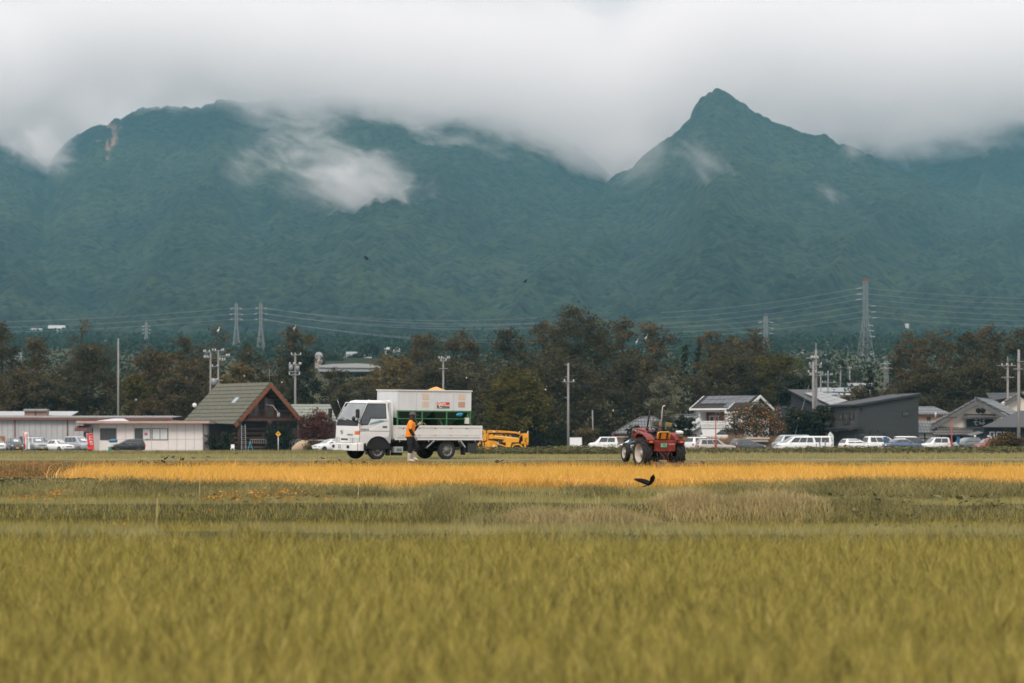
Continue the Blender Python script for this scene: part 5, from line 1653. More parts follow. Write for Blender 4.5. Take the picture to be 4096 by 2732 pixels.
def navy_building():
 s = Site(4000, 345)
 T = thing('navy_building', 'navy building with white framed square windows and a ribbed grey roof', 'building', s.loc())
 MB().slab(s.p(3920, 1708, -0.8), s.p(4330, 1708, -0.8), s.p(4330, 1640, 5), s.p(4110, 1640, 5), 0.16).build('roof', m_metalroof, T)
 MB().tube([s.p(3920, 1710, -0.85), s.p(4330, 1710, -0.85)], 0.09, 6).build('gutter', m_black, T)
 s.box(3935, 4320, 1711, 1812, 0, 8).build('wall', m_navy, T)
 s.box(3887, 3934.5, 1741, 1812, 0.2, 7).build('low_wing', m_navy, T)
 MB().slab(s.p(3884, 1742, 0.0), s.p(3940, 1728, 0.0), s.p(3940, 1722, 4), s.p(3884, 1736, 4), 0.10).build('wing_roof', m_fascia, T)
 for row, (ya, yb) in enumerate(((1727, 1750), (1769, 1792))):
  for px in (3958, 3985, 4012):
   window(T, s.X(px), s.X(px + 20), s.Z(yb), s.Z(ya), 0, m_trimwhite, m_dkwin if row == 0 or px == 4012 else m_curtain, 0.10)
 window(T, s.X(3904), s.X(3924), s.Z(1792), s.Z(1769), 0.2, m_trimwhite, m_curtain, 0.10)
 for px in (3900, 3953):
  MB().lathe([(0.001, -0.2), (0.10, -0.18), (0.14, -0.003)], (s.X(px), 0.0, s.Z(1745)), 'Y', 10).build('wall_lamp', m_porcelain, T)
def upper_houses():
 s = Site(4060, 376)
 T = thing('tiled_house', 'tile roofed house with cream gable rising behind the navy building', 'house', s.loc())
 ap, l0, r0 = s.p(4080, 1571, 0), s.p(4018, 1610, 0), s.p(4170, 1640, 0)
 bk = Vector((4, 7, 0))
 MB().slab(ap, ap + bk, r0 + bk, r0, 0.2).slab(ap + bk, ap, l0, l0 + bk, 0.2).build('roof', m_tile2, T)
 MB().slab(ap + Vector((0, -.1, -.1)), l0 + Vector((0, -.1, -.1)), l0 + Vector((0, -.1, -.6)), ap + Vector((0, -.1, -.7)), 0.1).build('bargeboard', m_fascia, T)
 MB().prism([(s.X(4040), 0), (s.X(4160), 0), (s.X(4160), s.Z(1640)), (s.X(4080), s.Z(1582)), (s.X(4040), s.Z(1608))], 0.6, 7).build('wall', m_cream, T)
 s = Site(4020, 390)
 T = thing('dark_house', 'flat fronted black house behind the restaurant ridge', 'house', s.loc())
 MB().slab(s.p(3962, 1602, -0.5), s.p(4160, 1570, -0.5), s.p(4160, 1566, 6), s.p(3972, 1568, 6), 0.15).build('roof', m_charroof, T)
 MB().box(s.X(3972), s.X(4150), 0, 6, 0, s.Z(1600)).build('wall', m_darkhouse, T)
warehouse()
prefab()
log_house()
back_cottage()
white_house()
tiled_cottage()
side_house()
dark_house()
charcoal_building()
restaurant()
rear_house()
navy_building()
upper_houses()
# bank, wall and odd bits between the cars and the white house
s = Site(2940, 343)
bk_ = thing('retaining_wall', 'long low concrete retaining wall behind the parked cars', 'wall', s.loc())
s.box(2690, 3180, 1769, 1812, 0, 0.4).build('wall_face', mat('stained_concrete', (0.11, 0.095, 0.080), 0.9, var=0.35, scale=0.8, stretch=(1, 1, 0.3)), bk_)
s.box(2690, 3180, 1767.5, 1769, -0.05, 0.45).build('coping', mat('concrete_coping', (0.20, 0.18, 0.16), 0.9, var=0.2), bk_)
bank = MB().slab((PX(2680, 343), 343.4, 1.1), (PX(3190, 343), 343.4, 1.1), (PX(3190, 352), 352, 1.25), (PX(2680, 352), 352, 1.25), 1.2)
tag(bank.build('bank', m_ground), 'raised earth bank held by the retaining wall', 'bank', kind='structure')
n = 5200
D = 343.6 + rng.random(n) * 5
X = PX(2700 + rng.random(n) * 460, D)
blades('bank_grass', 'tall rust and straw coloured grass on the bank before the white house', X, D, (0.35 + 0.75 * rng.random(n)) * (0.5 + 0.8 * fbm(X * 0.4, D * 0.3, 3, 5)), 0.06, 0.35 * rng.random(n), blade_mat('bank_straw', [(0.0, (0.13, 0.065, 0.028)), (0.5, (0.30, 0.165, 0.065)), (1.0, (0.46, 0.30, 0.14))], patch=0.4), z=np.full(n, 1.12), seg=1)
s = Site(3030, 342.5)
T = thing('stone_trough', 'pale flat topped concrete block standing on the retaining wall', 'block', s.loc())
s.box(2990, 3074, 1755, 1767, 0.1, 1.8).build('body', mat('pale_concrete', (0.42, 0.33, 0.28), 0.8, var=0.15), T)
s.box(2986, 3079, 1750, 1755, -0.05, 2.0).build('slab_top', mat('pale_slab', (0.56, 0.48, 0.42), 0.8, var=0.1), T)
MB().lathe([(0.08, 0), (0.09, 0.12), (0.04, 0.2), (0.001, 0.21)], (s.X(3036), 0.9, s.Z(1750)), 'Z', 8).build('knob', mat('ochre_knob', (0.45, 0.26, 0.10), 0.6), T)
# ---------------------------------------------------------------- the town on the fan, hazy
def far_house(label, px, py, w, h, D, wall, roofm, name='farmhouse', hip=False, cat='house', yaw=0):
 py += h * 0.5
 if py < 1405:                                        # on the mountain's foot: find where the slope lies
  hit = [o.ray_cast(cam.location, P(px, py, 1.0) - cam.location)[:2] for o in (bpy.data.objects['mountain'], bpy.data.objects['mountain_peak'])]
  hit = [h_[1].y for h_ in hit if h_[0]]
  D = min(hit) - 6 if hit else D
 gz = PZ(py, D)
 k = S / D
 zb = gz
 T = thing(name, label, cat, (PX(px, D), D, gz - 4), R(yaw))
 W, H = w / k, h / k
 z0 = 4
 hw = H * 0.55
 MB().box(-W / 2, W / 2, -W * 0.3, W * 0.3, 0, z0 + hw).build('wall', wall, T)
 r = MB()
 o = W * 0.06
 if hip:
  r.loft([[(-W / 2 - o, -W * .3 - o, z0 + hw), (W / 2 + o, -W * .3 - o, z0 + hw), (W / 2 + o, W * .3 + o, z0 + hw), (-W / 2 - o, W * .3 + o, z0 + hw)], [(-W * .2, -0.1, z0 + H), (W * .2, -0.1, z0 + H), (W * .2, 0.1, z0 + H), (-W * .2, 0.1, z0 + H)]], True)
 else:
  r.prism([(-W * .3 - o, z0 + hw), (W * .3 + o, z0 + hw), (0, z0 + H)], -W / 2 - o, W / 2 + o, 'YZ')
 r.build('roof', roofm, T)
 if w > 24:
  for q in (-0.28, 0.22):
   MB().box(W * q, W * (q + 0.12), -W * 0.3 - 0.06, -W * 0.3 - 0.01, z0 + hw * 0.25, z0 + hw * 0.75).build('window', m_dkwin, T)
m_fw = mat('far_white_wall', (0.42, 0.42, 0.42), 0.8)
m_fg = mat('far_grey_wall', (0.34, 0.35, 0.36), 0.8)
m_ft = mat('far_tan_wall', (0.40, 0.34, 0.30), 0.8)
m_fr = mat('far_grey_roof', (0.26, 0.28, 0.30), 0.7, var=0.15, scale=0.5)
m_frw = mat('far_white_roof', (0.36, 0.37, 0.38), 0.6)
m_frr = mat('far_red_roof', (0.28, 0.13, 0.11), 0.7)
for a in (('white farmhouse alone on the slope above the warehouse', 228, 1316, 60, 30, 1900, m_fw, m_frw), ('low grey shed beside the white farmhouse on the slope', 145, 1320, 44, 14, 1900, m_fg, m_fr),
   ('small white shed below the white farmhouse on the slope', 205, 1335, 28, 12, 1850, m_fw, m_frw), ('cluster house with bright wall behind the slim concrete pole', 432, 1384, 34, 34, 1500, m_fw, m_fr),
   ('grey roofed house next to the bright walled one', 408, 1372, 30, 22, 1550, m_fg, m_fr), ('tiny white house half hidden by the golden brown tree', 672, 1386, 24, 12, 1500, m_fw, m_frw),
   ('little pink roofed house between the two pylons', 990, 1398, 22, 16, 1500, m_fg, m_frr), ('pale house among trees above the warehouse', 73, 1418, 26, 16, 1300, m_fw, m_fr),
   ('square two storey tan house at the near edge of the gap', 1275, 1421, 30, 26, 1050, m_ft, m_fr, 'farmhouse', True), ('farmhouse with a broad grey gable in the gap', 1407, 1418, 40, 22, 1080, m_fg, m_fr),
   ('long low farmhouse in front of the broad gable', 1428, 1428, 56, 16, 1060, m_fw, m_fr), ('small grey farm shed at the end of the long farmhouse', 1468, 1438, 34, 20, 1050, m_fg, m_fr),
   ('large pale hall at the edge of the golden brown tree', 1568, 1412, 56, 46, 1250, m_fg, m_frw, 'hall'), ('small white house behind the dark gap tree', 1457, 1408, 12, 12, 1150, m_fw, m_frw),
   ('gable house with bright roof on the far slope by the lattice pylon', 3257, 1376, 28, 16, 1750, m_fw, m_frw), ('tall grey block on the far slope', 3312, 1380, 22, 26, 1750, m_fg, m_fr, 'apartment_block'),
   ('white house beside the tall grey block', 3297, 1384, 16, 18, 1740, m_fw, m_frw), ('red roofed house on the lower slope', 3200, 1402, 24, 14, 1600, m_ft, m_frr),
   ('bright little house near the red roofed one', 3175, 1394, 14, 14, 1620, m_fw, m_frw), ('long pale shed on the slope before the pylon', 3310, 1420, 36, 14, 1500, m_fw, m_fr),
   ('house with pinkish roof behind the pylon legs', 3392, 1390, 26, 18, 1600, m_fg, m_frr), ('long reddish building behind the pylon', 3505, 1438, 52, 16, 1450, m_ft, m_frr),
   ('bright shed beside the pylon', 3530, 1424, 18, 14, 1480, m_fw, m_frw), ('pale house beyond the pylon on the slope', 3490, 1420, 30, 14, 1500, m_fg, m_frw),
   ('white speck of a house high on the slope by the pylon', 3628, 1300, 14, 10, 2200, m_fw, m_frw)):
 far_house(*a)
for a in (('broad grey tiled town roof behind the roadside pole', 3330, 1570, 130, 40, 620, m_fg, m_fr, 'town_house'), ('flat grey town roof in front of the tiled one', 3300, 1580, 90, 18, 560, m_fw, m_fr, 'town_house'),
   ('white flat shed roof beside the town roofs', 3385, 1580, 46, 14, 560, m_fw, m_frw, 'shed'), ('grey town roof under the big pylon', 3440, 1545, 90, 26, 700, m_fg, m_fr, 'town_house'),
   ):
 far_house(*a)
# the long white barrel roof in the gap
s = Site(1420, 900)
T = thing('greenhouse_hall', 'long white barrel roofed hall stretching across the gap above the truck', 'hall', s.loc())
pr = [(s.X(1272), s.Z(1470)), (s.X(1272), s.Z(1462)), (s.X(1330), s.Z(1456)), (s.X(1430), s.Z(1453)), (s.X(1480), s.Z(1456)), (s.X(1524), s.Z(1466)), (s.X(1524), s.Z(1472))]
MB().prism(pr, 0, 20).build('roof', m_frw, T)
s.box(1274, 1522, 1471, 1486, 0.5, 19).build('wall', m_fg, T)
# meadow terraces in the gap
tm = MB()
for (pa, pb, py, D) in ((1290, 1560, 1432, 1020), (1300, 1500, 1444, 980)):
 z = PZ(py, D)
 tm.box(PX(pa, D), PX(pb, D), D, D + 40, z - 4, z)
tag(tm.build('meadow_terraces', mat('pale_meadow', (0.045, 0.058, 0.030), 0.9, var=0.2, scale=0.05)), 'pale green meadow terraces below the distant farmhouses', 'field', kind='structure')
# ================================================================== the flatbed truck
TW = 1.66
def wheel_on(parent, c, r, w, outer, rim_r=None, mt=None, mr=None, holes=8, part='wheel'):
 """tyre with rim as its child; OUTER -1 when the outside looks along -y, +1 along +y"""
 rim_r = rim_r or r * 0.58
 t = MB()
 hw = w / 2
 t.lathe([(rim_r, -hw * 0.8), (r * 0.86, -hw), (r * 0.97, -hw * 0.85), (r, -hw * 0.55), (r, -hw * 0.2), (r * 0.985, -hw * 0.16), (r * 0.985, hw * 0.16), (r, hw * 0.2), (r, hw * 0.55), (r * 0.97, hw * 0.85), (r * 0.86, hw), (rim_r, hw * 0.8)], (0, 0, 0), 'Y', 32)
 wo = t.build(part, mt or m_tyre, parent)
 wo.location = c
 q = MB()
 o = outer * hw
 q.lathe([(rim_r * 1.02, o * 0.86), (rim_r * 0.94, o * 0.80), (rim_r * 0.88, o * 0.45), (rim_r * 0.62, o * 0.36), (rim_r * 0.58, o * 0.52), (rim_r * 0.34, o * 0.56), (rim_r * 0.32, o * 0.80), (rim_r * 0.22, o * 0.92), (0.001, o * 0.93)], (0, 0, 0), 'Y', 28)
 ro = q.build('rim', mr or m_rim, wo)
 if holes:
  hb = MB()
  for k in range(holes):
   a = 2 * math.pi * k / holes
   hb.lathe([(0.001, o * 0.545), (rim_r * 0.075, o * 0.545), (rim_r * 0.075, o * 0.35)], (math.cos(a) * rim_r * 0.75, 0, math.sin(a) * rim_r * 0.75), 'Y', 8)
  hb.build('rim_hole', m_under, wo)
 return wo
def build_truck():
 T = thing('flatbed_truck', 'white flatbed truck with a cab parked on the lane carrying a grain container', 'truck', P(1332 + 300, 1835, 97.2))
 T.rotation_euler = (R(1.2), 0, R(32))
 T.location.z = -0.015
 O = -2.45                                   # local x of the cab's front plane
 # ---------------- cab: horizontal rings lofted upwards
 def ring(z, n=6):
  xf = np.interp(z, [0.36, 0.55, 0.8, 1.12, 1.30, 1.90, 1.965, 2.0], [0.03, 0.0, 0.0, 0.02, 0.06, 0.44, 0.53, 0.66])
  hw = np.interp(z, [0.36, 0.55, 1.2, 1.32, 1.90, 1.965, 2.0], [TW / 2, TW / 2, TW / 2, TW / 2 - 0.005, TW / 2 - 0.075, TW / 2 - 0.11, TW / 2 - 0.2])
  xr = np.interp(z, [0.36, 1.9, 1.965, 2.0], [1.29, 1.29, 1.27, 1.2])
  r = np.interp(z, [0.36, 1.3, 1.9, 2.0], [0.20, 0.22, 0.18, 0.12])
  p = [(xr, -hw)]
  for k in range(n + 1):
   a = math.pi / 2 * k / n
   p.append((xf + r - r * math.sin(a), -hw + r - r * math.cos(a)))
  for k in range(n + 1):
   a = math.pi / 2 * k / n
   p.append((xf + r - r * math.cos(a), hw - r + r * math.sin(a)))
  p.append((xr, hw))
  return [(O + x, y, z) for x, y in p]
 c = MB()
 zs = [0.55, 0.60, 0.8, 1.0, 1.12, 1.22, 1.30, 1.42, 1.6, 1.78, 1.90, 1.94, 1.965, 1.985, 2.0]
 c.loft([ring(z) for z in zs], True, True)
 c.build('cab', m_white, T)
 # door skirt with the wheel arch cut out
 arch = [(0.0, 0.36)]
 sk = [(0.10, 0.56), (0.10, 0.40), (0.36, 0.36)]
 for k in range(13):
  a = math.pi - math.pi * k / 12 * 0.93
  sk.append((0.80 + 0.43 * math.cos(a), 0.33 + 0.42 * math.sin(a)))
 sk += [(1.29, 0.56)]
 sk = [(x, min(z, 0.565)) if 0.4 < x < 1.2 else (x, z) for x, z in sk]
 for sgn in (-1, 1):
  b = MB()
  y = sgn * TW / 2
  b.prism([(O + x, z) for x, z in [(0.08, 0.56), (0.08, 0.42), (0.33, 0.40), (0.38, 0.50), (0.44, 0.562)]], y - sgn * 0.05, y)
  b.build('lower_panel', m_white, T)
  ws = [(O + 0.80 + 0.425 * math.cos(math.pi * k / 14), 0.36 + 0.405 * math.sin(math.pi * k / 14)) for k in range(15)]
  MB().prism(ws, y - sgn * 0.02, y + sgn * 0.009).build('wheel_well', m_under, T)
  # black arch lip
  pts = [(O + 0.80 + 0.44 * math.cos(math.pi * k / 14), y + sgn * 0.014, 0.36 + 0.42 * math.sin(math.pi * k / 14)) for k in range(15)]
  l = MB()
  for p, q in zip(pts[:-1], pts[1:]):
   l.bar(p, q, 0.03, 0.03)
  l.build('wheel_arch', m_black, T)
 u = MB()
 u.box(O + 0.06, O + 1.36, -0.70, 0.70, 0.30, 0.56)
 u.build('cab_floor', m_under, T)
 # front corner black side trim under the lamp
 f = MB()
 f.prism([(O + 0.02, 0.30), (O + 0.02, 0.545), (O + 0.34, 0.545), (O + 0.36, 0.40), (O + 0.22, 0.30)], -TW / 2 - 0.006, -TW / 2 + 0.03)
 f.build('corner_trim', m_black, T)
 # windscreen: the cab surface between two heights, set a little proud
 def front_strip(z0, z1, y0, y1, nz, ny, off):
  g = []
  for i in range(nz + 1):
   z = z0 + (z1 - z0) * i / nz
   rg = ring(z, 12)[1:-1]
   hw = max(p[1] for p in rg)
   row = []
   for j in range(ny + 1):
    yy = (y0 + (y1 - y0) * j / ny) * hw
    best = min(range(len(rg) - 1), key=lambda k: 0 if rg[k][1] <= yy <= rg[k + 1][1] else min(abs(rg[k][1] - yy), abs(rg[k + 1][1] - yy)) + 1)
    a, b2 = rg[best], rg[best + 1]
    tt = 0 if abs(b2[1] - a[1]) < 1e-6 else min(1, max(0, (yy - a[1]) / (b2[1] - a[1])))
    row.append(Vector((a[0] + (b2[0] - a[0]) * tt - off, yy, z + off * 0.3)))
   g.append(row)
  m = MB()
  vs = [p for r in g for p in r]
  w = ny + 1
  fs = [(i * w + j, i * w + j + 1, (i + 1) * w + j + 1, (i + 1) * w + j) for i in range(nz) for j in range(ny)]
  m.add(vs, fs, True)
  return m
 front_strip(1.315, 1.885, -0.93, 0.93, 8, 16, 0.012).build('windscreen', m_wind, T)
 front_strip(1.295, 1.905, -0.965, 0.965, 8, 16, 0.006).build('windscreen_seal', m_rubber, T)
 front_strip(1.13, 1.30, -0.90, 0.90, 3, 16, 0.008).build('cowl_panel', m_black, T)
 for yy in (-0.35, 0.15, 0.5):
  wp = MB().tube([(O + 0.03, yy, 1.30), (O + 0.045, yy + 0.2, 1.335), (O + 0.06, yy + 0.42, 1.35)], 0.010, 5)
  wp.build('wiper', m_black, T)
 # grille bar with lamps
 front_strip(0.565, 0.735, -0.40, 0.42, 2, 8, 0.010).build('grille', m_white, T)
 gs = MB()
 for k in range(6):
  y = -0.20 + k * 0.08
  gs.box(O - 0.016, O - 0.006, y, y + 0.06, 0.645, 0.705)
 gs.build('grille_slot', m_black, T)
 for a, b in ((-0.985, -0.43), (0.45, 0.985)):
  h = front_strip(0.565, 0.735, a, b, 2, 10, 0.014).build('headlight', m_lens, T)
  bar_ = MB()
  yy = -0.55 if a < 0 else 0.55
  bar_.box(O - 0.018, O + 0.0, yy - 0.012, yy + 0.012, 0.57, 0.73)
  bar_.build('lamp_divider', m_gap, h)
 front_strip(0.845, 0.955, -1.0, -0.80, 2, 4, 0.014).build('turn_signal', m_amber, T)
 # bumper
 bp = MB()
 rings = []
 for y, x in ((-0.86, 0.22), (-0.855, 0.08), (-0.80, -0.05), (-0.65, -0.10), (0, -0.12), (0.65, -0.10), (0.80, -0.05), (0.855, 0.08), (0.86, 0.22)):
  rings.append([(O + x, y, 0.30), (O + x, y, 0.53), (O + x + 0.02, y * 0.99, 0.555), (O + x + 0.08, y * 0.93, 0.555), (O + x + 0.08, y * 0.93, 0.30)])
 bp.loft(rings, True)
 bpo = bp.build('bumper', m_white, T, bevel=0.012)
 hl = MB()
 for y in (-0.40, 0.62):
  hl.box(O - 0.124, O - 0.10, y - 0.07, y + 0.07, 0.385, 0.475)
 hl.build('bumper_opening', m_black, bpo)
 pl = MB().box(O - 0.135, O - 0.122, -0.02, 0.31, 0.345, 0.505).build('number_plate', m_plate, T)
 text_mesh('plate_number', '43-93', 0.10, m_ink, pl, (O - 0.138, 0.145, 0.40), (R(90), 0, R(-90)), 0.001, sx=0.85)
 text_mesh('plate_heading', '松本400', 0.05, m_ink, pl, (O - 0.138, 0.145, 0.472), (R(90), 0, R(-90)), 0.001)
 # emblem on the nose: three crossing ellipses
 em = MB()
 def ell(cy_, cz, ry, rz_):
  pts = [(O - 0.012, cy_ + ry * math.cos(2 * math.pi * k / 20), cz + rz_ * math.sin(2 * math.pi * k / 20)) for k in range(21)]
  em.tube(pts, 0.007, 5, False)
 ell(0.24, 0.92, 0.085, 0.062)
 ell(0.24, 0.925, 0.028, 0.056)
 ell(0.24, 0.948, 0.06, 0.022)
 em.build('emblem', m_chrome, T)
 text_mesh('front_lettering', 'TOYOACE', 0.085, m_greytext, T, (O - 0.004, -0.33, 0.83), (R(90), 0, R(-90)), 0.003, sx=1.0)
 # mirrors on arms
 for nm, pts, cc, sz in (('mirror', [(O + 0.10, -0.80, 1.22), (O - 0.02, -0.90, 1.28), (O - 0.02, -0.92, 1.42)], (O - 0.04, -0.92, 1.55), (0.09, 0.17, 0.30)),
       ('mirror', [(O + 0.10, 0.80, 1.22), (O - 0.04, 0.95, 1.30), (O - 0.04, 0.97, 1.42)], (O - 0.06, 0.97, 1.56), (0.09, 0.17, 0.30))):
  arm = MB().tube(pts, 0.014, 6)
  ao = arm.build('mirror_arm', m_black, T)
  hd = MB().cbox(cc, sz)
  hd.build('mirror_head', m_black, ao, bevel=0.035, seg=3)
 rm = MB().tube([(O + 0.06, -0.55, 1.28), (O - 0.03, -0.62, 1.34)], 0.012, 6)
 rm.lathe([(0.001, -0.05), (0.06, -0.045), (0.085, 0.0), (0.075, 0.02), (0.001, 0.022)], (O - 0.03, -0.64, 1.38), 'X', 14)
 rm.build('round_mirror', m_black, T)
 ad = MB().tube([(O + 0.22, 0.70, 1.62), (O + 0.10, 0.78, 2.02)], [0.006, 0.003], 5)
 ad.build('aerial', m_chrome, T)
 # ---------------- doors, both sides
 for sgn in (-1, 1):
  y = sgn * (TW / 2 + 0.004)
  d = MB()
  def yz(z, o=0.0):
   return sgn * (float(np.interp(z, [0.36, 1.2, 1.32, 1.90], [TW / 2, TW / 2, TW / 2 - 0.005, TW / 2 - 0.075])) + o)
  def panel(poly, o, name, material, t=0.012):
   m = MB()
   n = len(poly)
   vs = [(O + x, yz(z, o), z) for x, z in poly] + [(O + x, yz(z, o - t), z) for x, z in poly]
   m.add(vs, [tuple(range(n)), tuple(range(2 * n - 1, n - 1, -1))] + [(i, i + n, (i + 1) % n + n, (i + 1) % n) for i in range(n)])
   return m.build(name, material, d_parent)
  d_parent = T
  door = panel([(0.10, 0.80), (0.10, 1.30), (0.42, 1.93), (1.17, 1.93), (1.23, 1.30), (1.23, 0.84), (1.16, 0.76), (0.62, 0.76), (0.50, 0.70), (0.42, 0.56), (0.10, 0.56)], 0.008, 'door', m_white)
  d_parent = door
  panel([(0.115, 1.20), (0.115, 1.33), (0.425, 1.895), (1.125, 1.895), (1.125, 1.385), (0.53, 1.385), (0.41, 1.175), (0.14, 1.165)], 0.013, 'window_frame', m_rubber, 0.02)
  panel([(0.145, 1.21), (0.145, 1.32), (0.44, 1.865), (1.095, 1.865), (1.095, 1.41), (0.51, 1.41), (0.395, 1.205), (0.16, 1.195)], 0.018, 'window', m_glass, 0.02)
  panel([(0.97, 1.09), (0.97, 1.13), (1.14, 1.13), (1.14, 1.09)], 0.024, 'door_handle', m_black, 0.02)
  lm_ = MB()
  for a, b in (((0.0, 0.975), (1.25, 0.965)), ((1.24, 0.80), (1.24, 1.90)), ((0.095, 0.6), (0.095, 1.28))):
   lm_.bar((O + a[0], yz(a[1], 0.009), a[1]), (O + b[0], yz(b[1], 0.009), b[1]), 0.010, 0.010)
  lm_.build('panel_gap', m_gap, door)
  # teal ribbon decal
  for k, (mt, off) in enumerate(((m_teal, 0.0), (m_teal2, 0.045))):
   up = [(0.47 + 0.75 * q, 1.20 + off + 0.115 * math.sin(q * 1.9) - 0.02 * q) for q in np.linspace(0, 1, 9)]
   lo = [(x, z - 0.028 * math.sin(math.pi * min(1, q + 0.12)) - 0.004) for (x, z), q in zip(up, np.linspace(0, 1, 9))]
   panel(up + lo[::-1], 0.014, 'ribbon_decal', mt, 0.006)
  if sgn < 0:
   text_mesh('door_lettering', 'TOYOACE', 0.075, m_greytext, door, (O + 0.28, y - 0.012, 1.02), (R(90), 0, 0), 0.003, sx=0.95)
   text_mesh('trim_lettering', 'CUSTOM', 0.04, m_teal, door, (O + 0.92, y - 0.014, 1.315), (R(90), 0, 0), 0.002)
 # ---------------- chassis and guard frame
 ch = MB()
 for y in (-0.36, 0.36):
  ch.box(O + 0.7, O + 4.80, y - 0.04, y + 0.04, 0.42, 0.62)
 for x in (1.5, 2.2, 2.9, 3.6, 4.4):
  ch.box(O + x, O + x + 0.08, -0.32, 0.32, 0.44, 0.60)
 ch.tube([(O + 3.53, -0.6, 0.33), (O + 3.53, 0.6, 0.33)], 0.07, 8).tube([(O + 0.80, -0.6, 0.33), (O + 0.80, 0.6, 0.33)], 0.05, 8)
 ch.box(O + 1.5, O + 2.5, 0.40, 0.75, 0.30, 0.55)
 ch.box(O + 1.95, O + 2.75, -0.34, 0.30, 0.28, 0.50)
 ch.box(O + 1.36, O + 4.82, -0.78, 0.78, 0.60, 0.675)
 ch.build('chassis', m_under, T)
 for y in (-0.70, 0.70):
  gd = MB().tube([(O + 1.40, y, 0.62), (O + 1.40, y, 1.75), (O + 1.39, y, 1.88), (O + 1.34, y * 0.97, 1.95), (O + 1.24, y * 0.95, 1.975)], 0.045, 8)
  gd.build('cab_guard_post', m_white, T)
 gb = MB().box(O + 1.37, O + 1.43, -0.66, 0.66, 1.60, 1.68).box(O + 1.37, O + 1.43, -0.66, 0.66, 0.7, 1.12)
 gb.build('cab_guard_rail', m_white, T)
 # ---------------- load bed
 fl = MB().box(O + 1.44, O + 4.90, -0.83, 0.83, 0.70, 0.76)
 fl.build('bed_floor', m_bedwhite, T)
 for sgn in (-1, 1):
  y = sgn * 0.855
  b = MB()
  b.box(O + 1.47, O + 4.86, y - 0.015, y + 0.015, 0.74, 1.16)
  b.box(O + 1.45, O + 4.88, y - 0.028, y + 0.028, 1.085, 1.165)
  b.box(O + 1.45, O + 4.88, y - 0.026, y + 0.026, 0.775, 0.80)
  b.box(O + 1.45, O + 4.88, y - 0.024, y + 0.024, 0.845, 0.865)
  b.box(O + 1.45, O + 1.53, y - 0.027, y + 0.027, 0.73, 1.083)
  b.box(O + 4.79, O + 4.88, y - 0.027, y + 0.027, 0.73, 1.083)
  so = b.build('side_board', m_bedwhite, T)
  st = MB()
  for x in (1.75, 2.38, 3.0, 3.62, 4.25):
   st.cbox((O + x, y + sgn * 0.030, 1.065), (0.03, 0.01, 0.025)).cbox((O + x, y + sgn * 0.030, 0.825), (0.02, 0.01, 0.022))
  st.build('stud', m_rubber, so)
  r = MB().box(O + 1.44, O + 4.90, y - 0.03 * (sgn > 0) - 0.02, y + 0.03 * (sgn > 0) + 0.02, 0.665, 0.725)
  r.build('bed_rail', m_bedwhite, T)
  hk = MB()
  for x in (1.62, 2.75, 2.95, 3.95, 4.6):
   hk.bar((O + x, y, 0.66), (O + x, y + sgn * 0.02, 0.60), 0.016)
  hk.build('rope_hook', m_chrome, T)
 tg = MB().box(O + 4.87, O + 4.90, -0.82, 0.82, 0.74, 1.16).box(O + 1.44, O + 1.47, -0.82, 0.82, 0.74, 1.16)
 tg.build('tailgate', m_bedwhite, T)
 # slanted mud guards, flaps and boxes
 for sgn in (-1, 1):
  y = sgn * 0.70
  for nm, a, b in (('mud_guard', (2.98, 0.66), (2.68, 0.40)), ('mud_guard', (4.02, 0.66), (4.22, 0.42))):
   dx, dz = b[0] - a[0], b[1] - a[1]
   m = MB().slab((O + a[0], y - 0.13, a[1]), (O + a[0], y + 0.13, a[1]), (O + b[0], y + 0.13, b[1]), (O + b[0], y - 0.13, b[1]), 0.015)
   m.bar((O + a[0], y + sgn * 0.14, a[1]), (O + b[0], y + sgn * 0.14, b[1]), 0.03, 0.05)
   m.build(nm, m_chrome, T)
  MB().box(O + 4.20, O + 4.23, y - 0.14, y + 0.14, 0.16, 0.42).build('mud_flap', m_black, T)
  MB().box(O + 1.24, O + 1.27, y - 0.14, y + 0.14, 0.14, 0.56).build('mud_flap', m_black, T)
 bx = MB().box(O + 1.47, O + 1.80, -0.80, -0.52, 0.24, 0.44).build('battery_box', mat('grey_box', (0.34, 0.345, 0.34), 0.5), T, bevel=0.015)
 MB().box(O + 1.54, O + 1.74, -0.806, -0.801, 0.29, 0.38).build('box_label', mat('label_green', (0.10, 0.16, 0.14), 0.5), bx)
 MB().box(O + 1.48, O + 1.80, -0.74, -0.5, 0.14, 0.235).build('step', m_under, T)
 MB().box(O + 4.35, O + 4.72, -0.80, -0.35, 0.24, 0.56).build('tool_box', mat('dark_box', (0.028, 0.03, 0.032), 0.6), T, bevel=0.02)
 MB().box(O + 4.82, O + 4.88, -0.75, 0.75, 0.56, 0.64).build('rear_bar', m_bedwhite, T)
 MB().box(O + 4.88, O + 4.93, -0.74, -0.46, 0.57, 0.65).build('tail_lamp', m_redlens, T)
 MB().box(O + 4.88, O + 4.93, 0.46, 0.74, 0.57, 0.65).build('tail_lamp', m_redlens, T)
 for x, nm in ((0.80, 'front'), (3.53, 'rear')):
  wheel_on(T, (O + x, -0.72, 0.325), 0.325, 0.19, -1, 0.20)
  wheel_on(T, (O + x, 0.72, 0.325), 0.325, 0.19, 1, 0.20)
 return T, O
truck, TO = build_truck()
def on_truck(o):
 """stand a thing on the truck's bed without making it a part"""
 o.location = truck.location
 o.rotation_euler = truck.rotation_euler
 return o
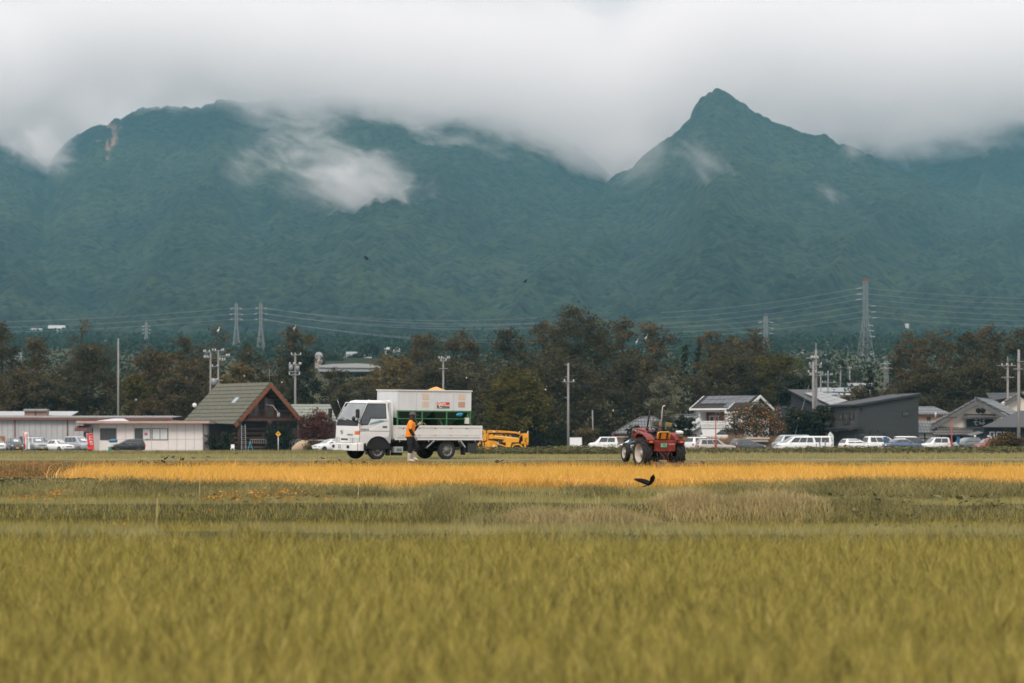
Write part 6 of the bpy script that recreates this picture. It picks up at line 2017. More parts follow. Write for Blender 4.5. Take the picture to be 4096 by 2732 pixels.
# ------------------------------------------------------------------ the grain container on the bed
def build_container():
 G = on_truck(thing('grain_container', 'grey sheet metal grain container on a green frame standing on the truck bed', 'container'))
 x0, x1, y0, y1, z0, z1 = TO + 1.61, TO + 4.53, -0.70, 0.70, 1.67, 2.34
 t = 0.012
 MB().box(x0, x1, y0, y0 + t, z0, z1).build('side_panel', m_galv, G)
 MB().box(x0, x1, y1 - t, y1, z0, z1).build('side_panel', m_galv, G)
 MB().box(x0, x0 + t, y0 + t, y1 - t, z0 - 0.25, z1).build('end_panel', m_galv, G)
 MB().box(x1 - t, x1, y0 + t, y1 - t, z0, z1).build('end_panel', m_galv, G)
 rim = MB()
 for y in (y0 - 0.012, y1 + 0.012):
  rim.box(x0 - 0.03, x1 + 0.03, y - 0.016, y + 0.016, z1 - 0.01, z1 + 0.03)
 for x in (x0 - 0.014, x1 + 0.014):
  rim.box(x - 0.016, x + 0.016, y0, y1, z1 - 0.008, z1 + 0.027)
 rim.build('top_rim', m_bedwhite, G)
 sm = MB()
 for x in (x0 + 0.72, x0 + 1.44, x0 + 2.17):
  sm.box(x - 0.022, x + 0.022, y0 - 0.012, y0 - 0.001, z0, z1 - 0.012)
 for x in (x0 + 0.01, x1 - 0.05):
  sm.box(x, x + 0.04, y0 - 0.012, y0 - 0.001, z0, z1 - 0.012)
 for y in (-0.03,):
  sm.box(x0 - 0.013, x0 - 0.001, y - 0.02, y + 0.02, z0 - 0.2, z1 - 0.012)
 sm.build('rib', m_galv, G)
 sg = MB()
 for x in (x0 + 0.72, x0 + 1.44, x0 + 2.17):
  sg.box(x + 0.024, x + 0.030, y0 - 0.005, y0 - 0.0005, z0, z1 - 0.012)
 sg.build('seam', mat('seam_grey', (0.28, 0.27, 0.26), 0.7), G)
 m_win = mat('grain_window', (0.62, 0.44, 0.31), 0.35, col2=(0.70, 0.56, 0.44), scale=2)
 m_win2 = mat('grain_window_dark', (0.46, 0.26, 0.15), 0.35, col2=(0.52, 0.33, 0.22), scale=30)
 for (xa, za, mt) in ((0.97, 2.05, m_win), (0.97, 1.79, m_win), (2.40, 2.05, m_win), (2.40, 1.79, m_win2)):
  MB().box(x0 + xa, x0 + xa + 0.265, y0 - 0.006, y0 - 0.001, za, za + 0.185).build('sight_window', mt, G)
 # sign: red over navy over green, with lettering
 xs = x0 + 1.55
 sg = MB().box(xs, xs + 0.50, y0 - 0.008, y0 - 0.001, 1.745, 1.955).build('sign_plate', mat('sign_navy', (0.02, 0.05, 0.11), 0.4), G)
 MB().box(xs + 0.004, xs + 0.496, y0 - 0.012, y0 - 0.009, 1.815, 1.951).build('sign_band', mat('sign_red', (0.62, 0.045, 0.015), 0.4), sg)
 MB().box(xs + 0.004, xs + 0.496, y0 - 0.012, y0 - 0.009, 1.747, 1.778).build('sign_band', mat('sign_green', (0.17, 0.36, 0.20), 0.4), sg)
 m_cream = mat('sign_cream', (0.85, 0.80, 0.70), 0.5)
 text_mesh('sign_lettering', 'G', 0.15, m_cream, sg, (xs + 0.065, y0 - 0.014, 1.895), (R(90), 0, 0), 0.002, bold=0.003)
 text_mesh('sign_lettering', 'RAIN', 0.095, m_cream, sg, (xs + 0.23, y0 - 0.014, 1.905), (R(90), 0, 0), 0.002, bold=0.002)
 text_mesh('sign_lettering', 'C', 0.15, m_cream, sg, (xs + 0.13, y0 - 0.016, 1.815), (R(90), 0, 0), 0.002, bold=0.003)
 text_mesh('sign_lettering', 'ONTAINER', 0.075, m_cream, sg, (xs + 0.33, y0 - 0.014, 1.838), (R(90), 0, 0), 0.002, bold=0.001)
 # green frame
 zf = 0.76
 fr = MB()
 for x in (x0 + 0.02, x0 + 0.98, x0 + 1.95, x1 - 0.03):
  fr.box(x - 0.022, x + 0.022, y0, y0 + 0.045, zf, z0 - 0.004)
  fr.box(x - 0.022, x + 0.022, y1 - 0.045, y1, zf, z0 - 0.004)
 fr.build('frame_post', m_green, G)
 fb = MB()
 for y in (y0 + 0.002, y1 - 0.047):
  fb.box(x0, x1, y, y + 0.045, z0 - 0.045, z0 + 0.002)
  fb.box(x0 + 0.05, x1 - 0.06, y + 0.006, y + 0.036, z0 - 0.29, z0 - 0.265)
  fb.box(x0, x1, y, y + 0.045, zf, zf + 0.05)
 fb.box(x1 - 0.13, x1 - 0.01, y0 + 0.05, y1 - 0.05, zf, z0 - 0.006)
 fb.build('frame_beam', m_green, G)
 hp = MB()
 for xa, xb in ((x0 + 0.03, x0 + 1.46), (x0 + 1.47, x1 - 0.14)):
  hp.loft([[(xa, y0 + 0.05, z0 - 0.01), (xb, y0 + 0.05, z0 - 0.01), (xb, y1 - 0.05, z0 - 0.01), (xa, y1 - 0.05, z0 - 0.01)],
     [(xa + 0.55, -0.12, zf + 0.22), (xb - 0.55, -0.12, zf + 0.22), (xb - 0.55, 0.12, zf + 0.22), (xa + 0.55, 0.12, zf + 0.22)]], True)
 hp.box(x0 + 0.05, x1 - 0.15, 0.58, 0.60, zf + 0.05, z0 - 0.05)
 hp.build('hopper', m_dkgreen, G)
 for xa, xb in ((0.75, 0.90), (1.70, 1.83)):
  MB().bar((x0 + xa, y0 + 0.09, z0 - 0.27), (x0 + xb, y0 + 0.02, zf + 0.30), 0.03).build('brace', m_green, G)
 MB().box(x1 - 0.24, x1 - 0.08, y0 - 0.02, y0 + 0.06, 1.22, 1.43).build('control_box', mat('ivory_box', (0.62, 0.58, 0.52), 0.5), G, bevel=0.01)
 hs = MB().tube([(x0 + 0.95, y0 + 0.10, 1.10), (x0 + 1.02, y0 + 0.08, 1.24), (x0 + 1.12, y0 + 0.08, 1.23), (x0 + 1.22, y0 + 0.10, 1.08), (x0 + 1.25, y0 + 0.12, 0.95)], 0.025, 8)
 hs.build('hose', mat('tan_hose', (0.38, 0.24, 0.12), 0.6), G)
 # heap of grain
 n = 28
 vs, fs = [], []
 hx = TO + 4.53 - 0.98
 for j in range(n + 1):
  for i in range(2 * n + 1):
   x = x0 + 0.02 + (x1 - x0 - 0.04) * i / (2 * n)
   y = y0 + 0.02 + (y1 - y0 - 0.04) * j / n
   d = math.hypot((x - hx) / 0.52, y / 0.62)
   z = z1 - 0.10 + 0.26 * max(0, 1 - d) ** 0.85 + 0.012 * math.sin(x * 9) * math.cos(y * 8)
   vs.append((x, y, z))
 w = 2 * n + 1
 fs = [(j * w + i, j * w + i + 1, (j + 1) * w + i + 1, (j + 1) * w + i) for j in range(n) for i in range(2 * n)]
 hpm = MB().add(vs, fs, True)
 ho = on_truck(hpm.build('grain', m_grain))
 tag(ho, 'orange heap of unhusked grain filling the container on the truck', 'grain', kind='stuff')
 # crumpled blue bag tied inside the frame
 bm = bmesh.new()
 bmesh.ops.create_icosphere(bm, subdivisions=3, radius=1.0)
 for v in bm.verts:
  q = v.co.copy()
  s = 1 + 0.25 * math.sin(q.x * 7 + q.z * 5) * math.cos(q.y * 6 + q.x * 3)
  v.co = Vector((q.x * 0.12 * s, q.y * 0.06 * s, q.z * 0.06 * s))
 me = bpy.data.meshes.new('plastic_bag')
 bm.to_mesh(me)
 bm.free()
 bo = link_mesh('plastic_bag', me, mat('blue_plastic', (0.03, 0.25, 0.42), 0.3))
 bo.location = truck.matrix_basis @ Vector((x1 - 0.45, y0 + 0.02, 1.54))
 bo.rotation_euler = truck.rotation_euler
 tag(bo, 'crumpled blue plastic bag hanging in the green frame of the container', 'bag')
bpy.context.view_layer.update()
build_container()
# ================================================================== the farm worker walking beside the truck
m_skin = mat('skin', (0.48, 0.29, 0.21), 0.55)
m_orange_shirt = mat('orange_shirt', (0.86, 0.26, 0.012), 0.8, var=0.12, scale=9)
m_trouser = mat('black_trousers', (0.010, 0.011, 0.012), 0.9, var=0.3, scale=7)
m_boot = mat('pale_boots', (0.58, 0.54, 0.48), 0.55, col2=(0.42, 0.37, 0.31), scale=10)
m_hood = mat('brown_hood', (0.030, 0.017, 0.016), 0.9, var=0.3, scale=10)
m_cap = mat('slate_cap', (0.075, 0.075, 0.085), 0.8, var=0.2, scale=12)
m_glove = mat('grey_glove', (0.27, 0.29, 0.30), 0.8)
m_glove2 = mat('tan_glove', (0.55, 0.42, 0.34), 0.8)
def sm_tube(pts, rad, n=12, flat=None):
 """smooth limb: rings around a path, slightly flattened when FLAT gives the y share"""
 m = MB()
 pts = [Vector(p) for p in pts]
 # densify with Catmull-Rom
 out, ro = [], []
 for i in range(len(pts) - 1):
  p0, p1, p2, p3 = pts[max(i - 1, 0)], pts[i], pts[i + 1], pts[min(i + 2, len(pts) - 1)]
  for k in range(4):
   t = k / 4
   out.append(0.5 * ((2 * p1) + (p2 - p0) * t + (2 * p0 - 5 * p1 + 4 * p2 - p3) * t * t + (3 * p1 - p0 - 3 * p2 + p3) * t ** 3))
   ro.append(rad[i] + (rad[i + 1] - rad[i]) * t)
 out.append(pts[-1])
 ro.append(rad[-1])
 m.tube(out, ro, n)
 return m
def build_person():
 # walks along +x; near side is -y
 D = 93.4
 H = thing('person', 'person in an orange T-shirt, black trousers and pale boots walking beside the truck', 'person', (PX(1640, D), D, PZ(1849, D)), R(-8))
 # one continuous body
 sk = [('pelvis', (0, 0, 0.86), 0.13), ('waist', (0.01, 0, 1.0), 0.115), ('chest', (0.035, 0, 1.20), 0.135), ('neck0', (0.06, 0, 1.36), 0.07), ('neck', (0.085, 0, 1.41), 0.05), ('head', (0.11, 0, 1.50), 0.085), ('crown', (0.10, 0, 1.58), 0.07),
   ('nsho', (0.04, -0.17, 1.30), 0.06), ('nelb', (0.06, -0.21, 1.045), 0.043), ('nwri', (0.20, -0.20, 0.86), 0.03),
   ('fsho', (0.04, 0.17, 1.30), 0.06), ('felb', (0.10, 0.22, 1.08), 0.043), ('fwri', (0.27, 0.16, 1.24), 0.03),
   ('nhip', (0, -0.09, 0.82), 0.09), ('nkne', (0.03, -0.10, 0.47), 0.06), ('nank', (-0.015, -0.10, 0.09), 0.042), ('ntoe', (0.15, -0.10, 0.035), 0.035),
   ('fhip', (0, 0.09, 0.82), 0.09), ('fkne', (0.20, 0.10, 0.50), 0.06), ('fank', (0.09, 0.10, 0.14), 0.042), ('ftoe', (0.20, 0.10, 0.075), 0.035),
   ('nose', (0.205, 0, 1.495), 0.014), ('nh', (0.235, -0.195, 0.80), 0.034), ('fh', (0.315, 0.13, 1.28), 0.034)]
 ix = {n: i for i, (n, p, r) in enumerate(sk)}
 ed = [('pelvis', 'waist'), ('waist', 'chest'), ('chest', 'neck0'), ('neck0', 'neck'), ('neck', 'head'), ('head', 'crown'), ('head', 'nose'), ('chest', 'nsho'), ('nsho', 'nelb'), ('nelb', 'nwri'), ('nwri', 'nh'),
   ('chest', 'fsho'), ('fsho', 'felb'), ('felb', 'fwri'), ('fwri', 'fh'), ('pelvis', 'nhip'), ('nhip', 'nkne'), ('nkne', 'nank'), ('nank', 'ntoe'), ('pelvis', 'fhip'), ('fhip', 'fkne'), ('fkne', 'fank'), ('fank', 'ftoe')]
 verts = [p for n, p, r in sk]
 rad = [r * 0.86 for n, p, r in sk]
 edges = [(ix[a], ix[b]) for a, b in ed]
 # fingers: five short chains on each hand
 def fingers(hand, dirv, curl, side):
  d = Vector(dirv).normalized()
  s = Vector(side).normalized()
  base = Vector(verts[ix[hand]])
  for k, (off, L) in enumerate(((-0.027, 0.060), (-0.009, 0.072), (0.009, 0.069), (0.027, 0.054), (0.040, 0.045))):
   a = base + s * off * 0.8 + d * (0.030 if k < 4 else 0.0)
   dd = d if k < 4 else (d * 0.6 + s * 0.8).normalized()
   b = a + dd * L * 0.55
   c = b + (dd * 0.6 + Vector(curl) * 0.6).normalized() * L * 0.5
   i0 = len(verts)
   verts.extend([tuple(a), tuple(b), tuple(c)])
   rad.extend([0.010, 0.009, 0.008])
   edges.extend([(ix[hand], i0), (i0, i0 + 1), (i0 + 1, i0 + 2)])
 fingers('nh', (0.25, 0, -1), (0.5, 0.3, -0.3), (1, 0.2, 0.2))
 fingers('fh', (0.8, -0.2, 0.6), (-0.3, -0.6, 0.1), (-0.5, 0.2, 0.8))
 me = bpy.data.meshes.new('body')
 me.from_pydata(verts, edges, [])
 o = link_mesh('body', me, m_skin, H)
 md = o.modifiers.new('skin', 'SKIN')
 for i, sv in enumerate(me.skin_vertices[0].data):
  sv.radius = (rad[i], rad[i])
  sv.use_root = i == 0
 ss = o.modifiers.new('sub', 'SUBSURF')
 ss.levels = ss.render_levels = 1
 # shirt: torso rings and short sleeves
 s = MB()
 rings = []
 for z, cx, rx, ry in ((0.815, -0.005, 0.140, 0.180), (0.86, 0.0, 0.150, 0.190), (0.95, 0.005, 0.143, 0.180), (1.05, 0.02, 0.140, 0.178), (1.16, 0.035, 0.143, 0.19), (1.25, 0.045, 0.132, 0.20), (1.31, 0.055, 0.112, 0.19), (1.355, 0.065, 0.085, 0.13), (1.385, 0.075, 0.065, 0.075)):
  rings.append([(cx + rx * math.cos(a) + 0.006 * math.sin(5 * a + z * 30), ry * math.sin(a), z + 0.012 * math.cos(a) * (z < 0.85)) for a in [2 * math.pi * k / 20 for k in range(20)]])
 s.loft(rings, True, True)
 for sg, el in ((-1, (0.055, -0.215, 1.075)), (1, (0.085, 0.22, 1.10))):
  a = sm_tube([(0.05, sg * 0.12, 1.32), (0.045, sg * 0.18, 1.27), el], [0.075, 0.080, 0.066])
  s.add(a.v, a.f, True)
 s.build('shirt', m_orange_shirt, H)
 # black arm covers
 sm_tube([(0.052, -0.213, 1.09), (0.06, -0.212, 1.04), (0.125, -0.208, 0.945), (0.195, -0.20, 0.87)], [0.054, 0.054, 0.046, 0.036]).build('sleeve', m_trouser, H)
 sm_tube([(0.088, 0.22, 1.11), (0.11, 0.22, 1.07), (0.18, 0.20, 1.15), (0.25, 0.17, 1.22)], [0.054, 0.054, 0.046, 0.036]).build('sleeve', m_trouser, H)
 sm_tube([(0.18, -0.20, 0.89), (0.215, -0.198, 0.835), (0.238, -0.195, 0.785), (0.245, -0.193, 0.765)], [0.037, 0.040, 0.044, 0.030]).build('glove', m_glove, H)
 sm_tube([(0.245, 0.17, 1.22), (0.29, 0.145, 1.26), (0.325, 0.125, 1.29)], [0.037, 0.042, 0.036]).build('glove', m_glove2, H)
 # trousers
 t = MB()
 rings = []
 for z, rx, ry in ((0.90, 0.125, 0.165), (0.84, 0.135, 0.178), (0.78, 0.125, 0.172)):
  rings.append([(rx * math.cos(a), ry * math.sin(a), z) for a in [2 * math.pi * k / 20 for k in range(20)]])
 t.loft(rings, True, True)
 for q, rr in (([(0.0, -0.085, 0.83), (0.02, -0.095, 0.66), (0.035, -0.10, 0.48), (0.012, -0.10, 0.36), (0.005, -0.10, 0.31)], [0.108, 0.100, 0.080, 0.074, 0.070]),
     ([(0.0, 0.085, 0.83), (0.10, 0.095, 0.67), (0.205, 0.10, 0.51), (0.185, 0.10, 0.42), (0.155, 0.10, 0.35)], [0.108, 0.100, 0.080, 0.074, 0.070])):
  a = sm_tube(q, rr)
  t.add(a.v, a.f, True)
 t.box(-0.02, 0.09, -0.200, -0.172, 0.58, 0.70)
 t.build('trousers', m_trouser, H)
 # boots: shaft, foot and sole
 for (sh, foot, tilt) in (([(0.003, -0.10, 0.36), (-0.005, -0.10, 0.24), (-0.015, -0.10, 0.12), (-0.015, -0.10, 0.06)], [(-0.055, -0.10, 0.055), (0.03, -0.10, 0.062), (0.11, -0.10, 0.045), (0.175, -0.10, 0.035)], 0),
        ([(0.165, 0.10, 0.40), (0.135, 0.10, 0.29), (0.095, 0.10, 0.17), (0.085, 0.10, 0.11)], [(0.045, 0.10, 0.115), (0.12, 0.10, 0.115), (0.195, 0.10, 0.085), (0.25, 0.10, 0.07)], 1)):
  b = sm_tube(sh, [0.066, 0.060, 0.055, 0.052])
  f = sm_tube(foot, [0.048, 0.058, 0.048, 0.030])
  b.add(f.v, f.f, True)
  zs = min(p[2] for p in f.v)
  b.build('boot', m_boot, H)
 # hood cloth under the cap, and the cap
 h = MB()
 rings = []
 for z, cx, rx, ry in ((1.30, 0.055, 0.105, 0.150), (1.34, 0.06, 0.112, 0.145), (1.40, 0.075, 0.100, 0.105), (1.46, 0.085, 0.098, 0.094), (1.52, 0.088, 0.105, 0.096), (1.57, 0.09, 0.105, 0.094)):
  rings.append([(cx + rx * math.cos(a) * (1.0 if math.cos(a) < 0.75 or z < 1.44 else 0.80), ry * math.sin(a), z - 0.02 * math.cos(a)) for a in [2 * math.pi * k / 18 for k in range(18)]])
 h.loft(rings, True, True)
 h.build('hood', m_hood, H)
 c = MB()
 rings = []
 for z, cx, rx, ry in ((1.535, 0.09, 0.116, 0.104), (1.57, 0.09, 0.118, 0.106), (1.61, 0.088, 0.108, 0.098), (1.64, 0.085, 0.082, 0.076), (1.655, 0.083, 0.04, 0.038)):
  rings.append([(cx + rx * math.cos(a), ry * math.sin(a), z) for a in [2 * math.pi * k / 18 for k in range(18)]])
 c.loft(rings, True, True)
 pk = [(0.17, -0.09), (0.26, -0.075), (0.30, -0.03), (0.30, 0.03), (0.26, 0.075), (0.17, 0.09)]
 c.prism([(x, y) for x, y in pk], 1.538, 1.552, 'XY')
 c.build('cap', m_cap, H)
 return H
build_person()
# ================================================================== the tractor climbing out of the paddy
m_tred = mat('tractor_red', (0.15, 0.015, 0.012), 0.6, col2=(0.25, 0.040, 0.030), scale=3)
m_tdark = mat('tractor_black', (0.009, 0.009, 0.009), 0.65, var=0.3, scale=6)
m_trim_ = mat('cream_rim', (0.50, 0.47, 0.43), 0.6, col2=(0.36, 0.31, 0.26), scale=4)
m_seaty = mat('orange_seat', (0.55, 0.21, 0.02), 0.6, var=0.2, scale=6)
m_rust = mat('rusty_steel', (0.095, 0.036, 0.024), 0.85, col2=(0.16, 0.075, 0.05), scale=6)
def lug_tyre(parent, c, r, w, outer, rim_r, lugs, part='rear_wheel'):
 wo = MB()
 hw = w / 2
 wo.lathe([(rim_r, -hw * 0.85), (r * 0.80, -hw), (r * 0.92, -hw * 0.92), (r * 0.945, -hw * 0.5), (r * 0.95, 0), (r * 0.945, hw * 0.5), (r * 0.92, hw * 0.92), (r * 0.80, hw), (rim_r, hw * 0.85)], (0, 0, 0), 'Y', 36)
 for i in range(lugs):
  for sg in (-1, 1):
   a0 = 2 * math.pi * (i + (0.5 if sg > 0 else 0)) / lugs
   q = []
   for (t, y) in ((0.0, 0.02), (0.11, 0.55), (0.20, 1.02)):
    a = a0 - t * 1.9
    q.append((a, y * hw * sg))
   for (a, y), (a2, y2) in zip(q[:-1], q[1:]):
    p1, p2 = Vector((math.cos(a) * r * 0.95, y, math.sin(a) * r * 0.95)), Vector((math.cos(a2) * r * 0.935, y2, math.sin(a2) * r * 0.935))
    u1, u2 = Vector((math.cos(a), 0, math.sin(a))), Vector((math.cos(a2), 0, math.sin(a2)))
    t1, t2 = Vector((-math.sin(a), 0, math.cos(a))), Vector((-math.sin(a2), 0, math.cos(a2)))
    h, b = r * 0.065, r * 0.032
    vs = [p1 - t1 * b - u1 * h, p1 + t1 * b - u1 * h, p2 + t2 * b - u2 * h, p2 - t2 * b - u2 * h, p1 - t1 * b * .8 + u1 * h, p1 + t1 * b * .8 + u1 * h, p2 + t2 * b * .8 + u2 * h, p2 - t2 * b * .8 + u2 * h]
    wo.add(vs, [(3, 2, 1, 0), (4, 5, 6, 7), (0, 1, 5, 4), (1, 2, 6, 5), (2, 3, 7, 6), (3, 0, 4, 7)])
 t = wo.build(part, m_tyre, parent)
 t.location = c
 o = outer * hw
 q = MB().lathe([(rim_r * 1.03, o * 0.92), (rim_r * 0.95, o * 0.80), (rim_r * 0.90, o * 0.10), (rim_r * 0.55, o * -0.02), (rim_r * 0.50, o * 0.12), (rim_r * 0.30, o * 0.16), (rim_r * 0.28, o * 0.36), (0.001, o * 0.38)], (0, 0, 0), 'Y', 30)
 ro = q.build('rim', m_trim_, t)
 b = MB()
 for k in range(8):
  a = 2 * math.pi * k / 8
  b.lathe([(0.001, o * 0.19), (0.014, o * 0.19), (0.014, o * 0.10)], (math.cos(a) * rim_r * 0.40, 0, math.sin(a) * rim_r * 0.40), 'Y', 6)
 b.build('wheel_bolt', m_tdark, ro)
 return t
def build_tractor():
 # x forward, y to the tractor's own port side, z up; origin on the ground under the rear axle
 D = 91.6
 T = thing('tractor', 'red open tractor with lugged tyres climbing out of the paddy onto the verge', 'tractor', (PX(2632, D), D, -0.30))
 T.rotation_euler = (0, R(-8.5), R(112))
 T.scale = (0.95, 0.95, 0.95)
 for y, o in ((0.62, 1), (-0.62, -1)):
  lug_tyre(T, (0, y, 0.53), 0.53, 0.30, o, 0.31, 15)
 for y, o in ((0.56, 1), (-0.56, -1)):
  f = MB()
  r, hw, rr = 0.335, 0.085, 0.20
  f.lathe([(rr, -hw * 0.8), (r * 0.85, -hw), (r * 0.95, -hw * 0.8), (r, -hw * 0.55), (r * 0.975, -hw * 0.45), (r, -hw * 0.3), (r, -hw * 0.1), (r * 0.975, 0), (r, hw * 0.1), (r, hw * 0.3), (r * 0.975, hw * 0.45), (r, hw * 0.55), (r * 0.95, hw * 0.8), (r * 0.85, hw), (rr, hw * 0.8)], (0, 0, 0), 'Y', 30)
  fo = f.build('front_wheel', m_tyre, T)
  fo.location = (1.48, y, 0.335)
  fo.rotation_euler = (0, 0, R(-6))
  MB().lathe([(rr * 1.04, o * hw * 0.85), (rr * 0.9, o * hw * 0.5), (rr * 0.55, o * 0.01), (0.06, o * 0.02), (0.05, o * 0.06), (0.001, o * 0.062)], (0, 0, 0), 'Y', 24).build('rim', m_trim_, fo)
 ch = MB()
 ch.box(-0.20, 0.55, -0.20, 0.20, 0.38, 0.72).box(0.50, 1.70, -0.15, 0.15, 0.45, 0.72)
 ch.tube([(0, -0.62, 0.53), (0, 0.62, 0.53)], 0.11, 10).tube([(1.48, -0.55, 0.36), (1.48, 0.55, 0.36)], 0.05, 8)
 ch.box(1.40, 1.56, -0.10, 0.10, 0.33, 0.55)
 ch.tube([(1.48, 0.50, 0.34), (1.46, 0.44, 0.62), (1.40, 0.24, 0.66)], 0.05, 6).tube([(1.48, -0.50, 0.34), (1.46, -0.44, 0.62), (1.40, -0.24, 0.66)], 0.05, 6)
 ch.build('chassis', m_tdark, T)
 # bonnet with side panels, grilles and lettering plate
 hd = MB()
 pr = [(0.60, 0.72), (0.60, 1.13), (0.72, 1.20), (1.20, 1.20), (1.70, 1.15), (1.80, 1.08), (1.83, 0.72)]
 hd.prism(pr, -0.24, 0.24, 'XZ')
 hood = hd.build('bonnet', m_tred, T, bevel=0.035, seg=3)
 for y in (0.243, -0.243):
  g = MB()
  for x0, z0 in ((1.50, 0.97), (1.50, 0.80)):
   for k in range(5):
    g.box(x0, x0 + 0.20, y - 0.006, y + 0.006, z0 + k * 0.025, z0 + k * 0.025 + 0.014)
  g.box(1.15, 1.42, y - 0.005, y + 0.005, 0.82, 0.98).box(1.15, 1.42, y - 0.005, y + 0.005, 0.72, 0.79)
  g.build('side_grille', m_tdark, hood)
  MB().box(0.80, 1.28, y - 0.004, y + 0.004, 1.03, 1.12).box(1.40, 1.72, y - 0.004, y + 0.004, 1.06, 1.12).build('name_plate', mat('silver_plate', (0.40, 0.36, 0.34), 0.4, var=0.2, scale=20), hood)
  if y > 0:
   text_mesh('bonnet_lettering', 'SHIBAURA', 0.085, m_tdark, hood, (1.04, y + 0.006, 1.075), (R(90), 0, R(180)), 0.002)
   text_mesh('bonnet_number', 'SD', 0.07, m_tdark, hood, (1.60, y + 0.006, 1.09), (R(90), 0, R(180)), 0.002)
 MB().box(1.86, 1.92, -0.20, 0.20, 0.68, 1.02).build('front_guard', m_tdark, T)
 # dash, steering wheel
 ds = MB().prism([(0.38, 0.75), (0.46, 1.18), (0.62, 1.22), (0.62, 0.75)], -0.20, 0.20, 'XZ')
 ds.tube([(0.46, 0, 1.15), (0.32, 0, 1.30)], 0.03, 8).tube([(0.42, 0.10, 1.15), (0.30, 0.22, 1.20)], 0.012, 5).tube([(0.42, -0.10, 1.15), (0.30, -0.24, 1.18)], 0.012, 5)
 ds.build('dashboard', m_tdark, T)
 sw = MB()
 ctr, nx, nz = Vector((0.30, 0, 1.325)), Vector((0.62, 0, 0.78)), None
 e1, e2 = Vector((0, 1, 0)), Vector((0.80, 0, 0.60)).cross(Vector((0, 1, 0)))
 e2 = Vector((0.85, 0, 0.45)).normalized()
 pts = [ctr + (e1 * math.cos(2 * math.pi * k / 28) + e2 * math.sin(2 * math.pi * k / 28)) * 0.195 for k in range(29)]
 sw.tube(pts, 0.016, 6, False)
 for a in (0.5, 2.6, 4.7):
  sw.tube([ctr, ctr + (e1 * math.cos(a) + e2 * math.sin(a)) * 0.19], 0.012, 5)
 sw.lathe([(0.001, 0.02), (0.05, 0.02), (0.05, -0.02), (0.001, -0.02)], tuple(ctr), 'Z', 10)
 sw.build('steering_wheel', m_tdark, T)
 # fenders, covering wheel tops
 for sg in (-1, 1):
  f = MB()
  y0, y1 = sorted((sg * 0.40, sg * 0.68))
  prof = [(-0.47, 0.98), (-0.42, 1.06), (-0.30, 1.13), (-0.05, 1.19), (0.25, 1.20), (0.50, 1.12), (0.60, 1.00)]
  inn = [(x * 0.94, z - 0.03) for x, z in prof]
  f.prism(prof + inn[::-1], y0, y1, 'XZ')
  ys = sg * 0.40
  f.prism([(-0.30, 0.70), (-0.44, 0.86), (-0.45, 1.00), (-0.34, 1.13), (-0.05, 1.19), (0.28, 1.17), (0.50, 1.08), (0.50, 0.70)], min(ys, ys - sg * 0.02), max(ys, ys - sg * 0.02), 'XZ')
  fe = f.build('fender', m_tred, T)
  MB().box(-0.52, -0.40, y0 + 0.02, y1 - 0.01, 0.92, 1.06).build('lamp_housing', m_tdark, fe, bevel=0.02)
  MB().box(-0.53, -0.521, sg * 0.57 - 0.065, sg * 0.57 + 0.065, 0.96, 1.03).build('indicator_lamp', m_amber, fe)
  MB().box(-0.53, -0.521, sg * 0.48 - 0.03, sg * 0.48 + 0.03, 0.96, 1.03).build('tail_lamp', m_redlens, fe)
  t = MB().box(-0.62, -0.38, sg * 0.36 - 0.02, sg * 0.36 + 0.02, 0.6, 0.62)
 # rear apron with the plate
 ap = MB().box(-0.44, -0.40, -0.39, 0.39, 0.66, 0.98).box(-0.43, -0.22, -0.39, 0.39, 0.975, 1.0)
 apo = ap.build('rear_apron', m_tred, T)
 pl = MB().box(-0.462, -0.445, -0.06, 0.16, 0.80, 0.935).build('number_plate', mat('green_plate', (0.16, 0.48, 0.30), 0.5), apo)
 text_mesh('plate_number', '452', 0.075, m_ink, pl, (-0.465, 0.02, 0.85), (R(90), 0, R(-90)), 0.001)
 text_mesh('plate_heading', '松本市', 0.04, m_ink, pl, (-0.465, 0.05, 0.908), (R(90), 0, R(-90)), 0.001)
 text_mesh('apron_lettering', 'SD1803', 0.07, mat('pale_lettering', (0.7, 0.6, 0.55), 0.5), apo, (-0.445, -0.24, 0.90), (R(90), 0, R(-90)), 0.001)
 # seat
 st = MB().cbox((-0.02, 0.0, 1.03), (0.42, 0.42, 0.08)).build('seat', m_tdark, T, bevel=0.03)
 sb = MB().cbox((-0.24, 0.0, 1.16), (0.07, 0.46, 0.26), (0, R(-10), 0)).build('seat_back', m_seaty, T, bevel=0.05, seg=3)
 sp = MB()
 for y in (-0.13, 0.13):
  sp.cbox((-0.285, y, 1.16), (0.012, 0.06, 0.21), (0, R(-10), 0))
 sp.build('seat_stripe', m_tdark, sb)
 fr = MB().tube([(-0.28, -0.22, 1.02), (-0.29, -0.235, 1.22), (-0.30, -0.18, 1.295), (-0.30, 0.18, 1.295), (-0.29, 0.235, 1.22), (-0.28, 0.22, 1.02)], 0.016, 6)
 fr.build('seat_rim', mat('yellow_piping', (0.72, 0.42, 0.06), 0.5), sb)
 # exhaust, white stack, mirror, lamp
 ex = MB().tube([(0.80, 0.13, 1.15), (0.78, 0.13, 1.32)], 0.055, 10).tube([(0.78, 0.13, 1.32), (0.68, 0.12, 1.92)], 0.028, 8).tube([(0.68, 0.12, 1.92), (0.66, 0.12, 1.96), (0.62, 0.12, 1.98)], 0.030, 8)
 ex.build('exhaust_pipe', mat('sooty_pipe', (0.032, 0.018, 0.015), 0.6, var=0.3, scale=6), T)
 wp = MB().tube([(0.72, -0.34, 1.05), (0.66, -0.34, 2.02), (0.64, -0.36, 2.06), (0.60, -0.40, 2.07)], 0.023, 8)
 wp.build('white_stack', mat('white_pipe', (0.52, 0.52, 0.53), 0.4), T)
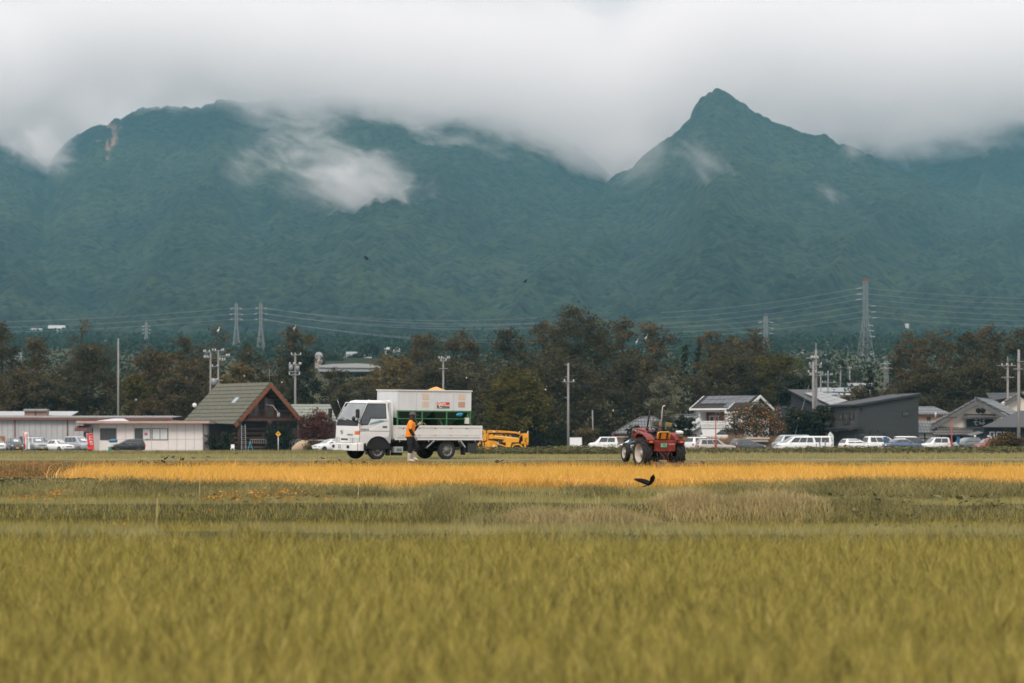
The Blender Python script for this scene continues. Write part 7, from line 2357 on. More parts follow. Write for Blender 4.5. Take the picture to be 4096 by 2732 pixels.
 MB().tube([(0.72, -0.29, 1.05), (0.69, -0.29, 1.50)], 0.022, 6).build('red_strut', mat('pink_red_strut', (0.42, 0.10, 0.08), 0.5), T)
 mi = MB().tube([(0.55, -0.38, 1.05), (0.45, -0.46, 1.38)], 0.01, 5).build('mirror_arm', m_tdark, T)
 MB().cbox((0.44, -0.50, 1.44), (0.03, 0.24, 0.14), (R(8), 0, 0)).build('mirror', mat('olive_mirror', (0.24, 0.20, 0.07), 0.3), mi, bevel=0.02)
 MB().cbox((-0.20, -0.62, 1.27), (0.22, 0.22, 0.10)).build('headlamp_cap', mat('white_lid', (0.72, 0.74, 0.74), 0.4), T, bevel=0.035)  # white headlamp cap on the fender
 MB().cbox((-0.38, -0.60, 1.16), (0.06, 0.17, 0.10)).build('work_lamp', mat('smoky_lens', (0.09, 0.09, 0.06), 0.15), T, bevel=0.02)
 # linkage, wires and the rusty implement
 lk = MB()
 for y in (-0.26, 0.26):
  lk.tube([(-0.15, y, 0.45), (-0.80, y * 1.1, 0.30)], 0.03, 6).tube([(-0.30, y, 0.78), (-0.55, y * 1.05, 0.36)], 0.022, 6).cbox((-0.32, y, 0.72), (0.07, 0.07, 0.10))
 lk.tube([(-0.2, 0, 0.62), (-0.75, 0, 0.55)], 0.025, 6).box(-0.42, -0.22, -0.16, 0.16, 0.36, 0.66)
 lk.build('linkage', m_tdark, T)
 wi = MB()
 for y, s2 in ((0.30, 1), (-0.20, -1)):
  wi.tube([(-0.45, y + 0.05 * s2, 0.78), (-0.52, y * 0.6, 0.60), (-0.60, y * 0.3, 0.50), (-0.68, y * 0.35, 0.28), (-0.75, y * 0.4, 0.16)], 0.006, 5)
 wi.build('red_wire', mat('red_cable', (0.50, 0.03, 0.02), 0.5), T)
 im = MB()
 im.tube([(-0.85, -1.25, 0.22), (-0.85, 0.55, 0.22)], 0.07, 8)
 im.prism([(-0.98, 0.03), (-0.95, 0.26), (-0.78, 0.32), (-0.76, 0.28), (-0.92, 0.22), (-0.94, 0.03)], -1.25, 0.55, 'XZ')
 for y in (-1.27, -0.4, 0.57):
  im.cbox((-0.85, y, 0.20), (0.30, 0.03, 0.34))
 im.build('soil_implement', m_rust, T)
 MB().cbox((0.60, 0.30, 0.62), (0.35, 0.12, 0.20)).build('tool_tray', m_tdark, T)
 bl = MB().cbox((1.72, 0.30, 0.66), (0.10, 0.06, 0.22), (0, R(20), 0)).build('blue_cloth', mat('blue_cloth', (0.03, 0.16, 0.30), 0.7), T, bevel=0.02)
build_tractor()
# ================================================================== the yellow folding crane parked behind the weeds
m_yel = mat('crane_yellow', (0.80, 0.36, 0.008), 0.45, col2=(0.70, 0.29, 0.006), scale=1.5)
m_yel2 = mat('crane_yellow_worn', (0.72, 0.33, 0.02), 0.55, col2=(0.55, 0.24, 0.015), scale=3)
def build_crane():
 D = 338.0
 K = 7.837 * S / D                       # enlarged-view pixels per metre
 px0 = 1850 + 470 / 7.837
 T = thing('yellow_crane', 'bright yellow crawler crane with folded booms parked behind the truck', 'crane', (PX(px0, D), D, 0.0))
 def q(x, y):
  return ((x - 470) / K, EYE + (HY - (1680 + y / 7.837)) / S * D)
 def poly(pts, y0, y1, name, m=m_yel, parent=T, bevel=0.02):
  return MB().prism([q(*p) for p in pts], y0, y1, 'XZ').build(name, m, parent, bevel=bevel)
 def bar(a, b, y, w, mb):
  (x1, z1), (x2, z2) = q(*a), q(*b)
  return mb.bar((x1, y, z1), (x2, y, z2), w)
 # main (lower) boom and body
 mainb = poly([(960, 480), (1330, 505), (1330, 540), (1740, 560), (1790, 600), (1760, 700), (1130, 700), (1130, 660), (1310, 640), (1300, 610), (970, 580)], 0.2, 1.0, 'main_boom')
 poly([(1010, 488), (1320, 512), (1320, 540), (1020, 520)], 0.16, 0.198, 'boom_cover', mat('pale_yellow_cover', (0.86, 0.58, 0.20), 0.4), mainb, 0)
 poly([(1335, 512), (1740, 556), (1760, 590), (1335, 556)], 0.16, 0.198, 'boom_cover', mat('pale_yellow_cover', (0.86, 0.58, 0.20), 0.4), mainb, 0)
 MB().box(q(1140, 0)[0], q(1260, 0)[0], 0.14, 0.198, q(0, 690)[1], q(0, 630)[1]).build('sight_opening', m_tdark, mainb)
 # upper folded boom: perforated girder with struts
 up = poly([(800, 318), (1150, 330), (1150, 398), (800, 398)], 0.5, 1.0, 'upper_boom')
 h = MB()
 for x in (895, 1055, 1105):
  a, z = q(x, 362)
  h.lathe([(0.001, -0.01), (0.055, -0.01), (0.055, 0.05)], (a, 0.46, z), 'Y', 10)
 h.build('boom_hole', m_tdark, up)
 l = MB()
 for x in (952, 998):
  a, z = q(x, 368)
  l.lathe([(0.001, -0.02), (0.055, -0.02), (0.06, 0.03)], (a, 0.46, z), 'Y', 10)
 l.build('work_lamp', m_porcelain, up)
 jb = poly([(1140, 330), (1470, 350), (1700, 372), (1880, 420), (1930, 500), (1890, 498), (1700, 425), (1450, 410), (1140, 396)], 0.55, 0.95, 'jib')
 g = MB()
 for x in (1200, 1290, 1400, 1500, 1640, 1800):
  bar((x, 345), (x + 20, 415), 0.53, 0.05, g)
 bar((1180, 350), (1860, 440), 0.52, 0.05, g)
 bar((1640, 395), (1920, 490), 0.50, 0.09, g)
 bar((1760, 570), (1840, 460), 0.40, 0.08, g)
 g.build('jib_strut', m_yel2, jb)
 poly([(1180, 430), (1480, 440), (1620, 430), (1860, 500), (1840, 570), (1740, 560), (1330, 520), (1000, 500), (1000, 430)], 0.7, 0.9, 'gap_shade_plate', m_tdark)  # dark plates stand in for the shade in the gaps between booms
 poly([(820, 392), (1170, 392), (1170, 440), (1000, 480), (820, 460)], 0.62, 0.9, 'gap_shade_plate', m_tdark)
 # mast at the near end
 ms = MB()
 for a, b, w in (((650, 300), (700, 420), 0.22), ((790, 320), (790, 680), 0.16), ((690, 330), (700, 480), 0.30), ((680, 480), (760, 480), 0.45), ((700, 560), (650, 660), 0.20)):
  bar(a, b, 0.5, w, ms)
 ms.build('mast', m_yel2, T)
 poly([(640, 470), (750, 470), (750, 600), (700, 660), (640, 600)], 0.3, 0.9, 'pivot_head')
 poly([(820, 480), (910, 440), (960, 490), (960, 590), (830, 590)], 0.25, 0.95, 'boom_root')
 # slewing gear and engine block
 poly([(700, 700), (860, 640), (960, 650), (1090, 680), (1090, 880), (900, 900), (860, 930), (700, 910)], 0.1, 1.4, 'engine_block')
 d = MB()
 for (xa, ya, xb, yb) in ((870, 640, 905, 770), (950, 650, 985, 700), (1040, 690, 1085, 740), (720, 720, 760, 790)):
  d.box(q(xa, 0)[0], q(xb, 0)[0], -0.02, 0.09, q(0, yb)[1], q(0, ya)[1])
 d.build('valve_box', m_yel2, T)
 MB().box(q(965, 0)[0], q(1005, 0)[0], 0.05, 0.098, q(0, 840)[1], q(0, 795)[1]).build('sticker', m_porcelain, T)
 gr = MB()
 for a, b in (((480, 710), (510, 860)), ((470, 710), (570, 710)), ((500, 740), (560, 740)), ((520, 860), (620, 900)), ((640, 700), (660, 880)), ((590, 590), (640, 660)), ((600, 590), (680, 590))):
  bar(a, b, 0.3, 0.12, gr)
 gr.build('outrigger', m_yel, T)
 poly([(520, 770), (680, 720), (700, 880), (560, 880)], 0.5, 1.3, 'gap_shade_plate', m_tdark)  # dark plate painted as the shaded gap behind the outrigger
 # legs, fender, track and nose
 poly([(1350, 700), (1540, 700), (1490, 880), (1370, 880)], 0.2, 1.2, 'support_leg')
 bb = MB()
 bar((1110, 750), (1370, 830), 0.3, 0.12, bb)
 bb.build('diagonal_strut', m_yel, T)
 MB().tube([(q(1110, 0)[0], 0.05, q(0, 700)[1]), (q(1110, 0)[0], 0.05, q(0, 790)[1])], 0.05, 8).build('cylinder_rod', m_porcelain, T)
 f = MB()
 pts = [(1560, 860), (1590, 790), (1650, 765), (1780, 760), (1830, 790), (1880, 860)]
 for a, b in zip(pts[:-1], pts[1:]):
  bar(a, b, 0.4, 0.16, f)
 f.build('track_fender', m_yel, T)
 cx, cz = q(1700, 880)
 MB().lathe([(0.10, -0.2), (0.40, -0.2), (0.44, -0.12), (0.44, 0.12), (0.40, 0.2), (0.10, 0.2)], (cx, 0.7, cz), 'Y', 22).build('road_wheel', m_tyre, T)
 cx, cz = q(1000, 930)
 MB().lathe([(0.10, -0.2), (0.40, -0.2), (0.44, -0.12), (0.44, 0.12), (0.40, 0.2), (0.10, 0.2)], (cx, 1.2, cz), 'Y', 22).build('road_wheel', m_tyre, T)
 poly([(1090, 790), (1370, 830), (1370, 900), (1090, 890)], 0.5, 1.2, 'belly_frame', mat('grey_belly', (0.10, 0.08, 0.065), 0.7))
 poly([(1890, 420), (2070, 420), (2070, 720), (2000, 760), (1990, 870), (1940, 850), (1930, 740), (1890, 700)], 0.3, 0.9, 'jib_head')
 dk = MB()
 for a, b in (((1930, 600), (2060, 780)), ((1960, 640), (2040, 720))):
  bar(a, b, 0.24, 0.12, dk)
 dk.build('hook_link', m_yel2, T)
 wn = MB()
 for x, z, r_ in ((1985, 560, 0.16), (1880, 720, 0.18)):
  a, b = q(x, z)
  wn.lathe([(0.03, -0.08), (r_, -0.08), (r_, 0.02), (r_ * 0.6, 0.04), (0.03, 0.04)], (a, 0.24, b), 'Y', 16)
 wn.build('winch_drum', m_yel2, T)
 tp = MB()
 bar((2040, 430), (2055, 345), 0.5, 0.10, tp)
 tp.build('mast_tip', m_porcelain, T)
 MB().tube([(q(1822, 0)[0], 0.5, q(0, 430)[1]), (q(1822, 0)[0], 0.5, q(0, 335)[1])], 0.06, 8).build('exhaust', m_tdark, T)
 MB().lathe([(0.001, 0.08), (0.06, 0.05), (0.06, -0.05), (0.001, -0.08)], (q(1787, 0)[0], 0.5, q(0, 378)[1]), 'Z', 10).build('lamp', m_porcelain, T)
 hr = MB()
 for p in ([(1000, 490), (1020, 462), (1230, 462), (1245, 500)], [(1350, 510), (1350, 465), (1385, 470), (1395, 545)], [(1475, 530), (1480, 472), (1510, 470), (1530, 545)], [(920, 480), (950, 455), (960, 480)]):
  for a, b in zip(p[:-1], p[1:]):
   bar(a, b, 0.22, 0.045, hr)
 hr.build('handrail', m_yel, T)
 ho = MB().tube([(q(2060, 0)[0], 0.4, q(0, 430)[1]), (q(2100, 0)[0], 0.4, q(0, 460)[1]), (q(2075, 0)[0], 0.4, q(0, 520)[1])], 0.02, 5).tube([(q(2060, 0)[0], 0.4, q(0, 600)[1]), (q(2105, 0)[0], 0.4, q(0, 660)[1]), (q(2060, 0)[0], 0.4, q(0, 700)[1])], 0.02, 5)
 ho.build('hose', m_tdark, T)
build_crane()
# ================================================================== parked cars
CAR = {
 # rings: (z, x of the nose, x of the tail, half width); glass: (belt z, top z)
 'sedan': dict(L=4.55, rings=[(0.22, 0.10, 4.45, .80), (0.45, 0.0, 4.53, .88), (0.68, 0.04, 4.55, .89), (0.78, 0.25, 4.52, .87), (0.88, 0.95, 4.35, .84), (0.93, 1.25, 4.10, .80), (1.15, 1.62, 3.72, .72), (1.36, 2.02, 3.30, .62), (1.43, 2.25, 3.05, .52)], glass=(0.96, 1.34), wr=.325, wx=(.88, 3.62)),
 'hatch': dict(L=4.05, rings=[(0.20, 0.10, 3.98, .76), (0.45, 0.0, 4.04, .84), (0.70, 0.05, 4.05, .845), (0.82, 0.28, 4.03, .83), (0.95, 0.85, 4.0, .81), (1.0, 1.05, 3.98, .78), (1.25, 1.50, 3.86, .70), (1.45, 1.95, 3.70, .60), (1.52, 2.25, 3.5, .50)], glass=(1.02, 1.44), wr=.31, wx=(.80, 3.28)),
 'suv': dict(L=4.5, rings=[(0.30, 0.10, 4.42, .82), (0.55, 0.0, 4.49, .90), (0.85, 0.03, 4.5, .905), (1.0, 0.22, 4.48, .88), (1.06, 0.95, 4.47, .86), (1.12, 1.25, 4.45, .83), (1.40, 1.62, 4.33, .76), (1.66, 1.98, 4.22, .68), (1.74, 2.25, 4.05, .58)], glass=(1.15, 1.64), wr=.36, wx=(.88, 3.55)),
 'minivan': dict(L=4.7, rings=[(0.26, 0.10, 4.65, .82), (0.50, 0.0, 4.70, .89), (0.85, 0.04, 4.7, .895), (1.0, 0.25, 4.68, .88), (1.08, 0.70, 4.66, .86), (1.12, 0.85, 4.65, .84), (1.45, 1.35, 4.58, .76), (1.76, 1.85, 4.48, .68), (1.85, 2.15, 4.3, .58)], glass=(1.15, 1.72), wr=.34, wx=(.85, 3.65)),
 'kei': dict(L=3.4, rings=[(0.22, 0.08, 3.36, .66), (0.45, 0.0, 3.4, .73), (0.85, 0.03, 3.4, .735), (0.98, 0.15, 3.39, .725), (1.03, 0.55, 3.38, .71), (1.06, 0.65, 3.37, .70), (1.35, 0.98, 3.32, .64), (1.62, 1.25, 3.25, .58), (1.69, 1.45, 3.1, .50)], glass=(1.08, 1.60), wr=.28, wx=(.58, 2.82)),
 'van': dict(L=4.6, rings=[(0.26, 0.06, 4.57, .78), (0.55, 0.0, 4.6, .84), (1.0, 0.05, 4.6, .845), (1.08, 0.15, 4.6, .835), (1.14, 0.30, 4.59, .83), (1.18, 0.38, 4.58, .82), (1.5, 0.62, 4.53, .77), (1.86, 0.90, 4.46, .71), (1.96, 1.15, 4.35, .62)], glass=(1.22, 1.80), wr=.32, wx=(.72, 3.35)),
}
PAINT = {
 'white': mat('car_white', (0.78, 0.78, 0.775), 0.25, var=0.02, coat=0.6), 'silver': mat('car_silver', (0.42, 0.44, 0.46), 0.3, metal=0.35, coat=0.6), 'black': mat('car_black', (0.010, 0.010, 0.012), 0.2, coat=0.8),
 'grey': mat('car_grey', (0.065, 0.068, 0.072), 0.25, coat=0.7), 'beige': mat('car_beige', (0.42, 0.375, 0.34), 0.3, coat=0.5), 'blue': mat('car_blue', (0.060, 0.105, 0.19), 0.25, coat=0.7),
 'red': mat('car_red', (0.30, 0.075, 0.060), 0.3, coat=0.5), 'steel': mat('car_steel', (0.16, 0.175, 0.18), 0.25, metal=0.2, coat=0.6),
}
m_cglass = mat('car_glass', (0.030, 0.034, 0.036), 0.05, col2=(0.060, 0.066, 0.068), scale=0.9, spec=0.8, coat=0.4)
m_cscreen = mat('car_windscreen', (0.10, 0.115, 0.12), 0.06, col2=(0.20, 0.22, 0.225), scale=0.8, spec=0.8, coat=0.4)
m_yplate = mat('yellow_plate', (0.80, 0.36, 0.01), 0.5)
def car(label, kind, paint, px, D, rz, z=0.0, plate=None, card=None, roof=None, name=None, group='cars parked in front of the village'):
 c = CAR[kind]
 L = c['L']
 name = name or {'sedan': 'sedan_car', 'hatch': 'hatchback_car', 'suv': 'suv_car', 'minivan': 'minivan', 'kei': 'compact_car', 'van': 'van'}[kind]
 T = thing(name, label, 'van' if kind == 'van' else 'car', (PX(px, D), D, z), R(rz), group)
 rg = c['rings']
 zs = [r[0] for r in rg]
 def at(zz):
  return [float(np.interp(zz, zs, [r[i] for r in rg])) for i in (1, 2, 3)]
 def ring(zz, n=4):
  xf, xr, hw = at(zz)
  r = min(0.30, hw * 0.35)
  p = []
  for (cx, cy, a0) in ((xf + r, -hw + r, -90), (xr - r * .6, -hw + r * .6, 0), (xr - r * .6, hw - r * .6, 90), (xf + r, hw - r, 180)):
   pass
  for k in range(n + 1):
   a = math.pi / 2 * k / n
   p.append((xf + r - r * math.sin(a), -hw + r - r * math.cos(a)))
  for k in range(n + 1):
   a = math.pi / 2 * k / n
   p.append((xf + r - r * math.cos(a), hw - r + r * math.sin(a)))
  r2 = r * 0.7
  for k in range(n + 1):
   a = math.pi / 2 * k / n
   p.append((xr - r2 + r2 * math.sin(a), hw - r2 + r2 * math.cos(a)))
  for k in range(n + 1):
   a = math.pi / 2 * k / n
   p.append((xr - r2 + r2 * math.cos(a), -hw + r2 - r2 * math.sin(a)))
  return [(x - L / 2, y, zz) for x, y in p]
 lv = sorted(set(zs + [c['glass'][0], c['glass'][1]]))
 if roof:
  i = [k for k, zz in enumerate(lv) if zz <= c['glass'][1] + 1e-6][-1]
  MB().loft([ring(zz) for zz in lv[:i + 1]], True, True).build('body', PAINT[paint], T)
  MB().loft([ring(zz) for zz in lv[i:]], True, True).build('roof', PAINT[roof], T)
 else:
  MB().loft([ring(zz) for zz in lv], True, True).build('body', PAINT[paint], T)
 g0, g1 = c['glass']
 # side windows: three on long bodies, two on short ones
 xf0, xr0, h0 = at(g0)
 xf1, xr1, h1 = at(g1)
 a0, b0, a1, b1 = xf0 + 0.38, xr0 - 0.34, xf1 + 0.16, xr1 - 0.22
 cuts = [0, 0.36, 0.70, 1.0] if kind in ('suv', 'minivan', 'van') else [0, 0.52, 1.0]
 for sg in (-1, 1):
  for u, v in zip(cuts[:-1], cuts[1:]):
   u2, v2 = u + 0.012, v - 0.018
   q = [(a0 + (b0 - a0) * u2 - L / 2, sg * (h0 + 0.012), g0), (a0 + (b0 - a0) * v2 - L / 2, sg * (h0 + 0.012), g0), (a1 + (b1 - a1) * v2 - L / 2, sg * (h1 + 0.012), g1), (a1 + (b1 - a1) * u2 - L / 2, sg * (h1 + 0.012), g1)]
   m = MB()
   m.add(q + [(x, y - sg * 0.03, zz) for x, y, zz in q], [(0, 1, 2, 3), (7, 6, 5, 4), (0, 4, 5, 1), (1, 5, 6, 2), (2, 6, 7, 3), (3, 7, 4, 0)])
   m.build('side_window', m_cglass, T)
  MB().cbox((xf0 + 0.42 - L / 2, sg * (h0 + 0.13), g0 + 0.06), (0.12, 0.20, 0.14)).build('wing_mirror', PAINT[paint], T, bevel=0.03)
  dh = MB()
  for u in (0.36, 0.78):
   dh.cbox((a0 + (b0 - a0) * u - L / 2, sg * (at(g0 - 0.14)[2] + 0.012), g0 - 0.14), (0.18, 0.03, 0.03))
  dh.build('door_handle', m_chrome if paint != 'white' else PAINT['white'], T)
 for (nm, xa, xb, s_, mt) in (('windscreen', xf0, xf1, -1, m_cscreen), ('rear_window', xr0, xr1, 1, m_cglass)):
  y0, y1 = h0 * 0.86, h1 * 0.86
  o = 0.025 * s_
  m = MB()
  if s_ < 0:
   q = [(xa + o - L / 2, -y0, g0 + 0.02), (xa + o - L / 2, y0, g0 + 0.02), (xb + o - L / 2, y1, g1), (xb + o - L / 2, -y1, g1)]
  else:
   q = [(xa + o - L / 2, -y0, g0 + 0.04), (xa + o - L / 2, y0, g0 + 0.04), (xb + o - L / 2, y1, g1), (xb + o - L / 2, -y1, g1)]
  m.add(q + [(x - s_ * 0.05, y, zz - 0.01) for x, y, zz in q], [(0, 1, 2, 3), (7, 6, 5, 4), (0, 4, 5, 1), (1, 5, 6, 2), (2, 6, 7, 3), (3, 7, 4, 0)])
  w = m.build(nm, mt, T)
  if nm == 'windscreen' and card:
   p = MB()
   f = lambda u, v: Vector(q[0]).lerp(Vector(q[1]), u).lerp(Vector(q[3]).lerp(Vector(q[2]), u), v)
   n_ = Vector((-0.02, 0, 0.012))
   cd = p.slab(f(.26, .22) + n_, f(.74, .22) + n_, f(.74, .66) + n_, f(.26, .66) + n_, 0.012).build('price_card', m_paper, w)
   d_ = (Vector(q[3]) - Vector(q[0])).normalized()
   text_mesh('card_number', card, 0.22, mat('card_red', (0.55, 0.10, 0.06), 0.6), cd, f(.5, .44) + Vector((-0.03, 0, 0.02)), (math.atan2(d_.z, -d_.x) * 0 + R(90) - math.atan2(d_.x, d_.z), 0, R(-90)), 0.002)
 # nose and tail
 zl = g0 - 0.36 if kind != 'sedan' else 0.62
 xn, xt, hn = at(zl)
 for sg in (-1, 1):
  MB().cbox((xn + 0.11 - L / 2, sg * hn * 0.80, zl), (0.22, 0.30, 0.15)).build('headlight', m_lens, T, bevel=0.04)
  MB().cbox((xt - 0.06 - L / 2, sg * hn * 0.88, zl + 0.08), (0.13, 0.18, 0.26)).build('tail_light', m_redlens, T, bevel=0.03)
 g = MB().cbox((xn + 0.02 - L / 2, 0, zl - 0.02), (0.06, hn * 0.95, 0.16))
 go = g.build('grille', m_black, T, bevel=0.02)
 sl = MB()
 for k in range(6):
  sl.cbox((xn - 0.014 - L / 2, (k - 2.5) * hn * 0.155, zl - 0.02), (0.02, 0.05, 0.13))
 sl.build('grille_slat', m_chrome, go)
 MB().cbox((at(0.34)[0] + 0.03 - L / 2, 0, 0.34), (0.10, hn * 1.5, 0.13)).build('air_intake', m_black, T, bevel=0.03)
 pm = m_yplate if plate == 'y' else m_plate
 MB().cbox((at(0.45)[0] - 0.02 - L / 2, 0, 0.46), (0.03, 0.33, 0.165)).build('number_plate', pm, T)
 MB().cbox((at(0.62)[1] + 0.012 - L / 2, 0, 0.66), (0.03, 0.33, 0.165)).build('number_plate', pm, T)
 MB().box(0.35 - L / 2, L / 2 - 0.35, -hn * 0.86, hn * 0.86, 0.16, 0.26).build('underbody', m_under, T)
 hw = at(0.45)[2]
 for x in c['wx']:
  for sg in (-1, 1):
   ar = MB().lathe([(0.001, sg * 0.012), (c['wr'] * 1.14, sg * 0.012), (c['wr'] * 1.14, -sg * 0.05)], (x - L / 2, sg * (hw - 0.006), c['wr']), 'Y', 20)
   ar.build('wheel_arch', m_under, T)
   wheel_on(T, (x - L / 2, sg * (hw - 0.07), c['wr']), c['wr'], 0.20, sg, c['wr'] * 0.62, m_tyre, m_chrome if kind in ('sedan', 'minivan', 'suv') else m_rim, 0)
 return T
# ---- car dealer's row in front of the warehouse
car('white compact car cut by the picture edge beside the dark compact', 'kei', 'white', -22, 338, 128)
car('dark grey compact car with a price card and yellow plate', 'kei', 'grey', 58, 340, 112, plate='y', card='45')
car('pale silver off-roader with a slatted grille and yellow plate', 'suv', 'silver', 147, 340, 116, plate='y', card='36')
car('long black minivan parked behind the off-roader along the warehouse', 'minivan', 'black', 150, 352, 176, z=0.08)
car('white low sedan with a star grille and price card', 'sedan', 'white', 235, 338, 132, card='98')
car('silver tall minivan with a chrome grille and price card', 'minivan', 'silver', 314, 340, 130, card='78')
car('black hatchback seen from the side before the prefab office', 'hatch', 'black', 511, 335, 12)
car('white car half hidden by the front of the truck', 'hatch', 'white', 1318, 335, 36)
# ---- east of the truck, half sunk in the weeds
car('white compact car with dark windows beside the notice panel', 'kei', 'white', 2412, 331, 6, z=0.05)
car('low white car whose bonnet shows behind the front of the tractor', 'sedan', 'white', 2520, 336, 4)
car('white off-roader with a rear spoiler seen from behind', 'suv', 'white', 2812, 338, 216)
car('beige estate off-roader in front of the white one', 'suv', 'beige', 2862, 331, 188, z=-0.25)
car('dark grey hatchback with a red tail lamp against the retaining wall', 'hatch', 'grey', 2990, 334, 205)
car('grey van mostly hidden behind the white boxy van', 'van', 'silver', 3165, 340, 24, z=0.05)
car('white boxy van facing the truck side with a clear windscreen', 'minivan', 'white', 3182, 333, 18, z=-0.05)
car('white long wagon with dark side windows behind the boxy van', 'van', 'white', 3248, 338, 8, z=-0.1)
car('white hatchback with red tail lamps in front of the charcoal building', 'hatch', 'white', 3424, 333, 207)
car('white roofed tall minivan with black windows', 'minivan', 'white', 3530, 340, 198)
car('blue sedan with a pale roof beside the blue barrel', 'sedan', 'blue', 3612, 331, 203, z=0.12, roof='white')
car('black van with a white roof behind the blue sedan', 'minivan', 'black', 3648, 340, 186, roof='white')
car('small white van in front of the restaurant wing', 'kei', 'white', 3742, 336, 20)
car('steel grey hatchback at the restaurant door', 'hatch', 'steel', 3862, 334, 30, z=0.15)
car('faded red minivan behind the rust coloured shrub', 'kei', 'red', 3955, 332, 15, z=-0.1)
# ================================================================== utility poles, pylons, wires and street bits
def utility_pole(label, px, ytop, D, arms=(), r=0.17, trafo=None, group='utility poles', base=None, material=None, spike=0.0, lean=0.0, name='utility_pole', brackets=()):
 k = S / D
 gz = float(ground_z(np.array([PX(px, D)]), np.array([D]))[0]) if base is None else PZ(base, D)
 H = PZ(ytop, D) - gz
 T = thing(name, label, 'pole', (PX(px, D), D, gz), 0, group)
 MB().tube([(0, 0, -0.2), (lean * 0.5, 0, H * 0.5), (lean, 0, H)], [r, r * 0.86, r * 0.70], 10).build('pole', material or m_pole, T)
 if spike:
  MB().tube([(lean - 0.12, 0, H - 0.3), (lean, 0, H + spike)], 0.03, 5).tube([(lean + 0.12, 0, H - 0.3), (lean, 0, H + spike)], 0.03, 5).build('lightning_bracket', m_steel, T)
 for (ya, xa, xb, ins) in arms:
  z = PZ(ya, D) - gz
  a, b = (xa - px) / k, (xb - px) / k
  ao = MB().box(a, b, -r - 0.10, -r - 0.01, z - 0.045, z + 0.045)
  if b - a > 1.2:
   ao.bar((lean * z / H, -r - 0.03, z - 0.5), (a * 0.6, -r - 0.05, z - 0.03), 0.04)
  arm = ao.build('crossarm', m_steel, T)
  for x in ins:
   xx = (x - px) / k
   im = MB().lathe([(0.001, 0.24), (0.06, 0.22), (0.085, 0.14), (0.05, 0.12), (0.09, 0.05), (0.03, 0.0)], (xx, -r - 0.055, z + 0.05), 'Z', 8)
   im.build('insulator', m_porcelain, arm)
 for (xa, ya, w, h) in (trafo or ()):
  xx, z = (xa - px) / k, PZ(ya, D) - gz
  MB().lathe([(0.001, h / 2), (w * 0.8, h / 2), (w, h / 2 - 0.05), (w, -h / 2 + 0.05), (w * 0.8, -h / 2), (0.001, -h / 2)], (xx, -0.1, z), 'Z', 12).build('transformer', m_steel, T)
 for (ya, dx) in brackets:
  z = PZ(ya, D) - gz
  MB().tube([(0, -0.05, z - 0.35), (dx * 0.4, -0.05, z - 0.05), (dx, -0.05, z)], 0.035, 5).build('bracket', m_steel, T)
 return T
G_P = 'utility poles along the village'
utility_pole('slim bare concrete pole in front of the olive trees', 473, 1354, 398, (), 0.16, group=G_P)
utility_pole('twin pole with stepped crossarms above the log house ridge, slightly shorter', 842, 1406, 396, ((1408, 814, 846, (816, 822, 838)), (1430, 814, 848, (818, 824, 832))), 0.16, group=G_P)
utility_pole('twin pole carrying the transformer above the log house ridge', 873, 1400, 396, ((1403, 850, 896, (852, 862, 888, 894)), (1424, 874, 922, (906, 912, 918)), (1440, 876, 904, (880, 890, 900)), (1466, 846, 874, (850, 870)), (1521, 845, 892, (852, 870))), 0.16, [(857, 1527, 0.45, 0.9)], group=G_P)
utility_pole('pole with two hanging transformers beside the cottage roof', 1181, 1411, 372, ((1419, 1165, 1205, (1167, 1203)), (1458, 1154, 1206, (1160, 1176, 1198, 1204)), (1486, 1154, 1202, ()), (1499, 1156, 1200, (1158, 1198))), 0.17, [(1164, 1470, 0.28, 0.65), (1190, 1472, 0.26, 0.6)], group=G_P)
utility_pole('pole rising behind the heaped grain container', 1773, 1428, 390, ((1434, 1753, 1800, (1757, 1766, 1790, 1797)), (1474, 1757, 1792, ()), (1444, 1760, 1788, (1764, 1784))), 0.16, group=G_P)
utility_pole('white concrete pole standing alone beside the notice panel', 2273, 1452, 344, ((1527, 2250, 2298, (2258, 2294)),), 0.165, group=G_P, brackets=((1457, -0.42), (1506, -0.38), (1589, -0.45)))
utility_pole('short grey stake pole in the shade behind the white car', 2373, 1640, 352, (), 0.11, group=G_P, lean=-0.1)
utility_pole('tall roadside pole with strings of insulators before the dark house', 3264, 1398, 362, ((1432, 3222, 3276, (3244, 3249, 3256, 3270)), (1459, 3234, 3286, (3238, 3284)), (1490, 3230, 3285, (3234, 3262)), (1501, 3234, 3286, (3240, 3248))), 0.20, [(3243, 1467, 0.16, 0.42), (3281, 1466, 0.16, 0.42)], group=G_P, spike=0.9)
utility_pole('shorter companion pole strapped beside the tall roadside pole', 3253, 1446, 361, (), 0.19, group=G_P)
utility_pole('distant town pole with a comb of insulators', 3312, 1483, 520, ((1500, 3285, 3330, (3290, 3302, 3322, 3328)), (1530, 3280, 3348, (3290, 3300, 3336))), 0.17, group=G_P)
utility_pole('distant town pole behind the comb pole', 3283, 1484, 560, ((1492, 3272, 3292, (3275, 3290)),), 0.16, group=G_P)
utility_pole('distant thin pole with short arms beyond the town roofs', 3362, 1462, 700, ((1469, 3352, 3372, ()), (1484, 3352, 3370, ())), 0.18, group=G_P)
utility_pole('distant pole with a bright lamp like top beyond the town roofs', 3399, 1466, 700, ((1473, 3388, 3408, (3392, 3398, 3404)),), 0.18, group=G_P)
utility_pole('pole with a spiked top behind the restaurant roof', 4031, 1452, 382, ((1462, 3987, 4064, (4007, 4026, 4046)), (1509, 4004, 4056, ())), 0.18, group=G_P, spike=0.9)
utility_pole('tall thick weathered pole in front of the navy building', 4075, 1398, 341, ((1476, 4052, 4090, ()), (1446, 4068, 4094, ())), 0.21, group=G_P)
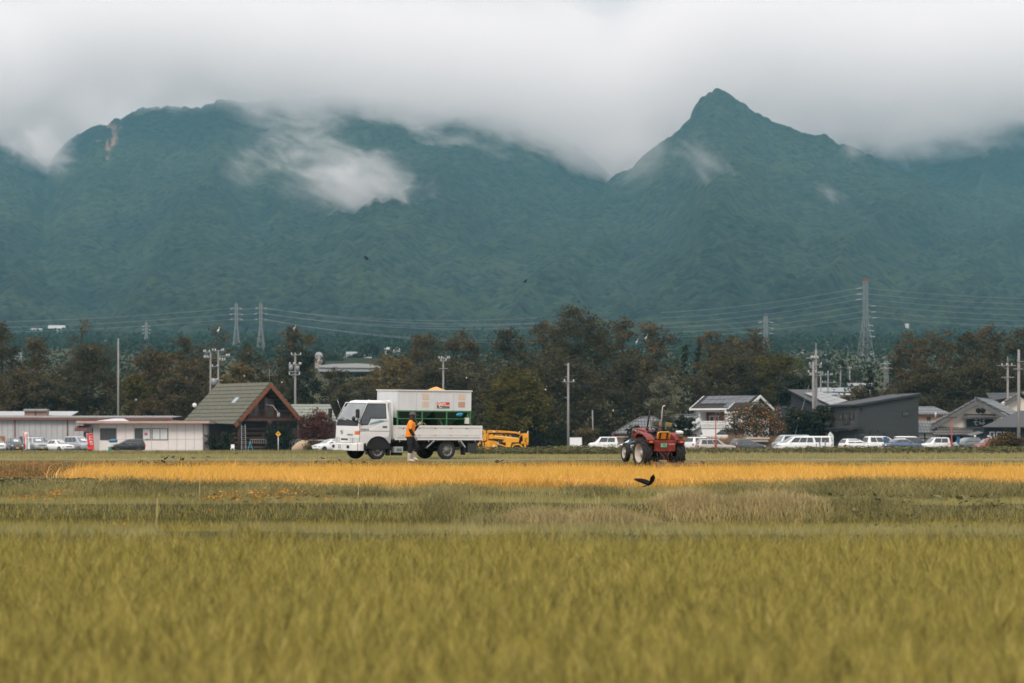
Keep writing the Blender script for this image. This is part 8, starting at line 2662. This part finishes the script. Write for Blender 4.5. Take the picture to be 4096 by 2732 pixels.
def pylon(label, px, ytop, D, wb, wt, levels, sides=(1, 1), red=False, base=None):
 k = S / D
 gz = float(ground_z(np.array([PX(px, D)]), np.array([D]))[0])
 H = PZ(ytop, D) - gz
 T = thing('lattice_pylon', label, 'pylon', (PX(px, D), D, gz), R(20), 'high voltage pylons')
 b, t = wb / k / 2, wt / k / 2
 th = 0.036 * D / 500.0
 m = MB()
 def half(z):
  u = z / H
  return b + (t - b) * min(1, u / 0.62) if u < 0.62 else t
 n = 11
 zs = [H * (1 - (1 - i / n) ** 1.25) for i in range(n + 1)]
 for i in range(n):
  z0, z1 = zs[i], zs[i + 1]
  h0, h1 = half(z0), half(z1)
  c0 = [(-h0, -h0, z0), (h0, -h0, z0), (h0, h0, z0), (-h0, h0, z0)]
  c1 = [(-h1, -h1, z1), (h1, -h1, z1), (h1, h1, z1), (-h1, h1, z1)]
  for j in range(4):
   m.bar(c0[j], c1[j], th * 1.3)
   m.bar(c0[j], c1[(j + 1) % 4], th * 0.75)
   m.bar(c0[(j + 1) % 4], c1[j], th * 0.75)
   m.bar(c1[j], c1[(j + 1) % 4], th * 0.75)
 m.build('lattice_tower', m_steel, T)
 if red:
  MB().box(-t * 1.3, t * 1.3, -t * 1.3, t * 1.3, H, H + 0.5).build('top_platform', mat('red_platform', (0.35, 0.05, 0.03), 0.6), T)
 else:
  mm = MB()
  for j in (-1, 1):
   mm.bar((j * t, 0, H), (0, 0, H + 2.2 * t), th)
  mm.build('peak', m_steel, T)
 ends = []
 for (py, reach) in levels:
  z = PZ(py, D) - gz
  for sg in (-1, 1):
   rr = reach if isinstance(reach, (int, float)) else reach[0 if sg < 0 else 1]
   if not rr:
    continue
   e = sg * rr / k
   h = half(z)
   a = MB()
   for y in (-h, h):
    a.bar((sg * h, y, z), (e, 0, z), th * 0.9)
    a.bar((sg * h, y, z + 1.6 * th * 4), (e, 0, z), th * 0.9)
   ar = a.build('crossarm', m_steel, T)
   i = MB()
   for d in (-1, 1):
    i.tube([(e, d * 0.1, z - 0.05), (e + 0.2 * sg, d * 1.6, z - 0.25)], 0.06 * D / 700, 6)
   i.build('insulator_string', m_porcelain, ar)
   ends.append((e, z))
 return T
pylon('tall red topped lattice pylon above the charcoal building', 3462, 1125, 1000, 66, 15, ((1152, (27, 0)), (1175, (27, 0)), (1197, (30, 0)), (1222, (0, 33)), (1246, (0, 34)), (1269, (0, 38)), (1300, (0, 22)), (1321, (0, 24)), (1344, (0, 30))), red=True)
pylon('smaller lattice pylon behind the trees over the white house', 3063, 1265, 1300, 34, 12, ((1288, 24), (1312, 28), (1333, 24)))
pylon('lattice pylon of the close pair nearer the log house antenna', 1043, 1215, 1250, 40, 9, ((1232, 16), (1254, 20), (1277, 18)))
pylon('lattice pylon of the close pair above the bare tree with an egret', 945, 1216, 1300, 38, 9, ((1233, 18), (1256, 22), (1276, 20)))
pylon('faint small lattice pylon above the golden brown tree', 585, 1292, 1700, 26, 7, ((1305, 12), (1318, 14), (1332, 12)))
pylon('thin lattice mast behind the charcoal building roof', 3545, 1445, 640, 16, 13, ((1452, 10), (1470, 9)))
def wire(label, pts, r, material, group, name='power_line', n=14):
 """a sagging cable through (px, py, D) points"""
 m = MB()
 for (a, b) in zip(pts[:-1], pts[1:]):
  p, q = P(*a[:3]), P(*b[:3])
  sag = a[3] if len(a) > 3 else 0.0
  path = [p.lerp(q, t) + Vector((0, 0, -sag * 4 * t * (1 - t))) for t in np.linspace(0, 1, n)]
  m.tube(path, r, 4, False)
 o = m.build(name, material, fix=False)
 return tag(o, label, 'cable', group)
m_hv = mat('pale_conductor', (0.25, 0.27, 0.28), 0.5)
HVL = 'high voltage lines strung between the pylons'
for k, (y0, y1, y2, y3) in enumerate(((1287, 1233, 1232, 1258), (1309, 1256, 1254, 1284), (1328, 1277, 1277, 1352))):
 wire('pale conductor sagging from the picture edge to the close pylon pair, %s' % ('highest', 'middle one', 'lowest')[k], [(-200, y0 + 3, 1500, 1.5), (928, y1, 1300, 0.4), (1026, y2, 1250)], 0.055, m_hv, HVL)
 wire('pale conductor running from the close pylon pair behind the tall trees, %s' % ('highest', 'middle one', 'lowest')[k], [(1060, y2, 1250, 3.0), (2150, y3 + 34 - 8 * k, 1200)], 0.055, m_hv, HVL)
 wire('second pale conductor of the %s level running behind the tall trees' % ('top', 'middle', 'bottom')[k], [(1060, y2 + 2, 1250, 3.0), (2150, y3 + 12 - 3 * k, 1230)], 0.045, m_hv, HVL)
for k, (y0, y1) in enumerate(((1214, 1152), (1236, 1175), (1258, 1197), (1275, 1222), (1294, 1246), (1312, 1269))):
 wire('pale conductor running up to the red topped pylon, %s from the top' % ('first', 'second', 'third', 'fourth', 'fifth', 'last')[k], [(2640, y0 + 36, 1250, 1.5), (3434 if k < 3 else 3452, y1, 1000)], 0.045, m_hv, HVL)
for k, (y0, y1) in enumerate(((1152, 1196), (1175, 1218), (1197, 1240), (1222, 1262), (1246, 1285), (1269, 1305))):
 wire('pale conductor leaving the red topped pylon toward the picture edge, %s from the top' % ('first', 'second', 'third', 'fourth', 'fifth', 'last')[k], [(3470 if k < 3 else 3496, y0, 1000, 1.0), (4300, y1, 1000)], 0.040, m_hv, HVL)
TW = 'thin dark service wires between the utility poles'
for k, (a, b, sg) in enumerate((((842, 1410, 396), (1181, 1420, 372), 1.2), ((900, 1424, 396), (1181, 1460, 372), 1.2), ((1181, 1430, 372), (1773, 1434, 390), 2.2), ((1200, 1500, 372), (2273, 1527, 344), 2.6), ((1181, 1510, 372), (2273, 1589, 344), 2.4),
        ((2273, 1457, 344), (3264, 1432, 362), 2.6), ((2273, 1530, 344), (3264, 1500, 362), 2.0), ((2273, 1640, 344), (3264, 1660, 362), 1.6), ((2290, 1527, 344), (3253, 1530, 361), 2.2), ((3264, 1434, 362), (4031, 1580, 382), 1.0),
        ((3264, 1500, 362), (4075, 1600, 341), 1.2), ((3270, 1432, 362), (3312, 1500, 520), 0.3), ((-100, 1470, 398), (473, 1410, 398), 1.4), ((473, 1420, 398), (842, 1430, 396), 1.2), ((4031, 1510, 382), (4300, 1480, 382), 0.4),
        ((1773, 1474, 390), (2273, 1506, 344), 1.6))):
 wire('thin dark service wire strung between the utility poles', [(*a, sg), b], 0.016, m_wire, TW, name='service_wire')
wire('steep stay wire with a white ball anchoring the roadside pole', [(3236, 1540, 361, 0), (3172, 1768, 352)], 0.02, m_steel, 'stay wires', name='stay_wire')
for (px, py, D, lab) in ((3195, 1674, 355, 'white ball on the steep stay wire by the roadside pole'), (2140, 1520, 360, 'white marker ball on a wire over the yellow green tree'), (2182, 1558, 358, 'lower white marker ball on a wire beside the concrete pole'),
       (1866, 1511, 372, 'white marker ball on a wire above the container end'), (2453, 1642, 348, 'white marker ball on the low wire between concrete pole and tractor'), (977, 1504, 390, 'white marker ball over the log house ridge'), (544, 1599, 395, 'white marker ball in front of the trees above the prefab'), (1127, 1529, 385, 'white marker ball beside the log house antenna')):
 tag(MB().lathe([(0.001, 0.09), (0.06, 0.07), (0.09, 0.0), (0.06, -0.07), (0.001, -0.09)], tuple(P(px, py, D)), 'Z', 10).build('marker_ball', m_porcelain), lab, 'marker', 'white balls on the wires')
# ================================================================== signs, flags, posts, garden bits, birds
# yellow T-junction sign
s = Site(1113, 330)
T = thing('junction_sign', 'yellow diamond road sign with a black T on a white post', 'sign', s.loc())
MB().tube([(0, 0, -0.1), (0, 0, s.Z(1724))], 0.045, 8).build('post', m_trimwhite, T)
a = s.Z(1736)
r_ = 12.2 / s.k
sd = MB().prism([(0, a - r_), (r_, a), (0, a + r_), (-r_, a)], -0.09, -0.06, 'XZ').build('sign_plate', mat('sign_black', (0.012, 0.012, 0.012), 0.5), T)
MB().prism([(0, a - r_ * .90), (r_ * .90, a), (0, a + r_ * .90), (-r_ * .90, a)], -0.10, -0.091, 'XZ').build('sign_face', mat('sign_yellow', (0.85, 0.42, 0.01), 0.45), sd)
MB().box(-0.16, 0.16, -0.112, -0.101, a + 0.05, a + 0.115).box(-0.034, 0.034, -0.112, -0.101, a - 0.15, a + 0.049).build('symbol', mat('sign_black', (0.012, 0.012, 0.012), 0.5), sd)
# tall flags
def flag(label, px, ya, yb, w, D, fields, letters, lean=0.0):
 s = Site(px, D)
 T = thing('banner_flag', label, 'flag', s.loc(), 0, 'advertising banners by the car park')
 MB().tube([(0, 0, -0.1), (0, 0, s.Z(ya) + 0.1)], 0.02, 6).tube([(0, 0, s.Z(ya) + 0.05), (w, 0, s.Z(ya) + 0.05)], 0.012, 5).build('pole', m_trimwhite, T)
 n = 12
 for (x0, x1, m, nm, y) in fields:
  g = []
  for j in range(n + 1):
   z = s.Z(yb) + (s.Z(ya) - s.Z(yb)) * j / n
   g.append([(x0 + lean * (1 - j / n), y + 0.05 * math.sin(j * 1.1 + x0 * 4), z), (x1 + lean * (1 - j / n), y + 0.05 * math.sin(j * 1.1 + x1 * 4 + 0.6), z)])
  m_ = MB()
  vs = [p for r in g for p in r] + [(p[0], p[1] + 0.012, p[2]) for r in g for p in r]
  k = 2 * (n + 1)
  fs = [(2 * j, 2 * j + 1, 2 * j + 3, 2 * j + 2) for j in range(n)] + [(k + 2 * j + 2, k + 2 * j + 3, k + 2 * j + 1, k + 2 * j) for j in range(n)]
  fs += [(2 * j, 2 * j + 2, k + 2 * j + 2, k + 2 * j) for j in range(n)] + [(2 * j + 3, 2 * j + 1, k + 2 * j + 1, k + 2 * j + 3) for j in range(n)]
  m_.add(vs, fs)
  c = m_.build(nm, m, T)
 for (ch, x, y, sz, m) in letters:
  text_mesh('lettering', ch, sz, m, c, (x + lean * 0.5, -0.10, s.Z(y)), (R(90), 0, 0), 0.004, bold=0.008)
m_flagw = mat('white_cloth', (0.74, 0.74, 0.75), 0.8, var=0.04)
m_flagr = mat('red_cloth', (0.62, 0.035, 0.025), 0.8, var=0.1)
m_flagk = mat('flag_ink', (0.05, 0.05, 0.07), 0.7)
flag('white banner flag with a red edge and dark vertical characters beside the off-roader', 93, 1729, 1797, 0.62, 334, [(0.0, 0.12, m_flagr, 'red_edge', -0.02), (0.12, 0.62, m_flagw, 'cloth', -0.02)],
  [('カ', 0.36, 1756, 0.34, m_flagk), ('ー', 0.36, 1765, 0.30, m_flagk), ('リ', 0.36, 1774, 0.32, m_flagk), ('ー', 0.36, 1783, 0.30, m_flagk), ('ス', 0.36, 1792, 0.32, m_flagk), ('O', 0.36, 1742, 0.42, m_flagr)], 0.18)
flag('red banner flag with white characters leaning behind the silver minivan', 347, 1735, 1798, 0.74, 336, [(0.0, 0.74, m_flagr, 'cloth', -0.02)], [('に', 0.42, 1752, 0.55, m_flagw), ('ち', 0.46, 1772, 0.55, m_flagw)], 0.16)
# blue cloth bundle on the green bin beside the black hatchback
s = Site(455, 334)
T = thing('tarp_bundle', 'blue tarpaulin bundle tied on a slim post beside the black hatchback', 'tarp', s.loc())
MB().tube([(0.35, 0, -0.05), (0.30, 0, s.Z(1760))], 0.03, 6).build('post', m_steel, T)
tb = MB()
rr_ = []
for x, r_ in ((-0.58, 0.10), (-0.50, 0.20), (-0.2, 0.24), (0.1, 0.22), (0.35, 0.20), (0.44, 0.08)):
 rr_.append([(x, r_ * math.cos(a), s.Z(1763) + r_ * 0.95 * math.sin(a) + 0.05 * x + 0.02 * math.sin(5 * a + x * 9)) for a in [2 * math.pi * k / 12 for k in range(12)]])
tb.loft(rr_, True, True).build('cloth', mat('blue_tarp', (0.035, 0.14, 0.24), 0.6, var=0.25, scale=4), T)
s = Site(440, 334)
T = thing('green_bin', 'small green bin half sunk in the grass near the black hatchback', 'bin', s.loc())
MB().loft([[(-.16, -.16, 0), (.16, -.16, 0), (.16, .16, 0), (-.16, .16, 0)], [(-.2, -.2, .5), (.2, -.2, .5), (.2, .2, .5), (-.2, .2, .5)]], True).build('body', mat('green_plastic', (0.04, 0.22, 0.16), 0.5), T)
MB().cbox((0, 0, .53), (.44, .44, .06)).build('lid', mat('green_plastic', (0.04, 0.22, 0.16), 0.5), T)
# ladder against the log house
s = Site(968, 345)
T = thing('ladder', 'pale aluminium ladder leaning on the log house eave', 'ladder', s.loc())
l = MB()
p0, p1, q0, q1 = s.p(966, 1805, 0), s.p(984, 1805, 0), s.p(962, 1698, 1.2), s.p(977, 1698, 1.2)
MB().bar(p0, q0, 0.05).build('rail', m_steel, T)
MB().bar(p1, q1, 0.05).build('rail', m_steel, T)
for k in range(12):
 MB().bar(p0.lerp(q0, (k + .5) / 12.5), p1.lerp(q1, (k + .5) / 12.5), 0.035).build('rung', m_steel, T)
s = Site(1003, 338)
T = thing('sawhorse', 'teal painted A-frame standing in the log house garden', 'frame', s.loc())
for x in (-0.35, 0.3):
 MB().bar((x, -0.2, 0), (-0.08, 0.0, s.Z(1765)), 0.06).build('leg', mat('teal_paint', (0.04, 0.26, 0.30), 0.5), T)
MB().bar((-0.22, -0.1, 0.55), (0.16, -0.1, 0.55), 0.05).build('brace', mat('teal_paint', (0.04, 0.26, 0.30), 0.5), T)
s = Site(930, 337)
T = thing('garden_chair', 'small white plastic chair in the log house garden', 'chair', s.loc())
MB().cbox((0, 0, 0.40), (0.42, 0.40, 0.05)).build('seat', m_trimwhite, T)
MB().cbox((0, 0.20, 0.66), (0.42, 0.05, 0.42)).build('backrest', m_trimwhite, T)
for x in (-0.18, 0.18):
 for y in (-0.17, 0.17):
  MB().box(x - 0.025, x + 0.025, y - 0.025, y + 0.025, 0, 0.375).build('leg', m_trimwhite, T)
s = Site(1030, 340)
T = thing('garden_fence', 'low pale rail fence at the foot of the log house', 'fence', s.loc())
for px in range(1000, 1064, 9):
 s.box(px, px + 1.5, 1758, 1775, 0, 0.05).build('picket', m_pole, T)
s.box(1000, 1060, 1757, 1759, -0.05, -0.002).build('rail', m_pole, T)
# hoop frame, tarp and rack by the red shrub
s = Site(1170, 345)
T = thing('hoop_frame', 'bare steel hoop frame of a polytunnel beside the junction sign', 'polytunnel', s.loc())
for k in range(8):
 x = s.X(1131 + k * 10.5)
 hp = MB().tube([(x - 0.4 + 1.1 * (1 - math.cos(math.pi * t)) * 0.25, -1.2 + 2.4 * t, 1.5 * math.sin(math.pi * t) ** 0.55 + 0.0) for t in np.linspace(0, 1, 12)], 0.03, 5)
 hp.build('hoop', m_steel, T)
MB().tube([(s.X(1129), 0, 1.52), (s.X(1206), 0, 1.52)], 0.025, 5).build('ridge_bar', m_steel, T)
s = Site(1205, 338)
T = thing('tarp_heap', 'tan tarpaulin covered heap beside the hoop frame', 'tarp', s.loc())
hp = MB()
rr_ = []
for x, h in ((-1.1, 0.5), (-0.6, 1.05), (0.1, 1.4), (0.8, 1.35), (1.2, 0.9)):
 rr_.append([(x, -0.9, 0.0), (x, -0.6, h * 0.8), (x, 0.0, h), (x, 0.6, h * 0.8), (x, 0.9, 0.0)])
hp.loft(rr_, True, True).build('cover', mat('tan_tarp', (0.40, 0.29, 0.19), 0.8, var=0.12, scale=1.5), T)
s = Site(1268, 342)
T = thing('timber_rack', 'dark open timber rack behind the white car', 'rack', s.loc())
for px in (1238, 1254, 1300, 1316):
 MB().box(s.X(px) - 0.06, s.X(px) + 0.06, -0.05, 0.06, 0, s.Z(1762)).build('post', m_logbeam, T)
MB().box(s.X(1232), s.X(1325), -0.3, 1.2, s.Z(1763), s.Z(1759)).build('shelf_roof', mat('rack_sheet', (0.42, 0.41, 0.40), 0.6), T)
MB().bar(s.p(1238, 1800, 0), s.p(1256, 1764, 0), 0.08).build('brace', m_logbeam, T)
# notice panel by the concrete pole
s = Site(2302, 336)
T = thing('notice_panel', 'plain white notice panel on short legs beside the concrete pole', 'sign', s.loc())
s.box(2279, 2327, 1750, 1787, -0.05, 0.05).build('board', mat('panel_white', (0.74, 0.75, 0.76), 0.6, var=0.05), T)
fr = MB()
s.box(2277.5, 2328.5, 1748.3, 1749.8, -0.07, 0.07, fr)
s.box(2327.2, 2328.6, 1749.9, 1790, -0.07, 0.07, fr)
fr.build('frame', m_fascia, T)
for px in (2284, 2322):
 s.box(px - 1.5, px + 1.5, 1787.2, 1808, -0.04, 0.04).build('leg', m_pole, T)
# red lamp posts with twin floodlights
for px, ytop, lab in ((2863, 1652, 'red lamp post with twin floodlights in front of the white house'), (3807, 1660, 'red lamp post with a flat bar top in front of the restaurant')):
 D = 330
 s = Site(px, D)
 T = thing('red_lamp_post', lab, 'lamp post', s.loc(), 0, 'red lamp posts')
 MB().tube([(0, 0, -0.1), (0, 0, s.Z(1767)), (0, 0, s.Z(1763)), (-0.02, 0, s.Z(ytop + 14))], [0.11, 0.11, 0.07, 0.06], 10).build('post', m_redpost, T)
 MB().box(-0.52, 0.52, -0.12, 0.12, s.Z(ytop + 12.5), s.Z(ytop + 7)).build('crossbar', mat('brown_bar', (0.055, 0.045, 0.04), 0.6), T)
 if px < 3000:
  for x in (0.02, 0.45):
   MB().cbox((x, -0.05, s.Z(ytop + 2)), (0.20, 0.24, 0.16), (R(25), 0, R(20))).tube([(x, 0, s.Z(ytop + 7)), (x, 0, s.Z(ytop + 3))], 0.02, 5).build('floodlight', m_black, T)
 MB().cbox((0, 0, s.Z(1792)), (0.9, 0.5, 0.2)).build('base', m_redpost, T)
# tall shop sign
s = Site(3322, 340)
T = thing('pillar_sign', 'tall pale green house shaped pillar sign beside the charcoal building', 'sign', s.loc())
q = [(s.X(3311), 0), (s.X(3334), 0), (s.X(3334), s.Z(1743)), (s.X(3321), s.Z(1727)), (s.X(3311), s.Z(1741))]
sb = MB().prism(q, -0.12, 0.12, 'XZ').build('board', mat('mint_white', (0.55, 0.66, 0.62), 0.6), T)
m_sgn = mat('sign_dark_green', (0.06, 0.12, 0.11), 0.6)
text_mesh('sign_lettering', 'sempo', 0.24, m_sgn, sb, (s.X(3321), -0.125, s.Z(1761)), (R(90), 0, 0), 0.004, bold=0.004)
text_mesh('sign_lettering', 'パスタの店', 0.10, m_sgn, sb, (s.X(3321), -0.125, s.Z(1753)), (R(90), 0, 0), 0.003)
MB().cbox((s.X(3321), -0.13, s.Z(1742)), (0.03, 0.012, 0.14)).cbox((s.X(3321), -0.131, s.Z(1741)), (0.11, 0.012, 0.03)).build('sign_mark', m_sgn, sb)
MB().prism([(s.X(3317), s.Z(1779)), (s.X(3325), s.Z(1779)), (s.X(3322), s.Z(1776)), (s.X(3321.5), s.Z(1769)), (s.X(3319.5), s.Z(1772)), (s.X(3320), s.Z(1776))], -0.135, -0.122, 'XZ').build('sign_mark', m_sgn, sb)
MB().slab(s.p(3334, 1743, -0.14), s.p(3321, 1726.5, -0.14), s.p(3321, 1726.5, 0.14), s.p(3334, 1743, 0.14), 0.05).build('cap', mat('brown_cap', (0.09, 0.06, 0.05), 0.6), T)
# blue nobori like rolled signs and the red white board
for px, ya, yb, lab in ((3541, 1747, 1776, 'blue hanging sign above the roofs of the parked cars'), (3833, 1747, 1774, 'blue hanging sign beside the red restaurant lamp post')):
 s = Site(px, 332)
 T = thing('blue_sign', lab, 'sign', s.loc(), 0, 'blue hanging signs')
 MB().loft([[(-0.19, -0.06, s.Z(ya)), (0.19, -0.06, s.Z(ya)), (0.19, 0.06, s.Z(ya)), (-0.19, 0.06, s.Z(ya))], [(-0.19, -0.06, s.Z(yb - 8)), (0.19, -0.06, s.Z(yb - 8)), (0.19, 0.06, s.Z(yb - 8)), (-0.19, 0.06, s.Z(yb - 8))],
    [(-0.10, -0.05, s.Z(yb)), (0.10, -0.05, s.Z(yb)), (0.10, 0.05, s.Z(yb)), (-0.10, 0.05, s.Z(yb))]], True).build('panel', mat('blue_panel', (0.015, 0.10, 0.20), 0.5), T)
 MB().tube([(0, 0, 0), (0, 0, s.Z(yb))], 0.03, 6).build('post', m_steel, T)
s = Site(3797, 333)
T = thing('red_white_board', 'small red and white menu board at the restaurant entrance', 'sign', s.loc())
bd = s.box(3790, 3804, 1774, 1806, -0.06, 0.06).build('board', m_flagr, T)
s.box(3791, 3803, 1777, 1792, -0.075, -0.061).build('panel', mat('board_paper', (0.66, 0.62, 0.62), 0.7), bd)
s = Site(3280, 332)
T = thing('teal_flag', 'small furled teal flag between the white vans', 'flag', s.loc())
MB().tube([(0, 0, 0), (-0.06, 0, s.Z(1768))], 0.02, 5).build('pole', m_steel, T)
MB().prism([(-0.14, s.Z(1769)), (0.02, s.Z(1770)), (0.10, s.Z(1792)), (0.0, s.Z(1794))], -0.04, 0.04, 'XZ').build('cloth', mat('teal_cloth', (0.04, 0.20, 0.24), 0.7), T)
s = Site(3301, 336)
T = thing('white_post', 'short pale gate post beside the pillar sign', 'post', s.loc())
MB().box(-0.07, 0.07, -0.07, 0.07, 0, s.Z(1762)).build('shaft', m_pole, T)
MB().box(-0.1, 0.1, -0.1, 0.1, s.Z(1762) + 0.003, s.Z(1760)).build('cap', m_pole, T)
# brown feeder box on the meadow
tag(MB().cbox((PX(946, 140), 140, 0.10), (0.16, 0.12, 0.12)).build('feed_box', m_black, bevel=0.02), 'little black box lying on the meadow before the log house', 'box')
# ---------------------------------------------------------------- birds
def bird(label, px, py, D, span, wing, material, yaw, roll=0.0, pitch=0.0, name='crow'):
 """one continuous body: fuselage loft with swept wings and a fanned tail (x forward)"""
 m = MB()
 L = span * 0.50
 rings = []
 for x, r_, zz in ((0.52, 0.006, 0.0), (0.44, 0.035, 0.005), (0.36, 0.055, 0.012), (0.25, 0.062, 0.008), (0.05, 0.090, -0.01), (-0.15, 0.075, -0.01), (-0.30, 0.040, 0.0), (-0.34, 0.03, 0.0)):
  rings.append([(x * L, r_ * L * 1.35 * math.cos(a), zz * L + r_ * L * 1.3 * math.sin(a)) for a in [2 * math.pi * k / 12 for k in range(12)]])
 m.loft(rings, True, True)
 t = 0.006 * span
 m.add([(-0.26 * L, -0.05 * L, t), (-0.26 * L, 0.05 * L, t), (-0.62 * L, 0.15 * L, t), (-0.66 * L, 0, t), (-0.62 * L, -0.15 * L, t), (-0.26 * L, -0.05 * L, -t), (-0.26 * L, 0.05 * L, -t), (-0.62 * L, 0.15 * L, -t), (-0.66 * L, 0, -t), (-0.62 * L, -0.15 * L, -t)],
   [(0, 1, 2, 3, 4), (9, 8, 7, 6, 5), (0, 5, 6, 1), (1, 6, 7, 2), (2, 7, 8, 3), (3, 8, 9, 4), (4, 9, 5, 0)])
 for sg, lift in ((-1, wing[0]), (1, wing[1])):
  st = []
  for u, ch0, ch1, up in ((0.0, 0.28, -0.28, 0.0), (0.22, 0.34, -0.26, 0.45), (0.45, 0.30, -0.32, 0.80), (0.70, 0.12, -0.42, 1.0), (0.88, -0.06, -0.44, 1.02), (1.0, -0.26, -0.46, 0.97)):
   y = sg * (0.03 * L + u * span / 2 * math.cos(lift))
   z = 0.02 * L + up * u * span / 2 * math.sin(lift)
   st.append([(ch0 * L, y, z), (ch0 * L * 0.5 + ch1 * L * 0.5, y, z + t * 2 * (1 - u)), (ch1 * L, y, z - t), (ch0 * L * 0.5 + ch1 * L * 0.5, y, z - t)])
  m.loft(st, True, True)
  for k in range(4):
   y0 = sg * (0.03 * L + 0.93 * span / 2 * math.cos(lift))
   z0 = 0.02 * L + 0.92 * span / 2 * math.sin(lift)
   y1 = sg * (0.03 * L + (1.10 - 0.03 * k) * span / 2 * math.cos(lift))
   z1 = 0.02 * L + (1.06 - 0.02 * k) * span / 2 * math.sin(lift)
   m.bar((-0.12 * L - k * 0.035 * L, y0, z0), (-0.22 * L - k * 0.07 * L, y1, z1), 0.035 * L, 0.008 * L)
 o = m.build(name, material)
 o.location = P(px, py, D)
 o.rotation_euler = (roll, pitch, yaw)
 return tag(o, label, 'bird')
m_crow = mat('crow_black', (0.004, 0.004, 0.005), 0.85, spec=0.15, var=0.3, scale=8)
bird('black crow gliding low over the grass before the rice', 2598, 1934, 62.0, 0.64, (R(42), R(28)), m_crow, R(46), R(-3), R(-20))
bird('small dark kite soaring before the lower mountain slope', 1467, 1036, 400, 1.25, (R(12), R(16)), m_crow, R(20), R(30), 0, name='kite_bird')
bird('tiny dark bird flying above the trees in mid picture', 2100, 1128, 420, 0.95, (R(20), R(20)), m_crow, R(200), R(25), 0, name='kite_bird')
m_egret = mat('egret_white', (0.80, 0.79, 0.76), 0.7)
def egret(label, px, py, D):
 m = MB()
 rings = []
 for x, z, r_ in ((-0.26, -0.16, 0.01), (-0.20, -0.10, 0.06), (-0.06, 0.0, 0.13), (0.08, 0.10, 0.12), (0.15, 0.20, 0.06), (0.12, 0.32, 0.035), (0.15, 0.42, 0.03), (0.20, 0.47, 0.045), (0.27, 0.465, 0.02), (0.40, 0.45, 0.004)):
  rings.append([(x, r_ * math.cos(a), z + r_ * math.sin(a)) for a in [2 * math.pi * k / 10 for k in range(10)]])
 m.loft(rings, True, True)
 m.tube([(0.0, -0.03, -0.05), (0.02, -0.03, -0.45)], 0.012, 5).tube([(0.0, 0.03, -0.05), (0.02, 0.03, -0.45)], 0.012, 5)
 o = m.build('egret', m_egret)
 o.location = P(px, py, D)
 o.rotation_euler = (0, 0, random.uniform(-1, 1))
 tag(o, label, 'bird', 'white egrets perched in the trees')
egret('white egret perched on the bare spreading tree beside the pylons', 873, 1322, 434)
egret('white egret perched on top of the tall fine tree', 1177, 1314, 434)
egret('white egret perched in the tall brown tree of the middle group', 2547, 1368, 428)
egret('second white egret perched just above the other in the middle group', 2584, 1352, 428)
